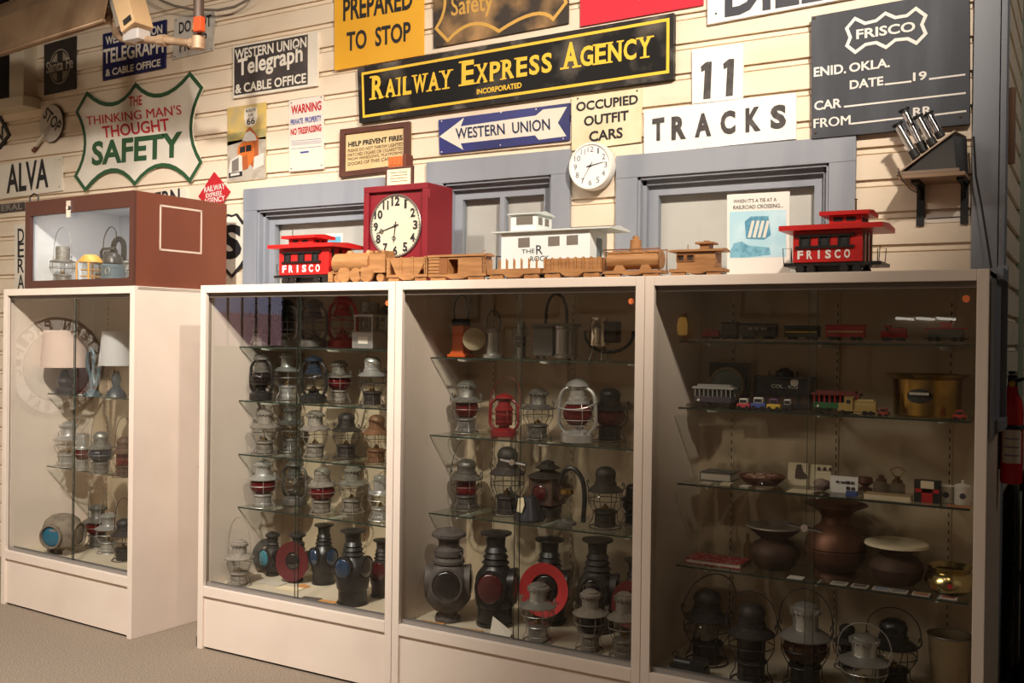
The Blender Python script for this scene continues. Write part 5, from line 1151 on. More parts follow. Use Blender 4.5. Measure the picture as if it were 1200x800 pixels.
# --- lanterns in the brown case
z = H+.0195
for u, v0, v1, y, bm, gm, kd, gl, bl_, wx, lab in ((73, 325, 279, .09, GALV, GCLEAR, 'plain', 'fat', 'up', 1.05, 'galvanized hand lantern with large clear globe and hooked bail in the brown case'),
    (150, 325, 293, .30, GALV, GCLEAR, 'barn', 'std', None, 1.05, 'galvanized lantern partly hidden by the right frame of the brown case')):
    P = AP(u, v0, y, z); lantern(kd, P, (v0-v1)*mpp(P), lab, bm, gm, bl_, gl, wx, group='lanterns in the brown case')
P = AP(106, 325, .15, z); h = (325-288)*mpp(P)
t = thing('ship_lantern', 'yellow lantern with corner bars round a clear glass in the brown case', 'lantern', P, 'lanterns in the brown case'); t.scale = (h, h, h)
MB().box(-.34, .34, -.34, .34, 0, .12, bev=.02).build('base', YELLOWL, t)
M = MB()
for x in (-.29, .29):
    for y in (-.29, .29): M.cyl((x, y, .1), (x, y, .76), .03, 8)
for q in (.3, .5): M.ring(.29, .014, (0, 0, q), 20)
M.build('corner_bar', YELLOWL, t); MB().lathe([(.24, .12), (.25, .2), (.25, .66), (.22, .74)], n=20).build('globe', GCLEAR, t)
MB().lathe([(.38, .74), (.37, .78), (.28, .90), (.18, .98), (0, 1.0)], n=20).build('cap', YELLOWL, t)
P = AP(132, 325, .14, z); h = (325-287)*mpp(P)
t = thing('carbide_lamp', 'blue-silver drum lamp with black cap standing in the brown case', 'lamp', P, 'lanterns in the brown case'); t.scale = (h, h, h)
MB().lathe([(0, 0), (.34, 0), (.36, .04), (.34, .5), (.36, .52), (.36, .60), (.30, .64), (0, .64)], n=24).build('drum', TEALM, t); MB().lathe([(.26, .64), (.30, .68), (.28, .86), (.2, .96), (0, 1.0)], n=20).build('cap', BLACK, t)
MB().ring(.10, .015, (.18, -.34, .42), 16, Matrix.Rotation(PI/2, 3, 'X')).build('ring', GALV, t)
P = AP(127, 325, .34, z); h = (325-272)*mpp(P)
t = thing('inspector_lantern', 'black tubular inspector lantern with square top frame behind the blue drum lamp', 'lantern', P, 'lanterns in the brown case'); t.scale = (h, h, h)
MB().lathe([(0, 0), (.28, 0), (.28, .3), (.2, .36), (.2, .5), (.3, .52), (.3, .58), (.12, .66), (.1, .8), (0, .8)], n=22).build('body', IRON, t)
MB().tube([(-.24, 0, .1), (-.25, 0, .8), (-.2, 0, .86), (.2, 0, .86), (.25, 0, .8), (.24, 0, .1)], .035, 8).build('side_tube', IRON, t)
MB().tube(cr([(.0, .1, .8), (.06, .1, 1.0), (.2, .1, 1.08), (.34, .1, 1.0), (.38, .1, .8), (.34, .1, .2)]), .06, 8).build('air_tube', BLACK, t)
MB().tube(cr([(-.2, 0, .86), (-.14, 0, 1.15), (.05, 0, 1.34), (.24, 0, 1.22), (.22, 0, .86)]), .012, 6).build('bail', IRON, t)
# ================================================================ fourth cabinet: trains, toys, spittoons
def car(u0, u1, v0, v1, y, z, label, name, body, roofm=None, kind='box', dp=.035, stripe=None, letter=None, cat='model train car', group='model trains on the fourth cabinet top shelf', winm=None):
    x0, x1 = xof(u0, y, z), xof(u1, y, z); k = mpp(V(((x0+x1)/2, y, z))); h = (v0-v1)*k; r = h*.13
    t = thing(name, label, cat, ((x0+x1)/2, y+dp/2, z+.001), group); a, b = x0-t.location.x, x1-t.location.x; d = dp/2; L = b-a
    zb = r*1.5
    if kind == 'box':
        MB().box(a, b, -d, d, zb, h*.90, bev=h*.03).build('body', body, t)
        MB().prism([(a-.002, -d*1.05, h*.88), (a-.002, -d*.7, h*.97), (a-.002, 0, h), (a-.002, d*.7, h*.97), (a-.002, d*1.05, h*.88)], (L+.004, 0, 0)).build('roof', roofm or body, t)
    elif kind == 'loco':
        MB().box(a, b, -d*.9, d*.9, zb, zb+h*.12).box(a+L*.02, a+L*.2, -d*.7, d*.7, zb, h*.62, bev=h*.03).box(a+L*.38, b-L*.02, -d*.62, d*.62, zb, h*.80, bev=h*.03).build('body', body, t)
        MB().box(a+L*.18, a+L*.40, -d, d, zb, h*.92, bev=h*.03).prism([(a+L*.16, -d*1.05, h*.9), (a+L*.16, 0, h), (a+L*.16, d*1.05, h*.9)], (L*.26, 0, 0)).build('cab', body, t)
        M = MB().box(a+L*.23, a+L*.34, -d-.0008, -d+.001, h*.62, h*.82); M.build('cab_window', BLACKM, t)
        MB().box(a+L*.42, b-L*.05, -d*.65, -d*.6, h*.56, h*.62).box(a+L*.5, b-L*.1, -d*.3, d*.3, h*.8, h*.86).build('trim_band', roofm or body, t)
        MB().box(a+L*.40, a+L*.62, -d*.7, d*.7, r*.6, zb).build('underframe_tank', roofm or body, t)
    elif kind == 'caboose':
        MB().box(a+L*.1, b-L*.1, -d, d, zb, h*.66, bev=h*.02).build('body', body, t)
        MB().box(a, b, -d*1.1, d*1.1, h*.66, h*.72).box(a+L*.36, a+L*.62, -d*.8, d*.8, h*.72, h*.94).box(a+L*.33, a+L*.65, -d*.95, d*.95, h*.94, h).build('roof', roofm or body, t)
        MB().box(a, b, -d, d, zb-h*.06, zb).build('platform', BLACKM, t)
    elif kind == 'trolley':
        MB().box(a+L*.03, b-L*.03, -d, d, zb, h*.46, bev=h*.03).build('body', body, t)
        M = MB(); n = 8
        for i in range(n+1):
            xx = a+L*.05+L*.9*i/n
            for yy in (-d*.95, d*.95): M.box(xx-.0022, xx+.0022, yy-.0022, yy+.0022, h*.46, h*.80)
        M.build('window_post', winm or body, t)
        MB().box(a+L*.08, b-L*.08, -d*.6, d*.6, h*.46, h*.78).build('dark_interior', BLACKM, t)
        MB().prism([(a-L*.02, -d*1.12, h*.80), (a-L*.02, -d*.8, h*.9), (a-L*.02, d*.8, h*.9), (a-L*.02, d*1.12, h*.80)], (L*1.04, 0, 0)).box(a+L*.08, b-L*.08, -d*.5, d*.5, h*.88, h).build('roof', roofm or body, t)
        MB().lathe([(0, 0), (.006, 0), (.005, .004), (0, .006)], (a+L*.14, -d, h*.28), 10, Matrix.Rotation(PI/2, 3, 'X')).build('headlamp', PAPER, t)
    if stripe: MB().box(a+L*.04, b-L*.04, -d-.0007, -d+.0003, h*.50, h*.60).build('side_stripe', stripe, t)
    if letter:
        put_text(M := MB(), letter, V((a+L*.25, -d, h*.58)), V((b-L*.25, -d, h*.58)), V((a+L*.25, -d, h*.74)), .01); M.build('lettering', WHITEINK, t)
    M = MB()
    for q in (.14, .3, .7, .86):
        for yy in (-d*.8, d*.95): M.lathe([(0, 0), (r, 0), (r, .004), (0, .004)], (a+L*q, yy, r*1.02), 12, Matrix.Rotation(PI/2, 3, 'X'))
    M.build('wheelset', WHEELM, t)
    return t, h
z = 1.582; y = .30
RAILM = mat('model_track', (150, 124, 96), .6, 0, (110, 88, 66), 40)
tr = tag(MB((3.0, y, z+.001)).box(2.46, 3.50, y-.004, y+.042, z+.0008, z+.005).build('toy_track', RAILM), 'long tan strip of toy track along the front of the fourth cabinet top shelf', 'track')
MB(tr.location).box(2.46, 3.50, y+.006, y+.009, z+.005, z+.009).box(2.46, 3.50, y+.031, y+.034, z+.005, z+.009).build('rail', STEEL, tr)
zt = z+.0095; y2 = y+.002
RB = mat('model_black', (40, 38, 40), .4); RG = mat('model_green', (62, 70, 52), .45); RR = mat('model_red', (190, 36, 40), .4); GREYM = mat('model_grey', (110, 112, 106), .45); YL = mat('model_yellow', (222, 184, 60), .5)
car(821, 842, 398, 386, y2, zt, 'small red and black toy engine at the left end of the toy track', 'model_engine', RR, RB, 'loco')
car(845, 863, 398, 377.5, y2, zt, 'short black model coal car left of the grey boxcar on the track', 'model_coal_car', RB)
car(866, 909, 398, 379, y2, zt, 'long dark grey model boxcar with pale lettering on the top shelf track', 'model_boxcar', mat('model_dark_grey', (72, 70, 74), .45), RB, letter='||| ||| ||||')
car(919, 959, 399, 382, y2, zt, 'dark green model car with yellow marks on the top shelf track', 'model_boxcar', RG, RB, stripe=YL)
car(967, 1013, 399, 380, y2, zt, 'bright red model passenger car with pale stripe on the top shelf track', 'model_coach', RR, RR, stripe=mat('model_cream', (220, 190, 150), .5))
car(1031, 1062, 400, 381, y2, zt, 'small red model engine with dark cab right of the red passenger car', 'model_engine', RR, RB, 'loco')
car(1083, 1134, 401, 378.5, y2, zt, 'red roofed grey model caboose at the right end of the toy track', 'model_caboose', GREYM, RR, 'caboose')
z = 1.317
car(812, 858, 475, 449, .34, z, 'grey toy trolley with dark windows at the left of the second shelf', 'toy_trolley', mat('trolley_dark', (74, 66, 76), .45), mat('trolley_grey', (140, 138, 132), .5), 'trolley', .06, winm=mat('trolley_grey', (140, 138, 132)), cat='toy trolley', group=None)
# black castle-roofed bank with writing
P = V((xof(916, .46, z), .46, z+.001)); x0, x1 = xof(884, .44, z), xof(949, .44, z); zt_ = aty(916, 444, .44).z
t = thing('toy_station', 'black cast toy building with pale writing and round white badge on the second shelf', 'toy building', ((x0+x1)/2, .46, z+.001)); o = t.location
MB(o).box(x0, x1, .44, .52, z+.001, zt_, bev=.003).build('body', RB, t)
M = MB(o); M.box(x0-.006, x1+.006, .432, .528, zt_, zt_+.010).lathe([(.035, 0), (.035, .015), (.02, .03), (0, .036)], ((x0+x1)/2, .48, zt_+.010), 16)
M.build('roof', RB, t)
for i in (-2, -1, 1, 2): MB(o).cyl(((x0+x1)/2+i*.028, .455, zt_+.010), ((x0+x1)/2+i*.028, .455, zt_+.034), .003, 6).build('finial', RB, t)
put_text(M := MB(o), 'COL . ICG', aty(904, 454, .4385), aty(935, 455.5, .4385), aty(904, 450, .4385), .01, V((0, -.0008, 0))); M.build('lettering', WHITEINK, t)
MB(o).lathe([(0, 0), (.016, 0), (.016, .002), (0, .002)], aty(931, 448, .4395), 18, Matrix.Rotation(PI/2, 3, 'X')).build('badge', PAPER, t)
M = MB(o)
for i in range(4): M.box(x0+.05+i*.045, x0+.082+i*.045, .4385, .4405, z+.02, z+.05)
M.build('doorway', mat('model_brown', (70, 46, 34), .6), t)
# round plaque in front of a dark backing
P = aty(851, 455, .50); r_ = 22*mpp(P)
t = thing('round_plaque', 'round teal plaque with a tan ring, dark backed, behind the grey toy trolley', 'plaque', (P.x, .52, z+.001)); o = t.location
RXp = Matrix.Rotation(math.radians(78), 3, 'X')
MB(o).lathe([(0, 0), (r_*.80, 0), (r_*.80, .004), (0, .006)], (P.x, .50, z+.004+r_), 36, RXp).build('face', mat('plaque_teal', (104, 140, 142), .4, 0, (150, 160, 150), 18), t)
MB(o).ring(r_*.90, r_*.11, (P.x, .502, z+.004+r_), 36, RXp).build('ring', mat('plaque_tan', (150, 130, 100), .5), t)
MB(o).box(P.x-r_*1.1, P.x+r_*1.1, .535, .545, z+.001, z+2.0*r_+.02).build('backing', BLACKM, t)
# little toys in the front
def toy(u0, u1, v0, v1, y, label, m, m2, cat='toy', name='toy_car', zz=None):
    zz = z if zz is None else zz
    x0, x1 = xof(u0, y, zz), xof(u1, y, zz); h = (v0-v1)*mpp(V((x0, y, zz))); t = thing(name, label, cat, ((x0+x1)/2, y+.015, zz+.001), None); w_ = (x1-x0)/2; r = h*.18
    MB().box(-w_, w_, -.015, .015, r*.9, h*.55, bev=h*.08).build('body', m, t); MB().box(-w_*.62, w_*.62, -.013, .013, h*.55, h, bev=h*.10).build('cab', m2, t)
    M = MB().box(-w_*.5, w_*.5, -.0136, -.0126, h*.62, h*.88); M.build('window', BLACKM, t)
    M = MB()
    for q in (-.6, .6):
        for yy in (-.0125, .0165): M.lathe([(0, 0), (r, 0), (r, .004), (0, .004)], (w_*q, yy, r), 12, Matrix.Rotation(PI/2, 3, 'X'))
    M.build('wheel', WHEELM, t); return t
PINK = mat('toy_pink', (200, 70, 84), .4); TBL = mat('toy_blue', (70, 92, 168), .4)
toy(863, 878, 477, 464, .27, 'small pink-red toy bus in front of the round plaque', PINK, mat('toy_white', (220, 214, 206), .4))
toy(879.5, 896.5, 478, 463, .27, 'small blue toy car with white top beside the pink toy bus', TBL, MT['toy_white'])
toy(898, 914, 478.5, 464, .27, 'small yellow toy car in the middle of the second shelf', YL, mat('toy_purple', (120, 84, 120), .4))
toy(916, 928, 479, 464.5, .27, 'small dark toy car with white lettered side right of the yellow toy', RB, mat('toy_white', (220, 214, 206)))
t_, h_ = car(951, 1006, 481.5, 456, .33, z, 'red and green open toy streetcar on the second shelf of the fourth cabinet', 'toy_trolley', mat('trolley_green', (40, 104, 56), .4), mat('trolley_red_dark', (112, 46, 40), .5), 'trolley', .06, winm=RR, cat='toy trolley', group=None)
car(981, 1027, 487.5, 466, .262, z, 'pale gold model diesel locomotive in front of the red and green streetcar', 'model_locomotive', mat('model_gold', (196, 168, 104), .35, .4), mat('model_gold_light', (214, 190, 132), .4), 'loco', .045, cat='model locomotive', group=None)
toy(1028, 1041, 488.5, 478.5, .255, 'tiny red toy car at the nose of the gold locomotive', mat('toy_dull_red', (170, 70, 56), .5), MT['toy_dull_red'])
# brass pot with an oval label
u, y = 1086, .40; P = V((xof(u, y, z), y, z+.001)); k = mpp(P); R_ = 38*k; hh = 49*k
t = thing('brass_pot', 'large brass straight-sided pot with a flared rim and dark oval label', 'pot', P)
MB().lathe([(0, 0), (R_*.93, 0), (R_*.97, .006), (R_*.98, hh*.75), (R_*1.0, hh*.88), (R_*1.18, hh*.97), (R_*1.22, hh), (R_*1.17, hh*.985), (R_*.97, hh*.9), (R_*.94, hh*.3), (0, .01)], n=40).build('body', BRASS, t)
an = math.atan2(CP.y-P.y, CP.x-P.x)-.22; pts = []
for i in range(24):
    a = 2*PI*i/24; q = an+.38*cos(a); pts.append(V(((R_*.985)*cos(q), (R_*.985)*sin(q), hh*.50+hh*.17*sin(a))))
M = MB(); vs = [M.v(p*1.006+V((0, 0, p.z*-.006))) for p in pts]; c_ = M.v(V((R_*1.0*cos(an), R_*1.0*sin(an), hh*.5)))
for i in range(24): M.f([c_, vs[i], vs[(i+1) % 24]])
M.build('oval_label', mat('oval_dark', (36, 32, 34), .4), t)
e = V((-sin(an), cos(an), 0)); b0 = V((R_*1.012*cos(an), R_*1.012*sin(an), hh*.53)); M = MB(); [M.prism([b0+e*R_*(q-.022), b0+e*R_*(q+.022), b0+e*R_*(q+.022)+V((0, 0, hh*.06)), b0+e*R_*(q-.022)+V((0, 0, hh*.06))], V((cos(an), sin(an), 0))*.003) for q in [-.25+.0625*i for i in range(9)]]; M.build('lettering', PAPER, t)
MB().tube([(R_*.98, 0, hh*.84), (R_*1.25, .0, hh*.8), (R_*1.3, 0, hh*.55), (R_*1.1, 0, hh*.34), (R_*.98, 0, hh*.36)], .006, 8, False).build('handle', BRASS, t) if 0 else None
toy(1116, 1132, 493.5, 482, .262, 'small red toy wagon at the foot of the brass pot', mat('toy_red_brown', (176, 58, 44), .45), mat('toy_red_brown', (176, 58, 44)))
# third shelf
z = 1.012
def standing(u0, u1, v0, v1, y, label, m, name='card', cat='card', tilt=.012, zz=None):
    zz = z if zz is None else zz; x0, x1 = xof(u0, y, zz), xof(u1, y, zz); h = (v0-v1)*mpp(V((x0, y, zz)))
    return tag(MB((x0, y, zz+.001)).prism([(x0, y, zz+.001), (x1, y, zz+.001), (x1, y+tilt, zz+h), (x0, y+tilt, zz+h)], (0, .003, 0)).build(name, m), label, cat), x0, x1, h
def book(u0, u1, y0, y1, th, label, m, zz=None, name='book'):
    zz = z if zz is None else zz; x0, x1 = xof(u0, y0, zz), xof(u1, y0, zz); t = tag(MB(((x0+x1)/2, y0, zz+.001)).box(x0, x1, y0, y1, zz+.001, zz+.004).box(x0, x1, y0, y1, zz+th-.003, zz+th).box(x0, x0+.003, y0, y1, zz+.004, zz+th-.003).build(name, m), label, 'book')
    MB(t.location).box(x0+.003, x1-.003, y0+.003, y1-.003, zz+.004, zz+th-.003).build('pages', PAPER, t); return t
book(820, 856, .38, .50, .035, 'thick dark grey book lying at the left of the third shelf', mat('book_grey', (96, 96, 92), .6))
for i, (u, v, lx, ly, lab, m, th) in enumerate(((827, 568, .08, .05, 'pale printed card at the left front of the third shelf', PAPER, .003), (850, 569, .07, .05, 'tan card lying before the grey book', CREAMP, .008), (872, 572, .06, .05, 'white card lying in front of the brown bowl', PAPER, .004),
        (938, 577, .16, .09, 'large cream paper lying in the middle of the third shelf', CREAMP, .002))):
    P = V((xof(u, .285, z), .285, z+.001)); tag(MB(P).box(P.x-lx*.3, P.x+lx*.3, P.y-ly/2+.02, P.y+ly/2+.02, P.z, P.z+th).build('card', m), lab, 'card')
P = V((xof(893, .42, z), .42, z+.001)); k = mpp(P)
t = thing('wooden_bowl', 'shallow brown wooden bowl of small objects on the third shelf', 'bowl', P)
MB().lathe([(0, 0), (18*k, 0), (24*k, 5*k), (27*k, 9*k), (26*k, 10*k), (22*k, 6*k), (0, 4*k)], n=32).build('body', mat('bowl_brown', (110, 62, 44), .45), t)
MB().lathe([(20*k, 8*k), (19*k, 10.5*k), (10*k, 12*k), (0, 12.5*k)], n=20).build('contents', mat('bowl_contents', (190, 160, 140), .7, 0, (120, 64, 48), 60, .45, .55), t)
P = V((xof(896, .29, z), .29, z+.001)); k = mpp(P)
t = thing('glass_paperweight', 'small clear domed glass paperweight in front of the wooden bowl', 'paperweight', P); MB().lathe([(0, 0), (10*k, 0), (10*k, 4*k), (7*k, 9*k), (0, 11*k)], n=20).build('dome', GCLEAR, t); MB().lathe([(0, 0), (10.2*k, 0), (10.2*k, 2*k), (0, 2*k)], n=20).build('base', mat('stone', (150, 130, 110), .5), t)
for u0, u1, v0, v1, y, lab, m in ((922.5, 946, 571, 545, .46, 'pale photograph of a seated figure standing at the back of the third shelf', CREAMP), (949, 973, 571, 545.5, .47, 'pale card with three dark marks beside the seated figure photograph', CREAMP)):
    t, x0, x1, h = standing(u0, u1, v0, v1, y, lab, m, 'photograph', 'photograph')
    M = MB(t.location)
    if u0 < 940: M.prism([(x0+.03, y-.0006, z+.03), (x0+.055, y-.0006, z+.028), (x0+.085, y-.0006, z+.035), (x0+.06, y+.004, z+.06), (x0+.052, y+.008, z+.085), (x0+.035, y+.008, z+.082), (x0+.03, y+.004, z+.055)], (0, .0004, 0))
    else:
        for i in range(3): M.prism([(x0+.025+i*.022, y+.005, z+.066), (x0+.04+i*.022, y+.005, z+.066), (x0+.038+i*.022, y+.007, z+.078), (x0+.03+i*.022, y+.007, z+.08)], (0, .0004, 0))
    M.build('printed_figure', mat('print_dark', (84, 66, 58), .7), t)
t, x0, x1, h = standing(972.5, 1005, 577, 557.5, .36, 'white printed sign card standing left of the inkstand on third shelf', WHITE, 'sign_card', 'sign', .006)
M = MB(t.location); [M.prism([V((x0+a, .36, z+h*c)), V((x0+b, .36, z+h*c)), V((x0+b, .361, z+h*d)), V((x0+a, .361, z+h*d))], (0, -.0006, 0)) for a, b, c, d in ((.022, .034, .60, .72), (.040, .056, .60, .70), (.058, .074, .58, .74), (.078, .088, .58, .73), (.060, .074, .22, .42), (.078, .092, .22, .40))]; M.build('lettering', INK, t)
P = V((xof(963, .37, z), .37, z+.001)); k = mpp(P)
t = thing('stone_lump', 'lumpy pinkish-grey mineral specimen left of the white sign card', 'rock', P); M = MB(); M.ball((0, 0, 7*k), 10*k, 12, .7)
for v_ in M.b.verts: v_.co += V((random.uniform(-1, 1), random.uniform(-1, 1), random.uniform(-.5, 1)))*1.6*k
for v_ in M.b.verts: v_.co.z = max(v_.co.z, 0)
M.build('body', mat('rock_pink', (150, 128, 118), .7, 0, (104, 88, 82), 30), t)
P = V((xof(998, .30, z), .30, z+.001)); tag(MB(P).box(P.x-.02, P.x+.02, .29, .315, P.z, P.z+.018, bev=.002).build('blue_box', mat('box_blue', (58, 84, 150), .5)), 'tiny blue box in front of the white sign card', 'box')
P = V((xof(1014, .47, z), .47, z+.001)); k = mpp(P)
t = thing('brass_ornament', 'small dark turned brass piece between sign card and inkstand', 'ornament', P); MB().lathe([(0, 0), (8*k, 0), (8*k, 3*k), (3*k, 5*k), (9*k, 10*k), (8*k, 16*k), (0, 17*k)], n=20).build('body', COPPER, t)
# inkstand with two glass wells and a wire loop
P = V((xof(1045, .38, z), .38, z+.001)); k = mpp(P)
t = thing('inkstand', 'brass inkstand with two glass wells and a wire loop on the third shelf', 'inkstand', P)
MB().box(-24*k, 22*k, -10*k, 10*k, 0, 3*k, bev=k).build('tray', COPPER, t)
for x in (-12, 6):
    MB().lathe([(0, 3*k), (9*k, 3*k), (9*k, 14*k), (6*k, 17*k), (0, 17*k)], (x*k, 0, 0), 18).build('glass_well', glass('well_glass', (.7, .66, .6), 1.5, body=(.2, .17, .13), bw=.3), t)
    MB().lathe([(0, 17*k), (6*k, 17*k), (6*k, 19*k), (3*k, 21*k), (3*k, 24*k), (0, 24*k)], (x*k, 0, 0), 14).build('well_cap', COPPER, t)
MB().tube([(3*k, 0, 24*k), (-2*k, 0, 31*k), (6*k, 0, 35*k), (14*k, 0, 31*k), (9*k, 0, 24*k)], .7*k, 6).build('wire_loop', BRASS, t)
P = V((xof(1040, .275, z), .275, z+.001)); a = .10
t = tag(MB(P).box(P.x-.08, P.x+.08, .262, .32, P.z, P.z+.018).build('book', CREAMP), 'pale closed notepad lying in front of the inkstand', 'book'); MB(P).box(P.x-.08, P.x+.08, .262, .32, P.z+.018, P.z+.021).build('cover', mat('tan_cover', (190, 160, 120), .6), t)
x0, x1 = xof(1071, .30, z), xof(1102, .30, z)
t = thing('match_box', 'red and black patterned box standing at the right of the third shelf', 'box', ((x0+x1)/2, .31, z+.001)); w_ = (x1-x0)/2; hh = 26*mpp(t.location)
MB().box(-w_, w_, -.012, .02, 0, hh, bev=.001).build('body', RB, t)
M = MB(); M.box(-w_*.42, w_*.42, -.0132, -.0122, 0, hh*.62).box(-w_*.9, w_*.9, -.0132, -.0122, hh*.45, hh*.62); M.build('red_field', RR, t)
MB().box(-w_*.5, w_*.5, -.0132, -.0122, hh*.64, hh*.98).build('tan_field', CREAMP, t)
for u, v0, v1, y, lab, lid in ((1108.5, 586, 567, .36, 'white mug with dark emblem beside the red and black box', 0), (1128, 588, 566, .33, 'white lidded enamel mug with round emblem at the right end of third shelf', 1)):
    P = V((xof(u, y, z), y, z+.001)); k = mpp(P); R_ = 9.2*k; hh = (v0-v1)*k
    t = thing('enamel_mug', lab, 'mug', P)
    MB().lathe([(0, 0), (R_*.92, 0), (R_, .004), (R_, hh*.93), (R_*1.06, hh), (R_*.96, hh*.98), (R_*.92, .01), (0, .008)], n=28).build('body', mat('mug_white', (216, 208, 194), .35), t)
    MB().tube([(R_*.95, 0, hh*.8), (R_*1.5, 0, hh*.78), (R_*1.6, 0, hh*.4), (R_*.95, 0, hh*.22)], .003, 8).build('handle', MT['mug_white'], t)
    an = math.atan2(CP.y-P.y, CP.x-P.x); M = MB(); M.lathe([(0, 0), (R_*.38, 0), (R_*.38, .002), (0, .002)], V((R_*.97*cos(an), R_*.97*sin(an), hh*.5)), 14, V((cos(an), sin(an), 0)).to_track_quat('Z', 'Y').to_matrix()); M.build('emblem', mat('emblem_blue', (70, 66, 80), .5), t)
    if lid: MB().lathe([(R_*1.08, hh), (R_*.9, hh*1.06), (R_*.3, hh*1.14), (R_*.16, hh*1.16), (R_*.2, hh*1.28), (0, hh*1.32)], n=24).build('lid', MT['mug_white'], t)
P = V((xof(1117, .275, z), .275, z+.001)); tag(MB(P).box(P.x-.02, P.x+.06, .256, .285, P.z, P.z+.003).build('card', mat('card_orange', (190, 120, 80), .7)), 'orange-tan card lying before the two white mugs', 'card')
# fourth shelf
z = .684
book(803, 868, .30, .43, .020, 'red covered album with white sketches lying at the left of the fourth shelf', mat('album_red', (166, 40, 48), .5, 0, (206, 170, 160), 60, .56, .60))
P = V((xof(876, .46, z), .46, z+.001)); k = mpp(P)
t = thing('glass_bottle', 'small amber-clear glass bottle behind the left spittoon', 'bottle', P); MB().lathe([(0, 0), (5*k, 0), (5*k, 18*k), (2.2*k, 24*k), (2.2*k, 31*k), (3*k, 32*k), (0, 32*k)], n=16).build('body', glass('bottle_glass', (.75, .62, .42), 1.5, body=(.2, .13, .05), bw=.25), t)
def spittoon(u, v0, y, prof, m, label, rimm=None, rp=None, name='spittoon'):
    P = V((xof(u, y, z), y, z+.001)); k = mpp(P); t = thing(name, label, 'spittoon', P, 'spittoons on the fourth shelf'); MB().lathe([(r*k, q*k) for r, q in prof], n=40).build('body', m, t)
    if rp: MB().lathe([(r*k, q*k) for r, q in rp], n=40).build('rim_plate', rimm, t)
    return t, k
spittoon(907, 671, .40, [(0, 0), (18, 0), (24, 6), (29, 17), (28, 23), (22, 30), (16, 33), (16, 36), (27, 44), (32, 49)], RUST, 'dark brown spittoon with a grey funnel top on the fourth shelf', mat('rim_grey', (140, 128, 116), .5, .3), [(33, 49), (32, 50.5), (18, 45), (12, 43), (0, 43)])
spittoon(978.5, 684, .41, [(0, 0), (25, 0), (24, 4), (20, 7), (29, 13), (34, 23), (35, 31), (33.5, 32.5), (35, 34), (32, 46), (24, 56), (17, 61), (16, 69), (20, 76), (30, 81), (36, 83.5), (35, 84.5), (20, 79), (12, 71), (0, 69)], COPPER, 'tall copper-brown vase-shaped spittoon with a wide lip on the fourth shelf')
spittoon(1050, 687, .41, [(0, 0), (20, 0), (28, 8), (31, 19), (28, 27), (20, 33), (17, 35), (18, 38), (30, 43), (35, 45)], RUST, 'brown spittoon with a broad pale lettered plate on top', CREAMP, [(36, 45), (35, 48), (31, 49), (16, 45.5), (11, 44), (0, 44)])
t, k = spittoon(1113, 693, .36, [(0, 0), (16, 0), (26, 7), (28.5, 15), (26, 22), (22, 26), (24, 30), (26, 32), (24, 32.5), (19, 27), (18, 10), (0, 6)], mat('polished_brass', (186, 166, 112), .18, 1), 'low polished brass bowl with a red sticker at the right of the fourth shelf', name='brass_bowl')
an = math.atan2(CP.y-t.location.y, CP.x-t.location.x); MB().lathe([(0, 0), (3*k, 0), (3*k, .001), (0, .001)], V((28*k*cos(an), 28*k*sin(an), 14*k)), 10, V((cos(an), sin(an), 0)).to_track_quat('Z', 'Y').to_matrix()).build('red_sticker', RR, t)
for i, (u, m, lab) in enumerate(((932, PAPER, 'blank white slip lying below the left spittoon'), (983, mat('photo_a', (170, 160, 150), .5), 'small grey photo card at the left of the row on the fourth shelf'), (1007, mat('photo_b', (120, 110, 100), .5), 'white-bordered dark photo card, second in the front row'), (1032, mat('photo_c', (150, 160, 180), .5), 'white-bordered bluish photo card, third in the front row'),
        (1053, mat('photo_d', (130, 130, 130), .5, 0, (190, 186, 180), 80), 'grey patterned photo card, fourth in the front row'), (1079, mat('photo_e', (190, 140, 100), .5, 0, (170, 70, 60), 60, .55, .65), 'tan and red picture card, fifth in the front row'), (1111, PAPER, 'white card with red print at the right end of the front row'))):
    yb = .275; P = V((xof(u, yb, z), yb, z+.001)); t = tag(MB(P).box(P.x-.029, P.x+.029, yb-.016, yb+.036, P.z, P.z+.002).build('photo_card', PAPER), lab, 'card', None if i == 0 else 'photo cards along the fourth shelf')
    if m is not PAPER: MB(P).box(P.x-.024, P.x+.024, yb-.011, yb+.031, P.z+.002, P.z+.0026).build('print', m, t)
    elif i == 6: MB(P).box(P.x-.022, P.x+.022, yb+.0, yb+.02, P.z+.002, P.z+.0026).build('print', mat('print_red', (180, 60, 56), .5), t)
P = V((xof(1135.5, .262, z), .235, z-.035))
# floor of the fourth cabinet
LF(D_, 828, 775, 690, 'dome', 'black caged lantern holding a white glass chimney at the left of fourth cabinet floor', IRON, GCLEAR, 'back', 'fat', 1.05)
ch = S.collection.objects[-1].parent
MB().lathe([(.07, .28), (.085, .32), (.10, .40), (.09, .46), (.06, .54), (.062, .66)], n=20).build('glass_chimney', mat('milky_glass', (200, 190, 176), .25), ch)
P = V((xof(808, .09, DK), .09, DK+.001)); k = mpp(P)
t = thing('cast_toy_engine', 'black cast iron toy engine lying at the left front of fourth cabinet floor', 'toy', P)
MB().box(-22*k, 22*k, -.03, .03, 2*k, 12*k, bev=k).build('body', RB, t); MB().cyl((-18*k, 0, 13*k), (2*k, 0, 13*k), 6*k, 14).box(4*k, 20*k, -.028, .028, 12*k, 21*k, bev=k).build('boiler', RB, t)
MB().ring(3*k, .8*k, (-18*k, 0, 22*k), 14, Matrix.Rotation(PI/2, 3, 'X')).build('eye', RB, t)
M = MB()
for x in (-14, 0, 13):
    for yy in (-.028, .032): M.lathe([(0, 0), (4*k, 0), (4*k, .004), (0, .004)], (x*k, yy, 4.2*k), 12, Matrix.Rotation(PI/2, 3, 'X'))
M.build('wheel', WHEELM, t)
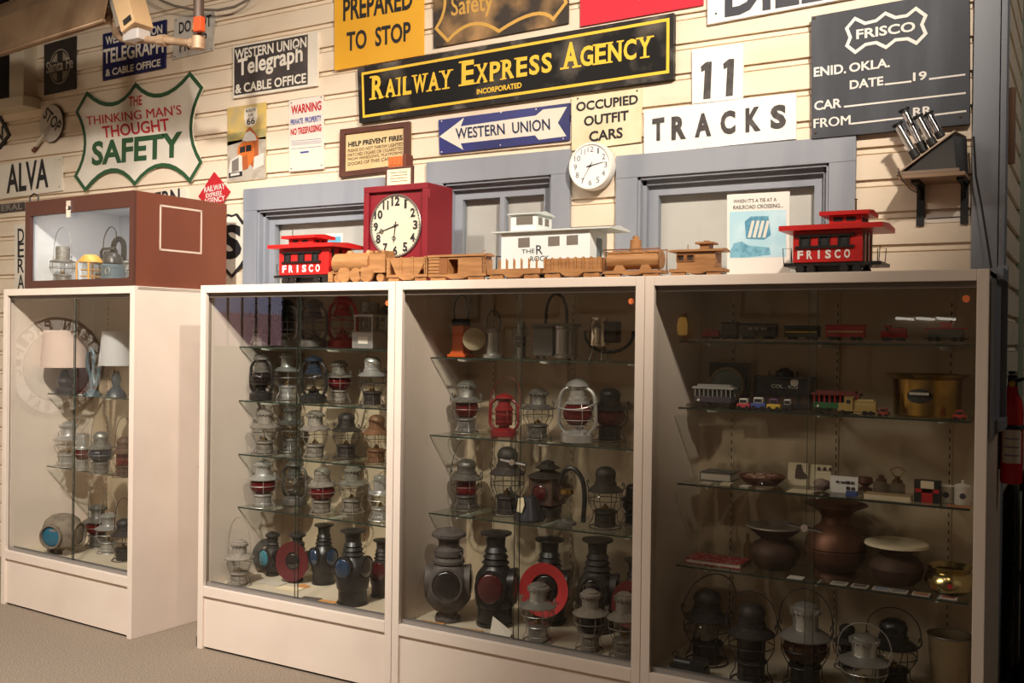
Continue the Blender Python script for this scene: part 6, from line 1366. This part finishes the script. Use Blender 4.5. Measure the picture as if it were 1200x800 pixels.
LF(D_, 880, 798, 706, 'dome', 'dark lantern with double brim, dark red globe and raised bail, fourth cabinet floor', IRON, GDARK, 'mid', 'cyl', .95)
LF(D_, 943, 806, 705, 'crown', 'black lantern with shining silver cap and amber globe, fourth cabinet floor', BLACK, GAMBER, 'mid', 'fat', .9, capm=SILVER)
LF(D_, 1012, 822, 742, 'crown', 'clear glass lantern with silver cap and thin bail, front of fourth cabinet floor', SILVER, GCLEAR, 'mid', 'fat', 1.1)
LF(D_, 1046, 805, 724, 'dome', 'black capped lantern behind the clear one on fourth cabinet floor', BLACK, GCLEAR, 'mid', 'fat', 1.1)
LF(D_, 992, 775, 724, 'dome', 'dark lantern hidden behind the clear and amber lanterns on fourth cabinet floor', IRON, GDARK, None, 'std', 1.0)
P = V((xof(1112, .44, DK), .44, DK+.001)); k = mpp(P)
t = thing('tin_pail', 'dull tin pail with a brass-coloured side at the right of fourth cabinet floor', 'pail', P); MB().lathe([(0, 0), (19*k, 0), (24*k, 66*k), (23*k, 66*k), (18*k, 2*k), (0, 2*k)], n=32).build('body', mat('pail_tin', (150, 128, 96), .5, .3, (122, 100, 74), 6), t); MB().ring(24*k, 1.0*k, (0, 0, 66*k), 32).build('rim', GALVD, t)
# ================================================================ fixtures in front of the wall
# gas tube heater hanging at the upper left: bent sheet hood, burner box, gas pipe
HZ = 3.2; e1 = atz(122, 21, HZ); e0 = atz(-40, 73, HZ)
HM = mat('hood_sheet', (168, 138, 108), .42, .4, (134, 106, 80), 4, .4, .7)
d = (e1-e0); d.z = 0; L_ = d.length; d.normalize(); nrm = V((-d.y, d.x, 0))
def hp(s, a, b): return e0+d*s+nrm*a+V((0, 0, b+a*.5))
t = thing('tube_heater', 'long rusty sheet-metal heater hood hanging over the dark window, cut by the frame', 'heater', e0+d*L_*.5); o = t.location
pro = [(-.0, -.012), (-.0, .03), (.04, .20), (.12, .29), (.20, .20), (.24, .03), (.24, -.012), (.232, .03), (.194, .194), (.12, .282), (.046, .194), (.008, .03)]
M = MB(o); A = [M.v(hp(-1.2, a, b)) for a, b in pro]; B = [M.v(hp(L_, a, b)) for a, b in pro]; n = len(pro)
for i in range(n): M.f([A[i], A[(i+1) % n], B[(i+1) % n], B[i]])
M.f(A); M.f(B[::-1]); M.build('hood', HM, t)
MB(o).cyl(hp(-1.2, .22, .10), hp(L_-.05, .12, .10), .04, 16).build('burner_tube', mat('tube_dark', (70, 56, 48), .6, .5), t)
MB(o).tube([hp(-1.2, 0, -.012), hp(L_, 0, -.012)], .010, 6).tube([hp(-1.2, .24, -.012), hp(L_, .24, -.012)], .010, 6).build('rolled_edge', HM, t)
for s_ in (L_*.25, L_*.8): MB(o).cyl(hp(s_, .12, .28), V((hp(s_, .12, 0).x, hp(s_, .12, 0).y, 4.6)), .008, 8).build('hanger_rod', IRON, t)
yb_ = e1.y+.10
q0 = aty(147, -18, yb_); q1 = aty(160, 34, yb_)
BT = Matrix.Translation((q0+q1)/2) @ Matrix.Rotation(math.radians(-22), 4, 'Y')
MB(o).box(-.055, .055, -.06, .06, -.14, .11, BT, .006).build('control_box', mat('box_cream', (214, 178, 134), .5), t)
MB(o).box(-.075, -.055, -.062, .062, -.10, .16, BT).build('box_side', mat('box_grey', (150, 140, 128), .5, .3), t)
MB(o).box(-.02, .04, -.063, -.06, -.12, -.09, BT).build('box_slot', IRON, t)
PIPE = mat('pipe_tan', (176, 146, 116), .5, .2, (140, 110, 84), 10)
yp = yb_+.02
M = MB(o); M.tube([aty(124, 22, yp), aty(132, 24, yp), aty(135, 30, yp), aty(136, 40, yp), aty(143, 45, yp), aty(152, 46.5, yp), aty(190, 47, yp), aty(230, 51, yp)], .020, 12)
M.build('gas_pipe', PIPE, t)
for u0, u1, v in ((150, 156, 46.5), (187, 195, 47.4), (225, 233, 51)): MB(o).cyl(aty(u0, v, yp), aty(u1, v, yp), .030, 10).build('pipe_fitting', PIPE, t)
MB(o).cyl(aty(132, 20, yp), aty(133, 27, yp), .03, 12).build('pipe_elbow', PIPE, t)
MB(o).box(-.06, .06, -.04, .04, -.025, .03, Matrix.Translation(aty(160, 43, yp-.02)), .01).build('regulator', mat('regulator_white', (210, 204, 200), .4, .3), t)
pt = aty(232.5, 48, yp); M = MB(o); M.cyl(pt, V((pt.x, pt.y, 4.6)), .026, 12); M.build('drop_pipe', mat('pipe_dark', (92, 76, 66), .5, .4), t)
MB(o).cyl(pt-V((0, 0, .04)), pt+V((0, 0, .02)), .033, 12).cyl(aty(232.5, 32, yp)-V((0, 0, .02)), aty(232.5, 32, yp)+V((0, 0, .02)), .034, 12).build('valve_body', PIPE, t)
MB(o).box(-.02, .03, -.05, -.02, -.035, .035, Matrix.Translation(aty(239, 31, yp)), .004).build('valve_handle', mat('valve_orange', (232, 84, 40), .4), t)
M = MB((0, YW, 3.5)); M.tube([aty(u, v, YW-.06) for u, v in ((150, -22), (190, 1), (205, 7), (225, 11), (255, 12), (275, 8), (292, -1), (300, -12))], .008, 6)
tag(M.build('hanging_cable', mat('cable_grey', (120, 110, 100), .6)), 'grey cable sagging across the top of the wall above the pipe', 'cable')

# shelf with the black wedge-shaped case and four chrome tubes
yf = YW-.20
x0, x1 = xof(1053, yf, 2.2), min(xof(1138, yf, 2.2), 3.468); zs = aty(1095, 202.5, yf).z
t = thing('wall_shelf', 'small wooden wall shelf on two black brackets holding the wedge-shaped case', 'shelf', ((x0+x1)/2, YW, zs)); o = t.location
MB(o).box(x0, x1, yf, YW-.001, zs-.014, zs, bev=.002).build('board', mat('shelf_board', (150, 122, 96), .6), t)
for u in (1078, 1137):
    xb = xof(u, YW-.02, 2.1); xb = min(xb, WX-.12)
    zb_ = aty(1078, 264, YW-.02).z
    MB(o).box(xb-.014, xb+.014, YW-.012, YW-.001, zb_, zs-.014).box(xb-.014, xb+.014, yf+.04, YW-.001, zs-.026, zs-.0145).prism([(xb-.006, YW-.012, zb_+.10), (xb-.006, YW-.012, zb_+.14), (xb-.006, yf+.06, zs-.026), (xb-.006, yf+.10, zs-.026)], (.012, 0, 0)).build('bracket', BLACKM, t)
zc_ = aty(1128, 155, yf+.03).z
t = thing('wedge_case', 'black vinyl wedge-shaped case with four chrome tubes rising from its sloped face', 'case', ((x0+x1)/2, YW-.1, zs)); o = t.location
A3 = [V((x0+.01, yf+.012, zs+.001)), V((x1-.03, yf+.012, zs+.001)), V((x1-.05, yf+.05, zc_))]; B3 = [V((x0+.01, YW-.03, zs+.001)), V((x1-.005, YW-.03, zs+.001)), V((x1-.012, YW-.04, zc_))]
M = MB(o); a = [M.v(p) for p in A3]; b = [M.v(p) for p in B3]; M.f(a); M.f(b[::-1])
for i in range(3): M.f([a[i], b[i], b[(i+1) % 3], a[(i+1) % 3]])
M.build('body', mat('black_vinyl', (24, 22, 22), .34, 0, (36, 33, 32), 8), t)
CR = mat('strip_tan', (150, 130, 112), .4, .3)
def slab(p, q, r_, s_, th):
    M = MB(o); n_ = (q-p).cross(s_-p).normalized()*th; M.prism([p, q, r_, s_], n_); return M
sl = slab(A3[0]+V((-.02, -.008, -.0)), A3[2]+V((.01, -.02, .006)), B3[2]+V((.0, 0, .006)), B3[0]+V((-.02, 0, 0)), .006); sl.build('sloped_lid', CR, t)
MB(o).box(x0-.004, x1-.02, yf+.002, yf+.011, zs+.001, zs+.014).build('front_strip', CR, t)
for k_, (ub, vb, ut, vt) in enumerate(((1072, 181, 1051.5, 145), (1081, 173, 1059, 128), (1092.5, 167, 1075.5, 136), (1101.5, 158, 1087.5, 133))):
    yk = yf+.035+.0*k_ if k_ % 2 == 0 else yf+.07
    p0, p1 = aty(ub, vb, yk), aty(ut, vt, yk); dd = (p1-p0)
    g = MB(o).cyl(p0+dd*.12, p0+dd*.92, .0155, 14).build('chrome_tube', CHROME, t)
    MB(o).cyl(p0-dd*.10, p0+dd*.14, .0175, 14).build('tube_socket', BLACKM, t); MB(o).cyl(p0+dd*.90, p0+dd*.97, .016, 14).cyl(p0+dd*.97, p0+dd*1.0, .022, 14).build('tube_cap', BLACKM, t)
M = MB((3.5, YW-.05, 2)); yk = YW-.06; M.tube([aty(1141, 160, yk-.02), aty(1142, 178, yk-.02), aty(1143.5, 205, yk-.02), aty(1150, 240, yk-.02), aty(1158, 290, yk-.03), aty(1161.5, 314, yk-.03)], .0042, 6)
M.build('power_cord', BLACKM); tag(bpy.data.objects['power_cord'], 'black cord running down from the wedge-shaped case to the last cabinet', 'cord')
M = MB((3.0, YW-.1, 2.2)); M.tube([aty(1053, 197, yf-.008), aty(1054, 203, yf-.008), aty(1059, 213, yf+.0), aty(1067, 222, yf+.06), aty(1075, 226, YW-.03)], .002, 6); tag(M.build('hanging_wire', IRON), 'thin wire hanging under the left end of the small wall shelf', 'wire')

# blue-grey framed board and a slim fire extinguisher on the side of the last cabinet
t = thing('framed_board', 'blue-grey framed board hanging on the outer side of the last cabinet', 'board', (EX, .2, 1.3)); o = t.location
MB(o).box(EX+.001, EX+.014, .03, .30, 1.28, 1.80, bev=.002).build('panel', BLUEGREY, t)
MB(o).box(EX+.001, EX+.034, .30, .322, 1.30, 1.86, bev=.002).box(EX+.014, EX+.034, .10, .30, 1.80, 1.84, bev=.002).box(EX+.014, EX+.038, .10, .30, 1.30, 1.335, bev=.002).build('frame', BLUEGREY, t)
P = V((EX+.042, .47, 1.085))
t = thing('fire_extinguisher', 'slim red fire extinguisher with white label hanging beside the last cabinet', 'extinguisher', P)
R_ = .037
MB().lathe([(0, 0), (R_*.92, 0), (R_, .010), (R_, .26), (R_*.9, .295), (R_*.55, .322), (.018, .335), (.018, .35), (0, .35)], n=32).build('cylinder', mat('extinguisher_red', (196, 26, 34), .3), t)
an = math.atan2(CP.y-P.y, CP.x-P.x); M = MB(); vs = [[M.v(V((R_*1.006*cos(an+q), R_*1.006*sin(an+q), zz))) for q in seg(8, lambda f: -.95+1.9*f)] for zz in (.075, .21)]
for i in range(8): M.f([vs[0][i], vs[0][i+1], vs[1][i+1], vs[1][i]])
M.build('label', PAPER, t)
for zz in (.10, .13, .16): 
    M = MB(); vs = [[M.v(V((R_*1.012*cos(an+q), R_*1.012*sin(an+q), z_))) for q in seg(6, lambda f: -.7+1.4*f)] for z_ in (zz, zz+.006)]
    for i in range(6): M.f([vs[0][i], vs[0][i+1], vs[1][i+1], vs[1][i]])
    M.build('printed_line', mat('fine_print', (150, 146, 170)), t)
MB().ring(R_*1.01, .005, (0, 0, .20), 28).ring(R_*1.01, .005, (0, 0, .208), 28).build('strap', BLACKM, t)
MB().cyl((0, 0, .345), (0, 0, .39), .016, 12).box(-.010, .010, -.065, .02, .395, .405).box(-.010, .010, -.06, .02, .372, .381).build('valve_handle', BLACKM, t)
MB().lathe([(0, 0), (.012, 0), (.012, .01), (0, .01)], (0, -.018, .36), 12, Matrix.Rotation(PI/2, 3, 'X')).build('gauge', BRASS, t)
MB().tube([(.012, 0, .37), (.045, .01, .38), (.062, .02, .33), (.060, .02, .14), (.058, .02, .08)], .008, 8).build('hose', BLACKM, t)
MB().box(-.042, -.0365, -.02, .02, .05, .40).build('wall_strap', IRON, t)
GP = mat('pale_green_pipe', (150, 160, 142), .5)
def pipe(u, y, z0, z1, r, label, m):
    x = xof(u, y, (z0+z1)/2); M = MB((x, y, z0)); M.cyl((x, y, z0), (x, y, z1), r, 14)
    o_ = M.build('conduit_pipe', m); tag(o_, label, 'pipe')
    for zz in (z0+.4, z1-.5): MB((x, y, z0)).cyl((x, y, zz), (x, y, zz+.06), r*1.3, 14).build('pipe_coupling', m, o_)
    return o_
pipe(1192.5, 2.0, 0, 4.6, .035, 'pale green vertical pipe beyond the depot corner at the right edge', GP)
M = MB((WX+.02, 1.1, 2.5)); xx = WX+.03; M.cyl((xx, .86, 2.30), (xx, .86, 2.60), .014, 8); tag(M.build('iron_latch_bar', mat('rust_bar', (128, 96, 76), .6, .2)), 'rusty upright bar on the side wall beside the corner board', 'bar')
# black-clothed table in the dark beyond
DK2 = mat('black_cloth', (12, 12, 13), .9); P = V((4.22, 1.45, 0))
t = thing('covered_table', 'black-covered table standing in the dark at the right edge', 'table', P)
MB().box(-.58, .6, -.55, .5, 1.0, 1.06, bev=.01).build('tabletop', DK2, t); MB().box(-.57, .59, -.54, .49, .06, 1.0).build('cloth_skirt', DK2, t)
for x in (-.5, .54):
    for y in (-.45, .45): MB().box(x-.02, x+.02, y-.02, y+.02, 0, .1).build('leg', IRON, t)
P = V((4.2, 3.2, 0)); t = thing('equipment_rack', 'tall dark rack standing in the gloom past the corner', 'rack', P)
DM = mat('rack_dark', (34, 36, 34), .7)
for x in (-.5, .9):
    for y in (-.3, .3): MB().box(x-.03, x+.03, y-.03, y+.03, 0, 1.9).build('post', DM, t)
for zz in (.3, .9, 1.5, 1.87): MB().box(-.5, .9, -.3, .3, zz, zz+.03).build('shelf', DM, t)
# pictures on the opposite wall of the room, seen only as reflections in the doors
FRM = mat('frame_black', (40, 34, 30), .5); PIC = [mat('pic_%d' % i, c, .6, 0, c2, 6) for i, (c, c2) in enumerate((((150, 140, 124), (96, 84, 74)), ((190, 180, 160), (120, 110, 96)), ((120, 104, 88), (170, 150, 130))))]
k_ = 0
for row, zz in ((0, 2.15), (1, 1.35), (2, 2.95)):
    for i in range(7):
        x = -4.2+i*1.05+row*.15; w_, h_ = .34+.06*((i*7+row*3) % 3), .27+.05*((i*5+row) % 3)
        if (i == 4 and row < 2) or (i == 6 and row == 0): continue
        o_ = tag(MB((x, -7, zz)).box(x-w_, x+w_, -6.994, -6.97, zz-h_, zz+h_, bev=.004).build('framed_photograph', FRM), 'black framed photograph hung in rows on the opposite wall', 'picture', 'photographs on the opposite wall')
        MB((x, -7, zz)).box(x-w_+.04, x+w_-.04, -6.9705, -6.968, zz-h_+.04, zz+h_-.04).build('print', PIC[k_ % 3], o_); k_ += 1
# round sign and a small bright window on the west wall, both mirrored in the cabinet doors
c = V((-6, -2.84, 1.21)); RS = .53; RZ = Matrix.Rotation(PI/2, 3, 'Y')
t = thing('round_railway_sign', 'big round white sign lettered Western Pacific Railway, mirrored in the corner cabinet glass', 'sign', (c.x+.03, c.y, c.z)); o = t.location
MB(o).lathe([(0, 0), (RS, 0), (RS, .022), (0, .022)], V((c.x+.005, c.y, c.z)), 56, RZ).build('disc', SIGNWHITE, t)
MB(o).ring(RS-.012, .014, V((c.x+.027, c.y, c.z)), 56, RZ).ring(RS*.70, .009, V((c.x+.027, c.y, c.z)), 48, RZ).build('painted_ring', INK, t)
MB(o).lathe([(0, 0), (RS*.68, 0), (RS*.68, .001), (0, .001)], V((c.x+.0275, c.y, c.z)), 40, RZ).build('centre_field', mat('sign_grey_field', (150, 150, 150), .6), t)
M = MB(o)
def round_text(word, a0, a1, flip):
    n = len(word)
    for i, ch in enumerate(word):
        a = math.radians(a0+(a1-a0)*i/max(n-1, 1)); e = V((0, cos(a), sin(a))); tg = V((0, sin(a), -cos(a)))       # seen from +x the sign's right is +y
        if flip: e2, tg = e*-1, tg*-1
        else: e2 = e
        p = V((c.x+.0285, c.y, c.z))+e*RS*.845; put_text(M, ch, p-tg*.036-e2*.055, p+tg*.036-e2*.055, p-tg*.036+e2*.055, .02, V((.001, 0, 0)))
round_text('WESTERN', 188, 104, False); round_text('PACIFIC', 76, -8, False); round_text('RAILWAY', 228, 312, True)
M.build('lettering', INK, t)
w5 = tag(MB((-6, -6.25, 1.8)).box(-6.0, -5.96, -6.95, -6.89, 1.40, 2.20).box(-6.0, -5.96, -5.61, -5.55, 1.40, 2.20).box(-6.0, -5.96, -6.89, -5.61, 2.14, 2.20).box(-6.0, -5.95, -6.97, -5.53, 1.36, 1.42).build('window_5', BLACKM), kind='structure')
M = MB(w5.location)
for i in range(1, 5): M.box(-5.995, -5.97, -6.89+i*.256-.012, -6.89+i*.256+.012, 1.42, 2.14)
M.build('window_muntin', BLACKM, w5)
def glow(name, rgb, st):
    m = bpy.data.materials.new(name); m.use_nodes = True; b = m.node_tree.nodes['Principled BSDF']; b.inputs['Base Color'].default_value = lin(rgb); b.inputs['Emission Color'].default_value = lin(rgb); b.inputs['Emission Strength'].default_value = st; return m
MB(w5.location).box(-5.998, -5.992, -6.89, -5.61, 1.86, 2.14).build('window_pane', glow('daylight_lavender', (190, 190, 225), 3.2), w5)
MB(w5.location).box(-5.998, -5.992, -6.89, -5.61, 1.42, 1.86).build('window_pane', glow('daylight_rose', (222, 170, 180), 2.6), w5)
# lit case and a warm lamp by the opposite wall, mirrored in the last cabinet
t = thing('strip_lamp', 'row of three bright tubes on the opposite wall mirrored in the last cabinet', 'lamp', (2.45, -6.97, 1.82))
MB().box(-.32, .32, -.03, .02, .02, .06).build('housing', BLACKM, t)
TUBE = glow('tube_glow', (255, 246, 230), 9)
for i in range(3): MB().cyl((-.27+i*.19, .02, .0), (-.10+i*.19, .02, -.012), .014, 10).build('tube', TUBE, t)
t = thing('wall_lamp', 'small warm shaded lamp on the opposite wall mirrored in the last cabinet', 'lamp', (-.06, -6.93, 1.72))
MB().box(-.03, .03, -.065, -.05, -.15, .15).build('back_plate', BRASS, t); MB().lathe([(.05, -.09), (.06, .0), (.045, .10), (0, .11)], n=16).build('lamp_shade', glow('amber_glow', (255, 190, 90), 3), t)
# small things hung on the left side of the second cabinet, and the block by its foot
def knob(u, v, y, lab, r):
    P = aty(u, v, y); P.x = .0004
    t = thing('padlock', lab, 'padlock', P); MB().cyl((0, 0, 0), (-.028, 0, 0), r, 14).build('body', BLACKM, t); MB().ring(r*.5, .004, (-.016, -r-.001, -.004), 14, Matrix.Rotation(PI/2, 3, 'X')).build('white_ring', WHITE, t)
knob(228, 500, .06, 'upper small dark lock with a white ring on the cabinet side', .024); knob(229, 530, .06, 'lower small dark lock with a white ring on the cabinet side', .020)
P = aty(226, 552, .06); P.x = -.001
t = thing('hook_handle', 'black and dark red handle hooked on the side of the second cabinet', 'handle', P)
MB().cyl((0, 0, -.02), (-.03, 0, .012), .018, 12).build('red_grip', REDD, t); MB().cyl((-.026, 0, .008), (-.05, 0, .03), .014, 12).build('black_end', BLACKM, t)
P = V((-.02, .03, 0)); tag(MB(P).box(-.030, -.001, .02, .06, .001, .05, bev=.004).build('rubber_block', mat('block_brown', (58, 40, 34), .7)), 'small dark brown block on the carpet by the second cabinet foot', 'block')
